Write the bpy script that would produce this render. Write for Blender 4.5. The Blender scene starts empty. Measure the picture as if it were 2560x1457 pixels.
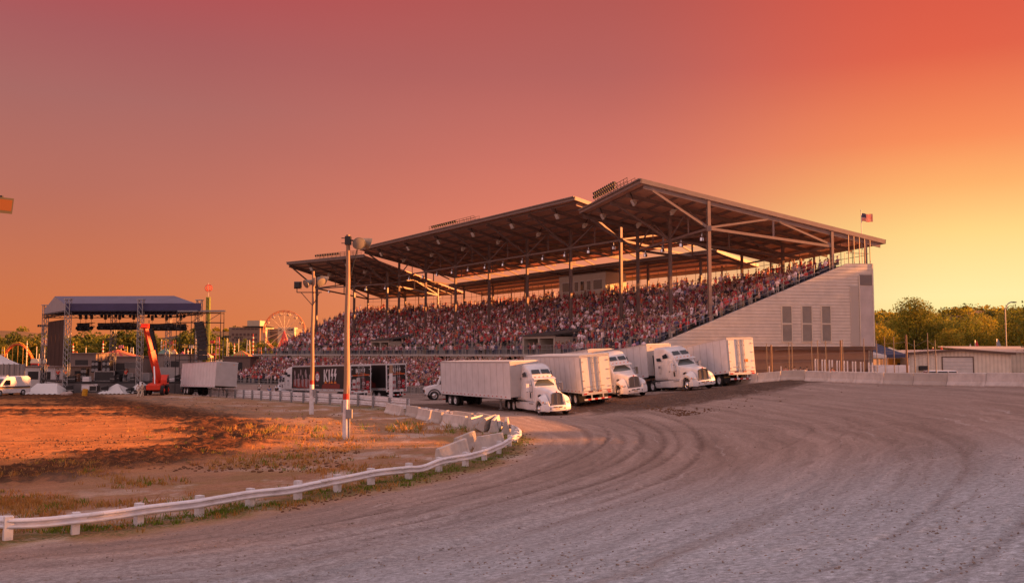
import bpy, math, random
import numpy as np
from mathutils import Vector, Matrix, noise as mnoise

R = math.radians
random.seed(7)
rng = np.random.default_rng(7)
scene = bpy.context.scene
col = scene.collection

# ------------------------------------------------------------------ camera
F = 2300.0                      # focal length in photo pixels (2560 wide)
CAM = Vector((0.0, 0.0, 4.75))
PITCH = math.atan((885 - 728.5) / F)
cd = bpy.data.cameras.new('camera')
cam = bpy.data.objects.new('camera', cd)
col.objects.link(cam)
cd.sensor_width = 36.0
cd.lens = 36.0 * F / 2560.0
cd.clip_start = 0.3
cd.clip_end = 9000
cam.location = CAM
cam.rotation_euler = (math.pi / 2 + PITCH, 0, 0)
scene.camera = cam

# ------------------------------------------------------------------ light
SUN_AZ = R(85)                  # measured from straight ahead towards the right
SUN_EL = R(8.5)
sd = Vector((math.sin(SUN_AZ) * math.cos(SUN_EL), math.cos(SUN_AZ) * math.cos(SUN_EL), math.sin(SUN_EL)))
sl = bpy.data.lights.new('sun', 'SUN')
sl.energy = 4.4
sl.angle = R(0.55)
sl.color = (1.0, 0.34, 0.085)
so = bpy.data.objects.new('sun', sl)
col.objects.link(so)
so.rotation_euler = sd.to_track_quat('Z', 'Y').to_euler()
so.location = (60, 20, 40)
scene.view_settings.view_transform = 'Standard'
scene.view_settings.look = 'None'
scene.view_settings.exposure = 2.0
scene.view_settings.gamma = 1.0


def s2l(r, g, b):
    """8-bit sRGB to linear"""
    def f(c):
        c /= 255.0
        return c / 12.92 if c <= 0.04045 else ((c + 0.055) / 1.055) ** 2.4
    return (f(r), f(g), f(b), 1.0)


def lin(r, g, b):
    return (r, g, b, 1.0)


def build_world():
    w = bpy.data.worlds.new('World')
    scene.world = w
    w.use_nodes = True
    nt = w.node_tree
    nt.nodes.clear()
    N = nt.nodes.new
    L = nt.links.new
    out = N('ShaderNodeOutputWorld')
    tc = N('ShaderNodeTexCoord')
    sep = N('ShaderNodeSeparateXYZ')
    L(tc.outputs['Generated'], sep.inputs[0])
    # azimuth factor: 0 well to the left of the view, 1 towards the sunset
    at = N('ShaderNodeMath'); at.operation = 'ARCTAN2'
    L(sep.outputs['X'], at.inputs[0]); L(sep.outputs['Y'], at.inputs[1])

    def ramp(stops, src, lo, hi):
        mr = N('ShaderNodeMapRange')
        mr.inputs[1].default_value = lo; mr.inputs[2].default_value = hi
        L(src, mr.inputs[0])
        cr = N('ShaderNodeValToRGB')
        el = cr.color_ramp.elements
        while len(el) > 1:
            el.remove(el[-1])
        for i, (p, c) in enumerate(stops):
            p = (p - lo) / (hi - lo)
            e = el[0] if i == 0 else el.new(p)
            e.position = p
            e.color = c
        cr.color_ramp.interpolation = 'EASE' if False else 'LINEAR'
        L(mr.outputs[0], cr.inputs[0])
        return cr.outputs[0]

    z = sep.outputs['Z']
    # zenith and the side away from the sunset are brighter and cooler than the red belt above the sunset
    ZEN = [(0.56, lin(0.55, 0.31, 0.32)), (0.78, lin(0.66, 0.48, 0.51)), (1.0, lin(0.68, 0.54, 0.60))]
    SKY_L = [(-0.2, s2l(120, 80, 60)), (0.0, s2l(212, 112, 60)), (0.037, s2l(208, 112, 64)), (0.10, s2l(198, 110, 78)),
             (0.165, s2l(184, 107, 90)), (0.25, s2l(168, 102, 96)), (0.31, s2l(168, 90, 90)), (0.37, s2l(178, 74, 78))] + ZEN
    SKY_M = [(-0.2, s2l(120, 80, 60)), (0.0, s2l(232, 136, 82)), (0.08, s2l(232, 136, 98)), (0.145, s2l(224, 124, 98)),
             (0.21, s2l(206, 112, 96)), (0.295, s2l(182, 97, 90)), (0.37, s2l(178, 86, 80))] + ZEN
    SKY_R = [(-0.2, s2l(120, 80, 60)), (0.0, s2l(255, 226, 146)), (0.057, s2l(255, 236, 166)), (0.12, s2l(255, 214, 132)),
             (0.165, s2l(255, 178, 104)), (0.21, s2l(248, 140, 84)), (0.29, s2l(226, 96, 66)), (0.37, s2l(214, 82, 62))] + ZEN
    cl = ramp(SKY_L, z, -0.2, 1.0)
    cm = ramp(SKY_M, z, -0.2, 1.0)
    cr_ = ramp(SKY_R, z, -0.2, 1.0)

    def mr(src, a, b):
        n = N('ShaderNodeMapRange'); n.interpolation_type = 'SMOOTHSTEP'
        n.inputs[1].default_value = a; n.inputs[2].default_value = b
        L(src, n.inputs[0])
        return n.outputs[0]
    m1 = N('ShaderNodeMix'); m1.data_type = 'RGBA'
    L(mr(at.outputs[0], R(-30), R(8)), m1.inputs[0]); L(cl, m1.inputs[6]); L(cm, m1.inputs[7])
    m2 = N('ShaderNodeMix'); m2.data_type = 'RGBA'
    L(mr(at.outputs[0], R(4), R(27)), m2.inputs[0]); L(m1.outputs[2], m2.inputs[6]); L(cr_, m2.inputs[7])
    # the half of the sky behind the photographer: plain dusk blue-mauve
    SKY_B = [(-0.2, s2l(110, 80, 70)), (0.0, lin(0.90, 0.47, 0.41)), (0.2, lin(0.84, 0.48, 0.46)), (0.5, lin(0.70, 0.48, 0.50)), (1.0, lin(0.68, 0.54, 0.60))]
    cb = ramp(SKY_B, z, -0.2, 1.0)
    m3 = N('ShaderNodeMix'); m3.data_type = 'RGBA'
    L(mr(sep.outputs['Y'], 0.62, -0.15), m3.inputs[0]); L(m2.outputs[2], m3.inputs[6]); L(cb, m3.inputs[7])
    # faint grain and streaks so that the sky is not perfectly clean
    mp = N('ShaderNodeMapping'); mp.inputs['Scale'].default_value = (2, 2, 5)
    L(tc.outputs['Generated'], mp.inputs[0])
    nz = N('ShaderNodeTexNoise'); nz.inputs['Scale'].default_value = 2.2; nz.inputs['Detail'].default_value = 5
    L(mp.outputs[0], nz.inputs['Vector'])
    nzr = N('ShaderNodeMapRange'); nzr.inputs[1].default_value = 0.3; nzr.inputs[2].default_value = 0.7
    nzr.inputs[3].default_value = 0.985; nzr.inputs[4].default_value = 1.015
    L(nz.outputs[0], nzr.inputs[0])
    mul = N('ShaderNodeVectorMath'); mul.operation = 'SCALE'
    L(m3.outputs[2], mul.inputs[0]); L(nzr.outputs[0], mul.inputs['Scale'])
    b1 = N('ShaderNodeBackground'); b1.inputs[1].default_value = 0.25
    L(mul.outputs[0], b1.inputs[0])
    sk = N('ShaderNodeTexSky'); sk.sky_type = 'NISHITA'; sk.sun_disc = False
    sk.sun_elevation = SUN_EL; sk.sun_rotation = SUN_AZ
    b2 = N('ShaderNodeBackground'); b2.inputs[1].default_value = 0.0012
    L(sk.outputs[0], b2.inputs[0])
    ad = N('ShaderNodeAddShader')
    L(b1.outputs[0], ad.inputs[0]); L(b2.outputs[0], ad.inputs[1])
    L(ad.outputs[0], out.inputs[0])


build_world()

# ------------------------------------------------------------------ photo geometry helpers
_fw = Vector((0, math.cos(PITCH), math.sin(PITCH)))
_up = Vector((0, -math.sin(PITCH), math.cos(PITCH)))


def at(px, py, Y):
    """world point seen at a photo pixel, Y metres ahead of the camera"""
    d = Vector((1, 0, 0)) * ((px - 1280) / F) + _up * ((728.5 - py) / F) + _fw
    return CAM + d * (Y / d.y)


def onz(px, py, z):
    d = Vector((1, 0, 0)) * ((px - 1280) / F) + _up * ((728.5 - py) / F) + _fw
    return CAM + d * ((z - CAM.z) / d.z)


# ------------------------------------------------------------------ terrain
RAIL = [(-130, -14), (-60, 4), (-30, 15.5), (-18.5, 20.8), (-13.2, 23.7), (-10.3, 25.6), (-8.0, 28.6), (-5.9, 31.9), (-3.8, 35.1),
        (-2.85, 37.4), (-1.85, 39.4), (-1.1, 41.2), (-0.35, 44.5), (0.15, 48.5), (0.4, 52), (-0.2, 56), (-1.4, 61),
        (-2.8, 65.2), (-4.9, 70), (-8.0, 75.5), (-10.7, 79.7), (-24, 98), (-33, 111), (-62, 152), (-110, 218)]
_A = np.array(RAIL[:-1], float); _B = np.array(RAIL[1:], float)


def rail_d(x, y):
    """signed distance from the inside rail, + on the track side; also the arc length"""
    x = np.atleast_1d(np.asarray(x, float)); y = np.atleast_1d(np.asarray(y, float))
    best = np.full(x.shape, 1e9); sg = np.ones(x.shape); arc = np.zeros(x.shape)
    acc = 0.0
    for a, b in zip(_A, _B):
        ab = b - a; L2 = (ab ** 2).sum(); Ls = math.sqrt(L2)
        t = np.clip(((x - a[0]) * ab[0] + (y - a[1]) * ab[1]) / L2, 0, 1)
        dx = x - (a[0] + t * ab[0]); dy = y - (a[1] + t * ab[1])
        d = np.hypot(dx, dy)
        c = ab[0] * (y - a[1]) - ab[1] * (x - a[0])
        m = d < best
        best = np.where(m, d, best); sg = np.where(m, np.where(c > 0, -1.0, 1.0), sg)
        arc = np.where(m, acc + t * Ls, arc)
        acc += Ls
    return best * sg, arc


def smooth(a, b, x):
    t = np.clip((x - a) / (b - a), 0, 1)
    return t * t * (3 - 2 * t)


def terrain(x, y):
    x = np.atleast_1d(np.asarray(x, float)); y = np.atleast_1d(np.asarray(y, float))
    d, _ = rail_d(x, y)
    b = 1 - 0.75 * np.clip((y - 75) / 22, 0, 1) * np.clip((40 - x) / 20, 0, 1)
    bank = np.where(d > 0, 0.01 * d + 0.13 * np.maximum(0, d - 9), 0)
    bank = np.minimum(bank, 2.85) * b
    bank = bank - np.minimum(bank, 1.25) * smooth(31.5, 36, d)
    inf = np.where(d < 0, np.maximum(-0.15, 0.02 * d), 0)
    g = np.clip(-0.025 * (y - 85), -1.2, 0) * (1 - smooth(5, 45, x)) * (0.35 + 0.65 * smooth(-4, 2, d))
    return bank + inf + g


def tz(x, y):
    return float(terrain(x, y)[0])


def on_ground(px, py):
    """where the ground is seen at a photo pixel"""
    z = 0.0
    for _ in range(14):
        p = onz(px, py, z)
        z = 0.5 * z + 0.5 * tz(p.x, p.y)
    p = onz(px, py, z)
    return Vector((p.x, p.y, tz(p.x, p.y)))


# ------------------------------------------------------------------ materials
MATS = {}


def mat(name, color, rough=0.6, metal=0.0, var=0.0, vscale=3.0, bump=0.0, bscale=20.0, spec=0.5, emit=0.0, attr=False,
        stretch=(1, 1, 1), dirt=None, dscale=1.2, damt=0.5, transl=0.0):
    if name in MATS:
        return MATS[name]
    m = bpy.data.materials.new(name)
    m.use_nodes = True
    nt = m.node_tree
    bs = nt.nodes['Principled BSDF']
    N = nt.nodes.new; L = nt.links.new
    c = color if len(color) == 4 else (*color, 1)
    bs.inputs['Roughness'].default_value = rough
    bs.inputs['Metallic'].default_value = metal
    bs.inputs['Specular IOR Level'].default_value = spec
    bs.inputs['Base Color'].default_value = c
    src = None
    if attr:
        a = N('ShaderNodeAttribute'); a.attribute_name = 'Col'
        src = a.outputs['Color']
    if var > 0 or bump > 0 or dirt:
        tc = N('ShaderNodeTexCoord')
        mp = N('ShaderNodeMapping'); mp.inputs['Scale'].default_value = stretch
        L(tc.outputs['Object'], mp.inputs[0])
    if var > 0:
        nz = N('ShaderNodeTexNoise'); nz.inputs['Scale'].default_value = vscale; nz.inputs['Detail'].default_value = 6
        L(mp.outputs[0], nz.inputs['Vector'])
        mr = N('ShaderNodeMapRange'); mr.inputs[1].default_value = 0.25; mr.inputs[2].default_value = 0.75
        mr.inputs[3].default_value = 1 - var; mr.inputs[4].default_value = 1 + var
        L(nz.outputs[0], mr.inputs[0])
        v = N('ShaderNodeVectorMath'); v.operation = 'SCALE'
        if src:
            L(src, v.inputs[0])
        else:
            v.inputs[0].default_value = c[:3]
        L(mr.outputs[0], v.inputs['Scale'])
        src = v.outputs[0]
    if dirt:
        nz = N('ShaderNodeTexNoise'); nz.inputs['Scale'].default_value = dscale; nz.inputs['Detail'].default_value = 8
        nz.inputs['Roughness'].default_value = 0.7
        L(mp.outputs[0], nz.inputs['Vector'])
        mr = N('ShaderNodeMapRange'); mr.inputs[1].default_value = 0.48; mr.inputs[2].default_value = 0.75
        mr.inputs[3].default_value = 0; mr.inputs[4].default_value = damt
        L(nz.outputs[0], mr.inputs[0])
        mx = N('ShaderNodeMix'); mx.data_type = 'RGBA'
        L(mr.outputs[0], mx.inputs[0])
        if src:
            L(src, mx.inputs[6])
        else:
            mx.inputs[6].default_value = c
        mx.inputs[7].default_value = (*dirt[:3], 1)
        src = mx.outputs[2]
    if src:
        L(src, bs.inputs['Base Color'])
    if bump > 0:
        nb = N('ShaderNodeTexNoise'); nb.inputs['Scale'].default_value = bscale; nb.inputs['Detail'].default_value = 5
        L(mp.outputs[0], nb.inputs['Vector'])
        bp = N('ShaderNodeBump'); bp.inputs['Strength'].default_value = bump; bp.inputs['Distance'].default_value = 0.03
        L(nb.outputs[0], bp.inputs['Height'])
        L(bp.outputs[0], bs.inputs['Normal'])
    if emit > 0:
        bs.inputs['Emission Color'].default_value = c
        bs.inputs['Emission Strength'].default_value = emit
    if transl > 0:
        tr = N('ShaderNodeBsdfTranslucent')
        if src:
            L(src, tr.inputs[0])
        else:
            tr.inputs[0].default_value = c
        ms = N('ShaderNodeMixShader'); ms.inputs[0].default_value = transl
        L(bs.outputs[0], ms.inputs[1]); L(tr.outputs[0], ms.inputs[2])
        L(ms.outputs[0], nt.nodes['Material Output'].inputs[0])
    MATS[name] = m
    return m


def stripes(name, c1, c2, scale, axis='Z', rough=0.6, bump=0.4, width=0.5, metal=0.0, soft=0.08):
    """siding, corrugation, slats: bands across one object axis, with a little relief"""
    if name in MATS:
        return MATS[name]
    m = bpy.data.materials.new(name); m.use_nodes = True
    nt = m.node_tree; N = nt.nodes.new; L = nt.links.new
    bs = nt.nodes['Principled BSDF']
    bs.inputs['Roughness'].default_value = rough; bs.inputs['Metallic'].default_value = metal
    tc = N('ShaderNodeTexCoord'); sp = N('ShaderNodeSeparateXYZ')
    L(tc.outputs['Object'], sp.inputs[0])
    mu = N('ShaderNodeMath'); mu.operation = 'MULTIPLY'; mu.inputs[1].default_value = scale
    L(sp.outputs[axis], mu.inputs[0])
    fr = N('ShaderNodeMath'); fr.operation = 'FRACT'; L(mu.outputs[0], fr.inputs[0])
    mr = N('ShaderNodeMapRange'); mr.interpolation_type = 'SMOOTHSTEP'
    mr.inputs[1].default_value = width - soft; mr.inputs[2].default_value = width + soft
    L(fr.outputs[0], mr.inputs[0])
    nz = N('ShaderNodeTexNoise'); nz.inputs['Scale'].default_value = 1.3; nz.inputs['Detail'].default_value = 7
    L(tc.outputs['Object'], nz.inputs['Vector'])
    n2 = N('ShaderNodeMapRange'); n2.inputs[1].default_value = 0.25; n2.inputs[2].default_value = 0.75
    n2.inputs[3].default_value = 0.88; n2.inputs[4].default_value = 1.1
    L(nz.outputs[0], n2.inputs[0])
    mx = N('ShaderNodeMix'); mx.data_type = 'RGBA'
    mx.inputs[6].default_value = (*c1[:3], 1); mx.inputs[7].default_value = (*c2[:3], 1)
    L(mr.outputs[0], mx.inputs[0])
    v = N('ShaderNodeVectorMath'); v.operation = 'SCALE'
    L(mx.outputs[2], v.inputs[0]); L(n2.outputs[0], v.inputs['Scale'])
    L(v.outputs[0], bs.inputs['Base Color'])
    bp = N('ShaderNodeBump'); bp.inputs['Strength'].default_value = bump; bp.inputs['Distance'].default_value = 0.04
    L(mr.outputs[0], bp.inputs['Height']); L(bp.outputs[0], bs.inputs['Normal'])
    MATS[name] = m
    return m


WHITE = mat('white_paint', (0.80, 0.79, 0.81), 0.35, var=0.06, vscale=1.2, dirt=(0.40, 0.32, 0.26), dscale=0.9, damt=0.40)
TRAILER = stripes('trailer_panel', (0.76, 0.75, 0.77), (0.47, 0.45, 0.45), 0.82, 'X', 0.42, 0.25, 0.945, 0.0, 0.03)
DOORW = mat('door_panel', (0.76, 0.74, 0.72), 0.45, var=0.05, vscale=1.5, dirt=(0.40, 0.32, 0.26), dscale=0.9, damt=0.35)
CHROME = mat('chrome', (0.75, 0.75, 0.76), 0.12, 1.0)
STEEL = mat('galvanised_steel', (0.48, 0.48, 0.49), 0.45, 0.7, var=0.15, vscale=6)
GREYMET = mat('grey_metal', (0.30, 0.30, 0.31), 0.55, 0.3, var=0.12, vscale=4)
DARK = mat('dark_metal', (0.035, 0.034, 0.036), 0.55, 0.2, var=0.2, vscale=4)
BLACK = mat('black_plastic', (0.018, 0.018, 0.02), 0.5)
RUBBER = mat('tyre_rubber', (0.022, 0.021, 0.021), 0.85, dirt=(0.10, 0.075, 0.055), dscale=3, damt=0.5)
SCREEN = mat('windscreen_glass', (0.10, 0.115, 0.11), 0.08, spec=0.9)  # grey-green sky reflection is mixed into the glass colour
GLASS = mat('dark_glass', (0.012, 0.014, 0.018), 0.06, spec=0.8)
RED = mat('red_lens', (0.45, 0.02, 0.015), 0.35)
AMBER = mat('amber_lens', (0.75, 0.22, 0.02), 0.3)
REDPAINT = mat('red_paint', (0.5, 0.03, 0.02), 0.5)
CONC = mat('concrete', (0.52, 0.47, 0.43), 0.9, var=0.18, vscale=2.2, bump=0.35, bscale=14, dirt=(0.20, 0.15, 0.11), dscale=1.1, damt=0.55)
CONC2 = mat('pale_concrete', (0.64, 0.58, 0.54), 0.9, var=0.16, vscale=2.2, bump=0.35, bscale=14, dirt=(0.24, 0.18, 0.13), dscale=1.3, damt=0.5)
RAILW = mat('rail_paint', (0.82, 0.81, 0.84), 0.5, var=0.08, vscale=4, dirt=(0.34, 0.26, 0.22), dscale=1.8, damt=0.45)
WOODW = mat('white_post', (0.74, 0.73, 0.75), 0.75, var=0.12, vscale=5, dirt=(0.30, 0.24, 0.19), dscale=3, damt=0.6)
WOOD = mat('weathered_wood', (0.19, 0.12, 0.08), 0.8, var=0.25, vscale=7, bump=0.4, bscale=18, stretch=(4, 4, 0.35))
VCOL = mat('cloth_and_skin', (1, 1, 1), 0.8, attr=True)
VPAINT = mat('mixed_paint', (1, 1, 1), 0.5, attr=True)


# ------------------------------------------------------------------ mesh builder
class MB:
    def __init__(self):
        self.v = []; self.f = []; self.mi = []; self.c = []; self.mats = []; self.cur = 0; self.color = None

    def use(self, m):
        if m not in self.mats:
            self.mats.append(m)
        self.cur = self.mats.index(m)
        return self

    def add(self, vs, fs, M=None):
        o = len(self.v)
        if M is not None:
            vs = [M @ Vector(p) for p in vs]
        self.v.extend([tuple(p) for p in vs])
        for f in fs:
            self.f.append(tuple(i + o for i in f)); self.mi.append(self.cur); self.c.append(self.color)
        return self

    def box(self, c, s, M=None):
        x, y, z = (k / 2 for k in s); a, b, e = c
        vs = [(a + i * x, b + j * y, e + k * z) for k in (-1, 1) for j in (-1, 1) for i in (-1, 1)]
        return self.add(vs, [(0, 2, 3, 1), (4, 5, 7, 6), (0, 1, 5, 4), (2, 6, 7, 3), (0, 4, 6, 2), (1, 3, 7, 5)], M)

    def span(self, lo, hi, M=None):
        return self.box([(a + b) / 2 for a, b in zip(lo, hi)], [abs(b - a) for a, b in zip(lo, hi)], M)

    def frame(self, p0, p1, up=(0, 0, 1)):
        p0 = Vector(p0); p1 = Vector(p1); d = (p1 - p0).normalized(); u = Vector(up)
        if abs(d.dot(u)) > 0.98:
            u = Vector((1, 0, 0))
        s = d.cross(u).normalized(); u = s.cross(d).normalized()
        return p0, p1, d, s, u

    def beam(self, p0, p1, w, h, up=(0, 0, 1), M=None):
        p0, p1, d, s, u = self.frame(p0, p1, up)
        vs = []
        for p in (p0, p1):
            for a, b in ((-1, -1), (1, -1), (1, 1), (-1, 1)):
                vs.append(p + s * (a * w / 2) + u * (b * h / 2))
        return self.add(vs, [(3, 2, 1, 0), (4, 5, 6, 7), (0, 1, 5, 4), (1, 2, 6, 5), (2, 3, 7, 6), (3, 0, 4, 7)], M)

    def ibeam(self, p0, p1, w, h, up=(0, 0, 1)):
        p0, p1, d, s, u = self.frame(p0, p1, up)
        t = h * 0.09
        for off, ww, hh in ((h / 2 - t / 2, w, t), (-h / 2 + t / 2, w, t), (0, w * 0.14, h - 2.2 * t)):
            self.beam(p0 + u * off, p1 + u * off, ww, hh, up=u)
        return self

    def tube(self, p0, p1, r0, r1=None, n=10, M=None, cap=True):
        r1 = r0 if r1 is None else r1
        p0, p1, d, s, u = self.frame(p0, p1)
        vs = []
        for p, r in ((p0, r0), (p1, r1)):
            for i in range(n):
                a = 2 * math.pi * i / n
                vs.append(p + s * (r * math.cos(a)) + u * (r * math.sin(a)))
        fs = [(i, (i + 1) % n, n + (i + 1) % n, n + i) for i in range(n)]
        if cap:
            fs += [tuple(range(n - 1, -1, -1)), tuple(range(n, 2 * n))]
        return self.add(vs, fs, M)

    def path(self, pts, r, n=8):
        for a, b in zip(pts[:-1], pts[1:]):
            self.tube(a, b, r, n=n)
        return self

    def lathe(self, prof, n=20, M=None, close=False):
        """profile of (radius, height) about local z"""
        vs = []; k = len(prof)
        for i in range(n):
            a = 2 * math.pi * i / n
            for r, z in prof:
                vs.append((r * math.cos(a), r * math.sin(a), z))
        fs = []
        for i in range(n):
            j = (i + 1) % n
            for q in range(k - 1):
                fs.append((i * k + q, j * k + q, j * k + q + 1, i * k + q + 1))
        if close:
            fs.append(tuple(i * k for i in range(n - 1, -1, -1))); fs.append(tuple(i * k + k - 1 for i in range(n)))
        return self.add(vs, fs, M)

    def loft(self, rings, M=None, cap=True, closed=True):
        n = len(rings[0]); vs = [p for r in rings for p in r]; fs = []
        for a in range(len(rings) - 1):
            for i in range(n if closed else n - 1):
                j = (i + 1) % n
                fs.append((a * n + i, a * n + j, (a + 1) * n + j, (a + 1) * n + i))
        if cap and closed:
            fs += [tuple(range(n - 1, -1, -1)), tuple((len(rings) - 1) * n + i for i in range(n))]
        return self.add(vs, fs, M)

    def prism(self, poly, lo, hi, axis='z', M=None):
        n = len(poly)
        def mk(a, b, t):
            return {'z': (a, b, t), 'y': (a, t, b), 'x': (t, a, b)}[axis]
        vs = [mk(a, b, lo) for a, b in poly] + [mk(a, b, hi) for a, b in poly]
        fs = [tuple(range(n - 1, -1, -1)), tuple(range(n, 2 * n))]
        fs += [(i, (i + 1) % n, n + (i + 1) % n, n + i) for i in range(n)]
        return self.add(vs, fs, M)

    def sphere(self, c, r, n=10, m=6, M=None):
        r = (r, r, r) if not hasattr(r, '__len__') else r
        vs = [(c[0], c[1], c[2] + r[2])]
        for j in range(1, m):
            t = math.pi * j / m
            for i in range(n):
                a = 2 * math.pi * i / n
                vs.append((c[0] + r[0] * math.sin(t) * math.cos(a), c[1] + r[1] * math.sin(t) * math.sin(a), c[2] + r[2] * math.cos(t)))
        vs.append((c[0], c[1], c[2] - r[2]))
        fs = [(0, 1 + i, 1 + (i + 1) % n) for i in range(n)]
        for j in range(m - 2):
            for i in range(n):
                a = 1 + j * n + i; b = 1 + j * n + (i + 1) % n
                fs.append((a, a + n, b + n, b))
        e = len(vs) - 1; o = 1 + (m - 2) * n
        fs += [(o + i, e, o + (i + 1) % n) for i in range(n)]
        return self.add(vs, fs, M)

    def build(self, name, m=None, parent=None, smooth=35, bevel=0.0, inv=None):
        me = bpy.data.meshes.new(name)
        vs = self.v
        if inv is not None:
            vs = [tuple(inv @ Vector(p)) for p in vs]
        me.from_pydata(vs, [], self.f)
        for k in (self.mats or ([m] if m else [])):
            me.materials.append(k)
        if len(self.mats) > 1:
            me.polygons.foreach_set('material_index', self.mi)
        if any(c is not None for c in self.c):
            ca = me.color_attributes.new('Col', 'FLOAT_COLOR', 'CORNER')
            buf = []
            for p, c in zip(me.polygons, self.c):
                c = c or (0.5, 0.5, 0.5)
                buf.extend([c[0], c[1], c[2], 1.0] * len(p.vertices))
            ca.data.foreach_set('color', buf)
        if smooth:
            me.polygons.foreach_set('use_smooth', [True] * len(me.polygons))
            me.set_sharp_from_angle(angle=R(smooth))
        me.update()
        o = bpy.data.objects.new(name, me)
        col.objects.link(o)
        if parent:
            o.parent = parent
        if bevel:
            b = o.modifiers.new('edge', 'BEVEL'); b.width = bevel; b.segments = 2; b.limit_method = 'ANGLE'; b.angle_limit = R(50)
        return o


def tag(o, label=None, cat=None, group=None, kind=None):
    if label: o['label'] = label
    if cat: o['category'] = cat
    if group: o['group'] = group
    if kind: o['kind'] = kind
    return o


def thing(name, label, cat, loc=(0, 0, 0), yaw=0.0, group=None, rot=None):
    o = bpy.data.objects.new(name, None)
    col.objects.link(o)
    o.empty_display_size = 0.3
    o.location = loc
    if rot is not None:
        o.rotation_euler = rot
    else:
        o.rotation_euler = (0, 0, yaw)
    return tag(o, label, cat, group)


def copy_tree(o, parent=None):
    c = o.copy(); col.objects.link(c); c.parent = parent
    for ch in list(o.children):
        copy_tree(ch, c)
    return c


def ground_rot(x, y, heading, span=6.0):
    """orientation that follows the slope; heading is the direction of local +X in plan"""
    h = span / 2
    gx = (tz(x + h, y) - tz(x - h, y)) / span; gy = (tz(x, y + h) - tz(x, y - h)) / span
    n = Vector((-gx, -gy, 1)).normalized()
    f = Vector((heading[0], heading[1], 0)); f = (f - n * f.dot(n)).normalized()
    l = n.cross(f)
    return Matrix((f, l, n)).transposed().to_euler()


# ------------------------------------------------------------------ ground sheet
def mud_bands(x, y, d):
    """how churned (mud) and how smooth (sand) the infield dirt is"""
    w = np.array([mnoise.fractal(Vector((a * 0.06, b * 0.26, 5.0)), 0.75, 2.2, 6) for a, b in zip(x, y)])
    dd = d + 3.5 * w
    band = smooth(-20.5, -18.5, dd) * smooth(-11.5, -14, dd)
    back = smooth(-31, -34, dd)
    streak = smooth(0.02, 0.22, w)
    mud = np.clip(band + back * (0.35 + 0.65 * streak) + smooth(70, 76, y + 4 * w) * smooth(-5, -9, d) * streak, 0, 1)
    return mud, smooth(-33, -30, dd) * smooth(-18.5, -20.5, dd)


TRACKS = [  # photo pixels along wheel marks on the track, half-width in metres, strength
    ([(470, 1390), (640, 1358), (800, 1330), (1000, 1291), (1200, 1243), (1345, 1203), (1470, 1160), (1545, 1118), (1562, 1085), (1530, 1060), (1450, 1040)], 0.15, 0.9),
    ([(1290, 1262), (1420, 1222), (1540, 1180), (1625, 1140), (1652, 1105), (1630, 1072), (1560, 1045), (1480, 1028)], 0.18, 0.8),
    ([(1345, 1275), (1500, 1228), (1620, 1185), (1690, 1140), (1706, 1105), (1680, 1068), (1610, 1040), (1540, 1026)], 0.2, 0.9),
    ([(1280, 1222), (1400, 1180), (1490, 1135), (1515, 1100), (1490, 1070), (1420, 1048)], 0.17, 0.6),
    ([(0, 1448), (400, 1405), (800, 1345), (1050, 1300), (1250, 1255)], 0.3, 0.5),
    ([(2120, 1457), (2250, 1410), (2370, 1340), (2450, 1265), (2500, 1190), (2505, 1150), (2470, 1110), (2390, 1075), (2290, 1045)], 0.15, 0.5),
    ([(2300, 1457), (2430, 1380), (2520, 1290), (2570, 1200), (2575, 1140)], 0.14, 0.2),
    ([(1900, 1015), (2000, 1030), (2062, 1050), (2075, 1072), (2040, 1100), (1960, 1140)], 0.18, 0.4),
    ([(2130, 1025), (2190, 1045), (2205, 1070), (2180, 1100), (2110, 1140), (1980, 1200)], 0.18, 0.3),
    ([(1750, 1062), (1900, 1066), (2100, 1062), (2300, 1052), (2480, 1045)], 0.2, 0.5),
    ([(560, 1457), (900, 1395), (1200, 1330), (1500, 1255), (1750, 1180)], 0.4, 0.35)]
_TR = None


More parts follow.
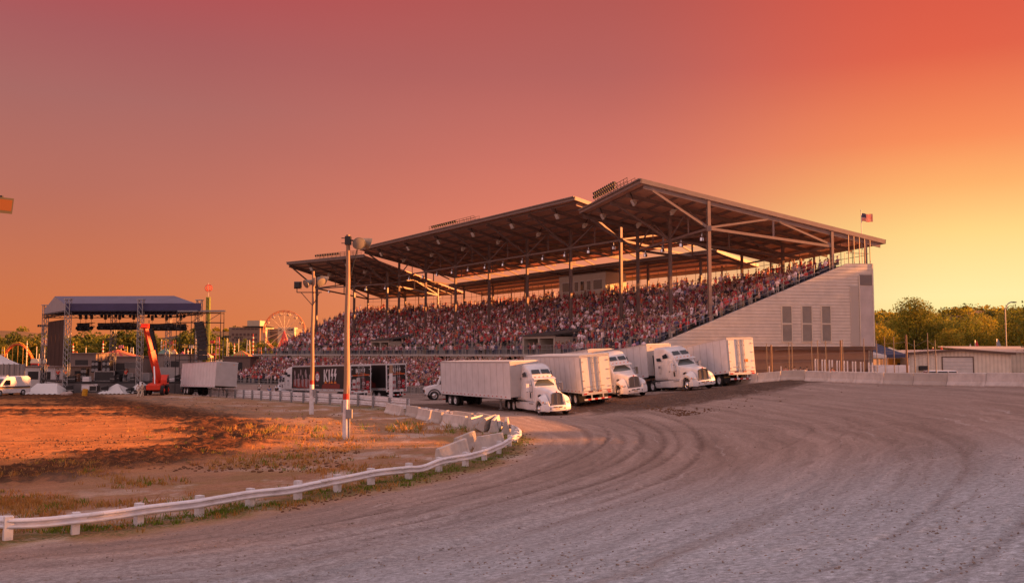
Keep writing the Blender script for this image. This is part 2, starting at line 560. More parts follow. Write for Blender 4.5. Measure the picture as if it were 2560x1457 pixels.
def tyre_marks(x, y):
    """height and darkness of the wheel marks"""
    global _TR
    if _TR is None:
        _TR = []
        for pts, w, k in TRACKS:
            P = [on_ground(*p) for p in pts]; C = []
            for i in range(len(P) - 1):
                p0, p1, p2, p3 = P[max(i - 1, 0)], P[i], P[i + 1], P[min(i + 2, len(P) - 1)]
                for q in range(8):
                    t = q / 8; v = 0.5 * ((2 * p1) + (p2 - p0) * t + (2 * p0 - 5 * p1 + 4 * p2 - p3) * t * t + (3 * p1 - p0 - 3 * p2 + p3) * t ** 3)
                    C.append((v.x, v.y))
            C.append((P[-1].x, P[-1].y)); _TR.append((np.array(C), w, k))
    z = np.zeros_like(x); dark = np.zeros_like(x)
    for C, w, k in _TR:
        lo = C.min(0) - 3; hi = C.max(0) + 3
        m = (x > lo[0]) & (x < hi[0]) & (y > lo[1]) & (y < hi[1]); ix = np.where(m)[0]
        if not len(ix): continue
        X, Y = x[ix], y[ix]; best = np.full(len(ix), 9e9); pos = np.zeros(len(ix)); sg = np.ones(len(ix))
        for i, (a, b) in enumerate(zip(C[:-1], C[1:])):
            ab = b - a; t = np.clip(((X - a[0]) * ab[0] + (Y - a[1]) * ab[1]) / (ab @ ab + 1e-9), 0, 1)
            dx, dy = X - a[0] - t * ab[0], Y - a[1] - t * ab[1]; q = np.hypot(dx, dy); u = q < best
            best = np.where(u, q, best); pos = np.where(u, (i + t) / (len(C) - 1), pos); sg = np.where(u, np.sign(ab[0] * dy - ab[1] * dx), sg)
        s = best * sg; fade = smooth(0, 0.12, pos) * smooth(1, 0.85, pos) * k
        for off in (-0.95, 0.95):
            g = np.exp(-((s - off) / w) ** 2); r = np.exp(-((np.abs(s - off) - 2.1 * w) / (0.8 * w)) ** 2)
            z[ix] += fade * (-0.045 * g + 0.028 * r); dark[ix] = np.maximum(dark[ix], fade * g)
            dark[ix] -= 0.35 * fade * r
    return z, dark


def clods(x, y):
    """relief of churned dirt in the infield and along the truck lane"""
    d, arc = rail_d(x, y)
    z = np.zeros_like(x)
    def vn(sx, sy, amp, seed):
        return np.array([mnoise.fractal(Vector((a * sx + seed, b * sy, seed)), 0.9, 2.1, 4) for a, b in zip(x, y)]) * amp
    inside = smooth(-4, -9, d) * smooth(135, 110, y)
    mud, sand = mud_bands(x, y, d)
    fine = vn(0.9, 0.9, 1.0, 8.3)
    crumb = vn(2.6, 2.6, 1.0, 4.4)
    z += inside * mud * (0.05 + 0.13 * np.maximum(fine, -0.5) + 0.17 * np.maximum(crumb, -0.3))
    z += inside * (0.035 * vn(0.16, 0.3, 1.0, 2.2) + 0.012 * fine)
    # heaps the trucks have pushed up on the lane
    lane = np.exp(-((x - 15.5) / 7.0) ** 2 - ((y - 72.5) / 3.6) ** 2)
    lane2 = np.exp(-((x + 4) / 9.0) ** 2 - ((y - 84) / 2.2) ** 2) * 0.5
    z += np.maximum(lane, lane2) * (0.12 + 0.26 * np.maximum(fine, -0.5) + 0.12 * vn(2.4, 2.4, 1.0, 6.4))
    out = smooth(0.5, 3, d)
    z += out * (0.010 * vn(0.35, 0.35, 1.0, 5.5) + 0.006 * fine)
    z += tyre_marks(x, y)[0]
    return z


def build_ground():
    fine = np.linspace(R(-37), R(37), 420)
    rest = np.concatenate([np.linspace(R(-180), R(-37.4), 50)[:-0 or None], fine, np.linspace(R(37.4), R(180), 50)[:-1]])
    ang = rest
    rr = [3.0]
    while rr[-1] < 125:
        rr.append(rr[-1] * 1.0088)
    while rr[-1] < 6500:
        rr.append(rr[-1] * 1.06)
    rr = np.array(rr)
    A, Q = np.meshgrid(ang, rr)
    x = (Q * np.sin(A)).ravel(); y = (Q * np.cos(A)).ravel()
    z = terrain(x, y)
    m = (Q.ravel() < 135) & (np.abs(A.ravel()) < R(38))
    z[m] += clods(x[m], y[m])
    d, arc = rail_d(x, y)
    far = smooth(300, 1500, Q.ravel())
    z = z * (1 - far) - 3.0 * far
    na = len(ang); nr = len(rr)
    idx = np.arange(na * nr).reshape(nr, na)
    a = idx[:-1, :]; b = np.roll(idx, -1, axis=1)[:-1, :]; c = np.roll(idx, -1, axis=1)[1:, :]; e = idx[1:, :]
    faces = np.stack([a.ravel(), e.ravel(), c.ravel(), b.ravel()], 1)
    vs = np.stack([x, y, z], 1)
    cz = len(vs)
    vs = np.vstack([vs, [[0, 0, tz(0, 0)]]])
    fl = [tuple(f) for f in faces.tolist()] + [(cz, i, (i + 1) % na) for i in range(na)]
    me = bpy.data.meshes.new('ground')
    me.from_pydata(vs.tolist(), [], fl)
    mud, sand = mud_bands(x, y, d); dark = tyre_marks(x, y)[1]
    for nm, val in (('rail_d', d), ('rail_arc', arc), ('mud', mud), ('sand', sand), ('rut', dark)):
        at_ = me.attributes.new(nm, 'FLOAT', 'POINT')
        at_.data.foreach_set('value', np.append(val, 0.0).astype(np.float32))
    me.polygons.foreach_set('use_smooth', [True] * len(me.polygons))
    o = bpy.data.objects.new('ground', me); col.objects.link(o)
    tag(o, 'dirt race track and churned infield with tyre ruts', 'ground', kind='structure')
    # material
    mt = bpy.data.materials.new('dirt'); mt.use_nodes = True
    nt = mt.node_tree; N = nt.nodes.new; L = nt.links.new
    bs = nt.nodes['Principled BSDF']; bs.inputs['Roughness'].default_value = 0.95; bs.inputs['Specular IOR Level'].default_value = 0.15
    tc = N('ShaderNodeTexCoord')
    ad = N('ShaderNodeAttribute'); ad.attribute_name = 'rail_d'
    aa = N('ShaderNodeAttribute'); aa.attribute_name = 'rail_arc'

    def mth(op, a, b=None, c=None):
        n = N('ShaderNodeMath'); n.operation = op
        for i, k in enumerate((a, b, c)):
            if k is None: continue
            if isinstance(k, (int, float)): n.inputs[i].default_value = k
            else: L(k, n.inputs[i])
        return n.outputs[0]

    def nz(vec, scale, detail=6, rough=0.6):
        n = N('ShaderNodeTexNoise'); n.inputs['Scale'].default_value = scale; n.inputs['Detail'].default_value = detail
        n.inputs['Roughness'].default_value = rough
        L(vec, n.inputs['Vector'])
        return n.outputs[0]

    def mr(src, a, b, c=0.0, d_=1.0, sm=True):
        n = N('ShaderNodeMapRange')
        if sm: n.interpolation_type = 'SMOOTHSTEP'
        for i, k in enumerate((a, b, c, d_)): n.inputs[i + 1].default_value = k
        L(src, n.inputs[0])
        return n.outputs[0]

    def mix(f, a, b):
        n = N('ShaderNodeMix'); n.data_type = 'RGBA'
        if isinstance(f, (int, float)): n.inputs[0].default_value = f
        else: L(f, n.inputs[0])
        for i, k in ((6, a), (7, b)):
            if isinstance(k, tuple): n.inputs[i].default_value = (*k[:3], 1)
            else: L(k, n.inputs[i])
        return n.outputs[2]
    P = tc.outputs['Object']
    amud = N('ShaderNodeAttribute'); amud.attribute_name = 'mud'
    asand = N('ShaderNodeAttribute'); asand.attribute_name = 'sand'
    arut = N('ShaderNodeAttribute'); arut.attribute_name = 'rut'
    # coordinates along the turn: stretched streaks
    cx = N('ShaderNodeCombineXYZ')
    L(ad.outputs['Fac'], cx.inputs[0]); L(mth('MULTIPLY', aa.outputs['Fac'], 0.06), cx.inputs[1])
    wob = nz(P, 0.12, 3)
    streakv = N('ShaderNodeVectorMath'); streakv.operation = 'ADD'
    L(cx.outputs[0], streakv.inputs[0])
    wv = N('ShaderNodeCombineXYZ'); L(mth('MULTIPLY', wob, 2.6), wv.inputs[0])
    L(wv.outputs[0], streakv.inputs[1])
    st1 = nz(streakv.outputs[0], 0.75, 6, 0.7)
    st2 = nz(streakv.outputs[0], 3.2, 4, 0.6)
    big = nz(P, 0.05, 5, 0.6)
    med = nz(P, 0.45, 8, 0.7)
    fin = nz(P, 7.0, 6, 0.75)
    grit = nz(P, 38.0, 4, 0.8)
    track = mix(mr(st1, 0.30, 0.72), (0.188, 0.134, 0.110), (0.280, 0.206, 0.174))
    track = mix(mr(st2, 0.54, 0.74, 0, 0.45), track, (0.130, 0.100, 0.085))
    track = mix(mr(med, 0.52, 0.76, 0, 0.45), track, (0.33, 0.25, 0.215))
    # blue-grey grading of the light towards the camera, put into the track colour
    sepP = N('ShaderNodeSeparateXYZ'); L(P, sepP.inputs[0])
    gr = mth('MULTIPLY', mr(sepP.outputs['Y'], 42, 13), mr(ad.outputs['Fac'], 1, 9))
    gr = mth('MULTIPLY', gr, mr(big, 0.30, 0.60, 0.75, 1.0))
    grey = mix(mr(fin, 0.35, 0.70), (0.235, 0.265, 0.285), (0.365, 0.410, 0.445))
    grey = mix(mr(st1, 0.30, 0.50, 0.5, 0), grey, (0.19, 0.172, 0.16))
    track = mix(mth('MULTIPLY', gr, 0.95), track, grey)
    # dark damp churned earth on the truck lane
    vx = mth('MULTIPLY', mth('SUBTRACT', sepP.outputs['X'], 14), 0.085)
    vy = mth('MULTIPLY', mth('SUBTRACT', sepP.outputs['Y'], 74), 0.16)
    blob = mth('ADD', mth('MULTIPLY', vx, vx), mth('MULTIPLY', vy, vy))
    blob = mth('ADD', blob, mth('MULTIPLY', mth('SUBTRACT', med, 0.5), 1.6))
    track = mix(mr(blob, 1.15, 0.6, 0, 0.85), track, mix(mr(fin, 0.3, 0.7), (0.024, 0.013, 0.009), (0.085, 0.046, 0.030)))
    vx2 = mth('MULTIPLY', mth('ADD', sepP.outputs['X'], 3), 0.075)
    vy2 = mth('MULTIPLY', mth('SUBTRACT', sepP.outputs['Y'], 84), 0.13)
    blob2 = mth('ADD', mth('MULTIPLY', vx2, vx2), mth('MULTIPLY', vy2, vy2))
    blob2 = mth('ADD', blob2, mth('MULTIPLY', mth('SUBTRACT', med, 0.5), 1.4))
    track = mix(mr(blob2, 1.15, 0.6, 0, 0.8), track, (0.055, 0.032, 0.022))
    patch = nz(streakv.outputs[0], 2.3, 7, 0.72)
    track = mix(mth('MULTIPLY', mr(patch, 0.58, 0.66, 0, 0.55), mr(fin, 0.35, 0.6)), track, (0.135, 0.100, 0.088))
    track = mix(mth('MULTIPLY', mr(patch, 0.42, 0.34, 0, 0.5), mr(fin, 0.40, 0.6)), track, (0.43, 0.385, 0.365))
    rutf = mth('MULTIPLY', mr(arut.outputs['Fac'], 0.10, 0.95, 0, 0.72, False), mr(nz(P, 1.5, 8, 0.75), 0.36, 0.58, 0.25, 1.0))
    track = mix(rutf, track, (0.085, 0.052, 0.040))
    track = mix(mr(arut.outputs['Fac'], -0.05, -0.35, 0, 0.45, False), track, (0.38, 0.32, 0.28))
    # infield: bare orange-brown dirt, churned dark ridges, thin dry grass towards the rail
    inf = mix(mr(med, 0.30, 0.70), (0.35, 0.125, 0.038), (0.58, 0.235, 0.078))
    inf = mix(mr(nz(P, 0.9, 8, 0.75), 0.50, 0.70, 0, 0.55), inf, (0.22, 0.10, 0.045))
    mudc = mix(mr(nz(P, 1.6, 8, 0.8), 0.46, 0.66), (0.042, 0.017, 0.008), (0.30, 0.105, 0.034))
    inf = mix(mth('MULTIPLY', amud.outputs['Fac'], 0.92), inf, mudc)
    inf = mix(mth('MULTIPLY', mr(ad.outputs['Fac'], -15, -10), 0.65), inf, (0.36, 0.235, 0.165))
    weed = mix(mr(fin, 0.35, 0.7), (0.30, 0.18, 0.07), (0.17, 0.17, 0.04))
    wf = mth('MULTIPLY', mr(ad.outputs['Fac'], -16, -2), mr(nz(P, 0.35, 8, 0.75), 0.44, 0.60))
    inf = mix(mth('MULTIPLY', wf, 0.55), inf, weed)
    pale = mth('MULTIPLY', mr(ad.outputs['Fac'], -13, -3), mr(nz(P, 0.22, 6, 0.7), 0.50, 0.62))
    inf = mix(mth('MULTIPLY', pale, 0.75), inf, (0.60, 0.49, 0.43))
    edge = mth('ADD', ad.outputs['Fac'], mth('MULTIPLY', mth('SUBTRACT', med, 0.5), 3.0))
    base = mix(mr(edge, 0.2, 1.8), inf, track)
    # turf verge right under the rail
    base = mix(mth('MULTIPLY', mth('MULTIPLY', mr(edge, -1.8, -0.3), mr(edge, 1.2, 0.3)), mr(fin, 0.35, 0.6, 0, 0.9)), base, (0.070, 0.085, 0.022))
    # far ground beyond the stands
    fard = N('ShaderNodeVectorMath'); fard.operation = 'LENGTH'; L(P, fard.inputs[0])
    base = mix(mr(fard.outputs['Value'], 150, 260), base, mix(mr(big, 0.3, 0.7), (0.10, 0.085, 0.035), (0.16, 0.115, 0.05)))
    mot = nz(streakv.outputs[0], 1.7, 9, 0.75)
    sp = mth('MULTIPLY', mr(grit, 0.30, 0.72, 0.62, 1.36, False), mr(mot, 0.30, 0.70, 0.84, 1.20, False))
    fs = mr(fin, 0.28, 0.72, 0.72, 1.26, False)
    v = N('ShaderNodeVectorMath'); v.operation = 'SCALE'; L(base, v.inputs[0]); L(mth('MULTIPLY', mth('MULTIPLY', sp, fs), mr(edge, -1.0, 1.5, 1.0, 1.55)), v.inputs['Scale'])
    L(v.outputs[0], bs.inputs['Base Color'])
    b1 = N('ShaderNodeBump'); b1.inputs['Strength'].default_value = 1.0; b1.inputs['Distance'].default_value = 0.035
    L(mth('ADD', fin, mth('MULTIPLY', st2, 0.7)), b1.inputs['Height'])
    b2 = N('ShaderNodeBump'); b2.inputs['Strength'].default_value = 0.6; b2.inputs['Distance'].default_value = 0.02
    L(grit, b2.inputs['Height']); L(b1.outputs[0], b2.inputs['Normal'])
    L(b2.outputs[0], bs.inputs['Normal'])
    me.materials.append(mt)
    return o


GROUND = build_ground()

# ------------------------------------------------------------------ grandstand
SIDING = stripes('horizontal_siding', (0.62, 0.57, 0.52), (0.42, 0.38, 0.34), 2.9, 'Z', 0.6, 0.6, 0.86, 0.0, 0.05)
RIBBED = stripes('vertical_ribs', (0.55, 0.53, 0.52), (0.44, 0.42, 0.41), 2.6, 'Y', 0.55, 0.5, 0.5, 0.0, 0.2)
LOUVRE = stripes('louvre_blades', (0.42, 0.40, 0.38), (0.16, 0.15, 0.14), 9.0, 'Z', 0.6, 0.8, 0.5, 0.0, 0.2)
BRICK = stripes('brick_courses', (0.34, 0.20, 0.13), (0.24, 0.14, 0.10), 0.95, 'Z', 0.9, 0.1, 0.62, 0.0, 0.25)
SHEET = stripes('roof_sheet', (0.78, 0.43, 0.29), (0.62, 0.34, 0.23), 2.0, 'Y', 0.5, 0.4, 0.5, 0.15, 0.25)  # base colour warmed and lightened to carry sun glow under the roof
PAINTST = mat('painted_steel', (0.24, 0.17, 0.15), 0.55, 0.1, var=0.15, vscale=2)
TRIM = mat('fascia_trim', (0.26, 0.20, 0.18), 0.5, 0.2, var=0.12, vscale=1)
DECKC = mat('deck_concrete', (0.24, 0.22, 0.21), 0.9, var=0.2, vscale=1.5)
ALU = mat('bench_aluminium', (0.62, 0.62, 0.63), 0.4, 0.4)
BEIGE = mat('beige_panel', (0.50, 0.43, 0.35), 0.7, var=0.10, vscale=0.8)
CREAM = mat('cream_panel', (0.62, 0.56, 0.48), 0.7, var=0.07, vscale=1)

V2 = lambda a: Vector((a[0], a[1]))
PJ = [V2((13.25, 93.5)), V2((8.3, 115.0)), V2((-27.5, 170.5)), V2((-45.2, 184.5))]
UJ = [(PJ[i + 1] - PJ[i]).normalized() for i in range(3)]
NJ = [V2((u.y, -u.x)) for u in UJ]
PJX = PJ[:3] + [PJ[3] + UJ[2] * 5.0]


def joint(k, s):
    if k == 0:
        m = NJ[0]
    elif k == 3:
        m = NJ[2]
    else:
        a, b = NJ[k - 1], NJ[k]
        m = (a + b) / (1 + a.dot(b))
    return PJX[k] + m * s


def sec_pt(i, t, s):
    """plan point in section i: t metres along from its near end, s metres back from the front eave"""
    return PJ[i] + UJ[i] * t + NJ[i] * s


def deck_pt(i, f, s):
    """fraction f along section i on the mitred deck"""
    return joint(i, s).lerp(joint(i + 1, s), f)


GSO = Vector((13.25, 93.5, 0))
GS = thing('grandstand', 'long covered grandstand of three roofed wings packed with people', 'grandstand', GSO)
GINV = Matrix.Translation(-GSO)


def gp(name, mb, m=None, parent=None, smooth=35, bevel=0.0):
    return mb.build(name, m, parent or GS, smooth, bevel, GINV)


S0, Z0, S1, Z1 = 1.5, 5.8, 23.3, 14.3
NROW = 27
ROWS = [(S0 + (S1 - S0) * k / NROW, Z0 + (Z1 - Z0) * k / NROW) for k in range(NROW + 1)]
LS0, LZ0, LS1, LZ1 = -13.5, -0.5, -4.6, 3.0
NLOW = 12
LOW = [(LS0 + (LS1 - LS0) * k / NLOW, LZ0 + (LZ1 - LZ0) * k / NLOW) for k in range(NLOW + 1)]


def strip(mb, prof, ks=(0, 1, 2, 3)):
    rings = []
    for k in ks:
        rings.append([(*joint(k, s), z) for s, z in prof])
    mb.loft(rings, closed=False)


def stand_body():
    prof = []
    for (s, z), (s2, z2) in zip(ROWS[:-1], ROWS[1:]):
        prof += [(s, z), (s2, z)]
    prof += [(S1, Z1), (26.0, Z1), (26.0, Z1 + 0.15)]
    prof = [(-4.2, 4.55), (S0, 4.55)] + prof
    m = MB(); strip(m, prof)
    gp('seating_deck', m, DECKC, smooth=0)
    m = MB()
    prof = [(LS0, -1.6)]
    for (s, z), (s2, z2) in zip(LOW[:-1], LOW[1:]):
        prof += [(s, z), (s2, z)]
    prof += [(LS1, LZ1), (-4.2, LZ1)]
    strip(m, prof); gp('lower_seating_deck', m, DECKC, smooth=0)
    # bench boards, one run per row
    m = MB()
    for rows, lo in ((ROWS[:-1], False), (LOW[:-1], True)):
        for s, z in rows:
            for i in range(3):
                n = 4 if i == 1 else 2
                for q in range(n):
                    a = deck_pt(i, (q + 0.04) / n, s + 0.28); b = deck_pt(i, (q + 0.96) / n, s + 0.28)
                    m.beam((a.x, a.y, z + 0.42), (b.x, b.y, z + 0.42), 0.30, 0.05)
    gp('bench_board', m, ALU, smooth=0)
    # front ledge, wall with openings, and what is behind the openings
    m = MB()
    strip(m, [(-4.6, 4.55), (-4.6, 4.75), (-4.0, 4.75), (-4.0, 4.45), (-4.6, 4.45), (-4.6, 4.55)])
    gp('front_ledge', m, CONC, smooth=0)
    m = MB()
    for i in range(3):
        L = (joint(i + 1, -4.3) - joint(i, -4.3)).length
        n = max(1, int(L / 8.5))
        for q in range(n):
            a = deck_pt(i, q / n, -4.3); b = deck_pt(i, (q + 0.62) / n, -4.3)
            m.beam((a.x, a.y, 3.2), (b.x, b.y, 3.2), 0.3, 2.7)
        a = deck_pt(i, 0, -4.3); b = deck_pt(i, 1, -4.3)
        m.beam((a.x, a.y, 2.45), (b.x, b.y, 2.45), 0.26, 1.3)
    gp('front_wall', m, BEIGE, smooth=0)
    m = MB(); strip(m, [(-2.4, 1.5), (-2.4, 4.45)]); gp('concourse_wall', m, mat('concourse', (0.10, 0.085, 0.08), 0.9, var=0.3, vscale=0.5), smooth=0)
    # rear wall
    m = MB(); strip(m, [(26.0, -0.5), (26.0, Z1), (26.2, Z1), (26.2, -0.5)]); gp('rear_wall', m, SIDING, smooth=0)


stand_body()


# roofs ---------------------------------------------------------------
PITCH_R = 0.196


def roof_z(s, zf):
    return zf - PITCH_R * s


def roof(i, t0, t1, s0, s1, zf, mitre=False, skip=()):
    def pt(t, s, dz=0.0):
        if mitre:
            L = (PJ[i + 1] - PJ[i]).length
            p = deck_pt(i, t / L, s)
        else:
            p = sec_pt(i, t, s)
        return Vector((p.x, p.y, roof_z(s, zf) + dz))
    m = MB()
    n = int((t1 - t0) / 1.05); th = 0.12
    a = [pt(t0, s0), pt(t1, s0), pt(t1, s1), pt(t0, s1)]
    vs = a + [p + Vector((0, 0, th)) for p in a]
    m.add(vs, [(0, 1, 2, 3), (7, 6, 5, 4), (0, 4, 5, 1), (1, 5, 6, 2), (2, 6, 7, 3), (3, 7, 4, 0)])
    # the sheet lives in a local frame so that its ribs run up the slope
    Mx = Matrix.Identity(4)
    X = Vector((NJ[i].x, NJ[i].y, 0)); Y = Vector((UJ[i].x, UJ[i].y, 0)); Z = Vector((0, 0, 1))
    for r in range(3):
        Mx[r][0] = X[r]; Mx[r][1] = Y[r]; Mx[r][2] = Z[r]; Mx[r][3] = a[0][r]
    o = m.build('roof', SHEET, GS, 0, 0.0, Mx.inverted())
    o.matrix_parent_inverse = Matrix.Identity(4)
    o.matrix_local = GINV @ Mx
    # fascia round the edge
    f = MB()
    for e_, (p, q) in enumerate(((pt(t0, s0), pt(t1, s0)), (pt(t1, s0), pt(t1, s1)), (pt(t1, s1), pt(t0, s1)), (pt(t0, s1), pt(t0, s0)))):
        if e_ in skip: continue
        d = (q - p).normalized()
        f.beam(p - d * 0.05, q + d * 0.05, 0.10, 0.46)
    f.beam(pt(t0, s0 - 0.16, 0.16), pt(t1, s0 - 0.16, 0.16), 0.16, 0.14)
    f.build('fascia', TRIM, o, 0, 0.0, Mx.inverted())
    # purlins along the length
    p_ = MB()
    s = s0 + 0.9
    while s < s1 - 0.3:
        p_.beam(pt(t0 + 0.1, s, -0.16), pt(t1 - 0.1, s, -0.16), 0.10, 0.26)
        s += 2.05
    p_.build('purlin', PAINTST, o, 0, 0.0, Mx.inverted())
    return o, pt


ZR = [22.5, 24.3, 23.0]
LEN = [(PJ[i + 1] - PJ[i]).length for i in range(3)]
ROOFS = []
ROOFS.append(roof(0, 0.0, 21.2, 0.0, 28.2, 22.5))
ROOFS.append(roof(1, 0.2, LEN[1] + 1.2, -0.3, 21.0, 24.3))
ROOFS.append(roof(1, -4.0, LEN[1] + 4.0, 20.2, 28.2, 22.5))
ROOFS.append(roof(2, 0.0, LEN[2] + 0.2, 0.0, 28.2, 23.0, skip=(3,)))


def deck_z(s):
    return Z0 + (Z1 - Z0) * min(max((s - S0) / (S1 - S0), 0), 1)


SC, SR = 7.5, 21.8       # front and rear column lines


def frame_set(i, ts, zf, smax=28.0):
    """columns, rafters and trusses of one wing"""
    def P(t, s, z):
        p = sec_pt(i, t, s); return Vector((p.x, p.y, z))
    zj = zf - 4.7
    for t in ts:
        c = MB(); c.ibeam(P(t, SC, deck_z(SC)), P(t, SC, roof_z(SC, zf) - 0.35), 0.34, 0.36, up=(UJ[i].x, UJ[i].y, 0))
        c.box((*sec_pt(i, t, SC), zj), (0.5, 0.5, 0.55)); gp('column', c, PAINTST, smooth=0)
        c = MB(); c.ibeam(P(t, SR, deck_z(SR)), P(t, SR, roof_z(SR, zf if smax > 25 else 22.5) - 0.3), 0.28, 0.3, up=(UJ[i].x, UJ[i].y, 0))
        gp('rear_column', c, PAINTST, smooth=0)
        c = MB(); e = P(t, 25.9, roof_z(25.9, 22.5 if zf > 24 else zf) - 0.2)
        c.beam(P(t, 25.9, Z1), e, 0.22, 0.22); gp('rear_post', c, PAINTST, smooth=0)
        tr = MB()
        zc = zf - 6.2
        tr.ibeam(P(t, 0.3, roof_z(0.3, zf) - 0.52), P(t, smax - 0.3, roof_z(smax - 0.3, zf) - 0.52), 0.22, 0.44)       # rafter
        tr.beam(P(t, SC, zj), P(t, 1.3, roof_z(1.3, zf) - 0.7), 0.2, 0.24)
        tr.beam(P(t, SC, zj), P(t, SR, zc), 0.22, 0.28)
        tr.beam(P(t, SC, zj + 0.1), P(t, 14.3, roof_z(14.3, zf) - 0.7), 0.18, 0.22)
        tr.beam(P(t, 14.9, roof_z(14.9, zf) - 0.6), P(t, 14.9, zj + (zc - zj) * (14.9 - SC) / (SR - SC)), 0.16, 0.2)
        tr.beam(P(t, 15.6, roof_z(15.6, zf) - 0.7), P(t, SR, zc + 0.15), 0.18, 0.22)
        gp('truss', tr, PAINTST, smooth=0)
    for a, b in zip(ts[:-1], ts[1:]):
        mid = (a + b) / 2
        br = MB(); zt = roof_z(SC, zf) - 0.6
        br.beam(P(a, SC, zj), P(b, SC, zj), 0.2, 0.24)
        br.beam(P(a, SC, zj + 0.1), P(mid - 0.25, SC, zt), 0.14, 0.16)
        br.beam(P(b, SC, zj + 0.1), P(mid + 0.25, SC, zt), 0.14, 0.16)
        br.beam(P(mid, SC, zj), P(mid, SC, zt), 0.13, 0.13)
        gp('bay_brace', br, PAINTST, smooth=0)
        br = MB(); br.beam(P(a, SR, zf - 6.2), P(b, SR, zf - 6.2), 0.16, 0.2); gp('rear_strut', br, PAINTST, smooth=0)
        rf = MB(); rf.ibeam(P(mid, 0.3, roof_z(0.3, zf) - 0.5), P(mid, smax - 0.3, roof_z(smax - 0.3, zf) - 0.5), 0.2, 0.4)
        gp('rafter', rf, PAINTST, smooth=0)


T_A = [0.15, 10.5, 20.9]
T_B = [0.7 + 11.0 * k for k in range(7)]
T_C = [1.6, 11.0, LEN[2] - 0.1]
frame_set(0, T_A, 22.5)
frame_set(1, T_B, 24.3, 21.0)
frame_set(2, T_C, 23.0)

# rear screen: thin mullions and rails between deck and roof
for i in range(3):
    m = MB(); L = LEN[i]
    n = int(L / 1.75)
    for q in range(n + 1):
        p = deck_pt(i, q / n, 25.6)
        m.tube((p.x, p.y, Z1), (p.x, p.y, 22.3 - PITCH_R * 25.6), 0.035, n=5)
    for z in (Z1 + 1.1, Z1 + 2.1):
        a = deck_pt(i, 0, 25.6); b = deck_pt(i, 1, 25.6)
        m.beam((a.x, a.y, z), (b.x, b.y, z), 0.05, 0.05)
    gp('rear_screen', m, PAINTST, smooth=0)

# end wall -------------------------------------------------------------
U0, N0 = UJ[0], NJ[0]


def wall_s(px, off=0.0):
    k = (px - 1280) / F
    p = PJ[0] + U0 * off
    return (k * p.y - p.x) / (N0.x - k * N0.y)


def wall_z(py, s):
    p = PJ[0] + N0 * s
    return at(1280, py, p.y).z


WF = Matrix.Identity(4)     # local frame of the end wall: x = along s, y = outwards to the viewer, z up
for r in range(3):
    WF[r][0] = (N0.x, N0.y, 0)[r]; WF[r][1] = (-U0.x, -U0.y, 0)[r]; WF[r][2] = (0, 0, 1)[r]; WF[r][3] = (PJ[0].x, PJ[0].y, 0)[r]


def wp(name, mb, m=None, parent=None, smooth=0, bevel=0.0):
    o = mb.build(name, m, parent or GS, smooth, bevel)
    o.matrix_local = (GINV @ WF) if parent is None else Matrix.Identity(4)
    return o


m = MB(); m.prism([(0.8, 5.55), (S0, 5.75), (S1, Z1 + 0.15), (26.2, Z1 + 0.2), (26.2, 5.55)], 0.0, 0.35, 'y')
ENDW = wp('end_wall', m, SIDING)
m = MB(); m.prism([(-1.0, -0.6), (-1.0, 5.5), (4.0, 5.5), (4.0, 4.4), (5.6, 4.4), (5.6, 5.5), (26.6, 5.5), (26.6, -0.6), (5.6, -0.6), (5.6, 1.0), (4.0, 1.0), (4.0, -0.6)], -0.7, -0.35, 'y')
wp('base_wall', m, BRICK)
m = MB(); m.span((-1, -0.36, 5.2), (26.7, 0.02, 5.54)); wp('soffit_band', m, mat('soffit', (0.20, 0.14, 0.12), 0.8))  # dark soffit strip also carries the shade under the siding's overhang
for px0, px1 in ((1951, 1974), (2001, 2024), (2050, 2071)):
    s0, s1 = wall_s(px0), wall_s(px1)
    zt, zm, zb = wall_z(766, s0), wall_z(809.5, s0), wall_z(853, s0)
    for a, b in ((zm + 0.08, zt), (zb, zm - 0.08)):
        m = MB(); m.span((s0, 0.352, a), (s1, 0.40, b)); w = wp('louvre_window', m, LOUVRE, ENDW)
        m = MB()
        for lo, hi in (((s0 - 0.09, 0.352, a - 0.09), (s0, 0.45, b + 0.09)), ((s1, 0.352, a - 0.09), (s1 + 0.09, 0.45, b + 0.09)),
                       ((s0, 0.352, b), (s1, 0.45, b + 0.09)), ((s0, 0.352, a - 0.09), (s1, 0.45, a))):
            m.span(lo, hi)
        fr = m.build('window_frame', CREAM, ENDW, 0)
m = MB()
sa, sb = wall_s(2122), wall_s(2142)
k = 9
for q in range(k):
    x0 = sa + (sb - sa) * q / k
    m.span((x0, 0.352, 5.6), (x0 + (sb - sa) / k * 0.6, 0.47, wall_z(715, sa)))
wp('ribbed_panel', m, mat('panel_cream', (0.56, 0.52, 0.49), 0.6), ENDW)
m = MB(); sa, sb = wall_s(2146), 26.18
m.span((sa, 0.353, 5.6), (sb, 0.41, wall_z(716, sb))); wp('flat_panel', m, mat('panel_grey', (0.46, 0.42, 0.42), 0.55, var=0.2, vscale=0.7), ENDW)
m = MB(); m.span((sa, 0.353, wall_z(714, sb)), (sb, 0.40, wall_z(688, sb))); wp('dark_vent', m, mat('vent', (0.17, 0.15, 0.15), 0.6), ENDW)
m = MB(); m.tube((wall_s(2144.5), 0.44, 5.6), (wall_s(2144.5), 0.44, wall_z(690, sb)), 0.07); wp('drain_pipe', m, CREAM, ENDW)
m = MB(); m.span((26.2, -0.1, 5.55), (26.36, 0.42, Z1 + 0.2)); wp('corner_trim', m, CREAM, ENDW)
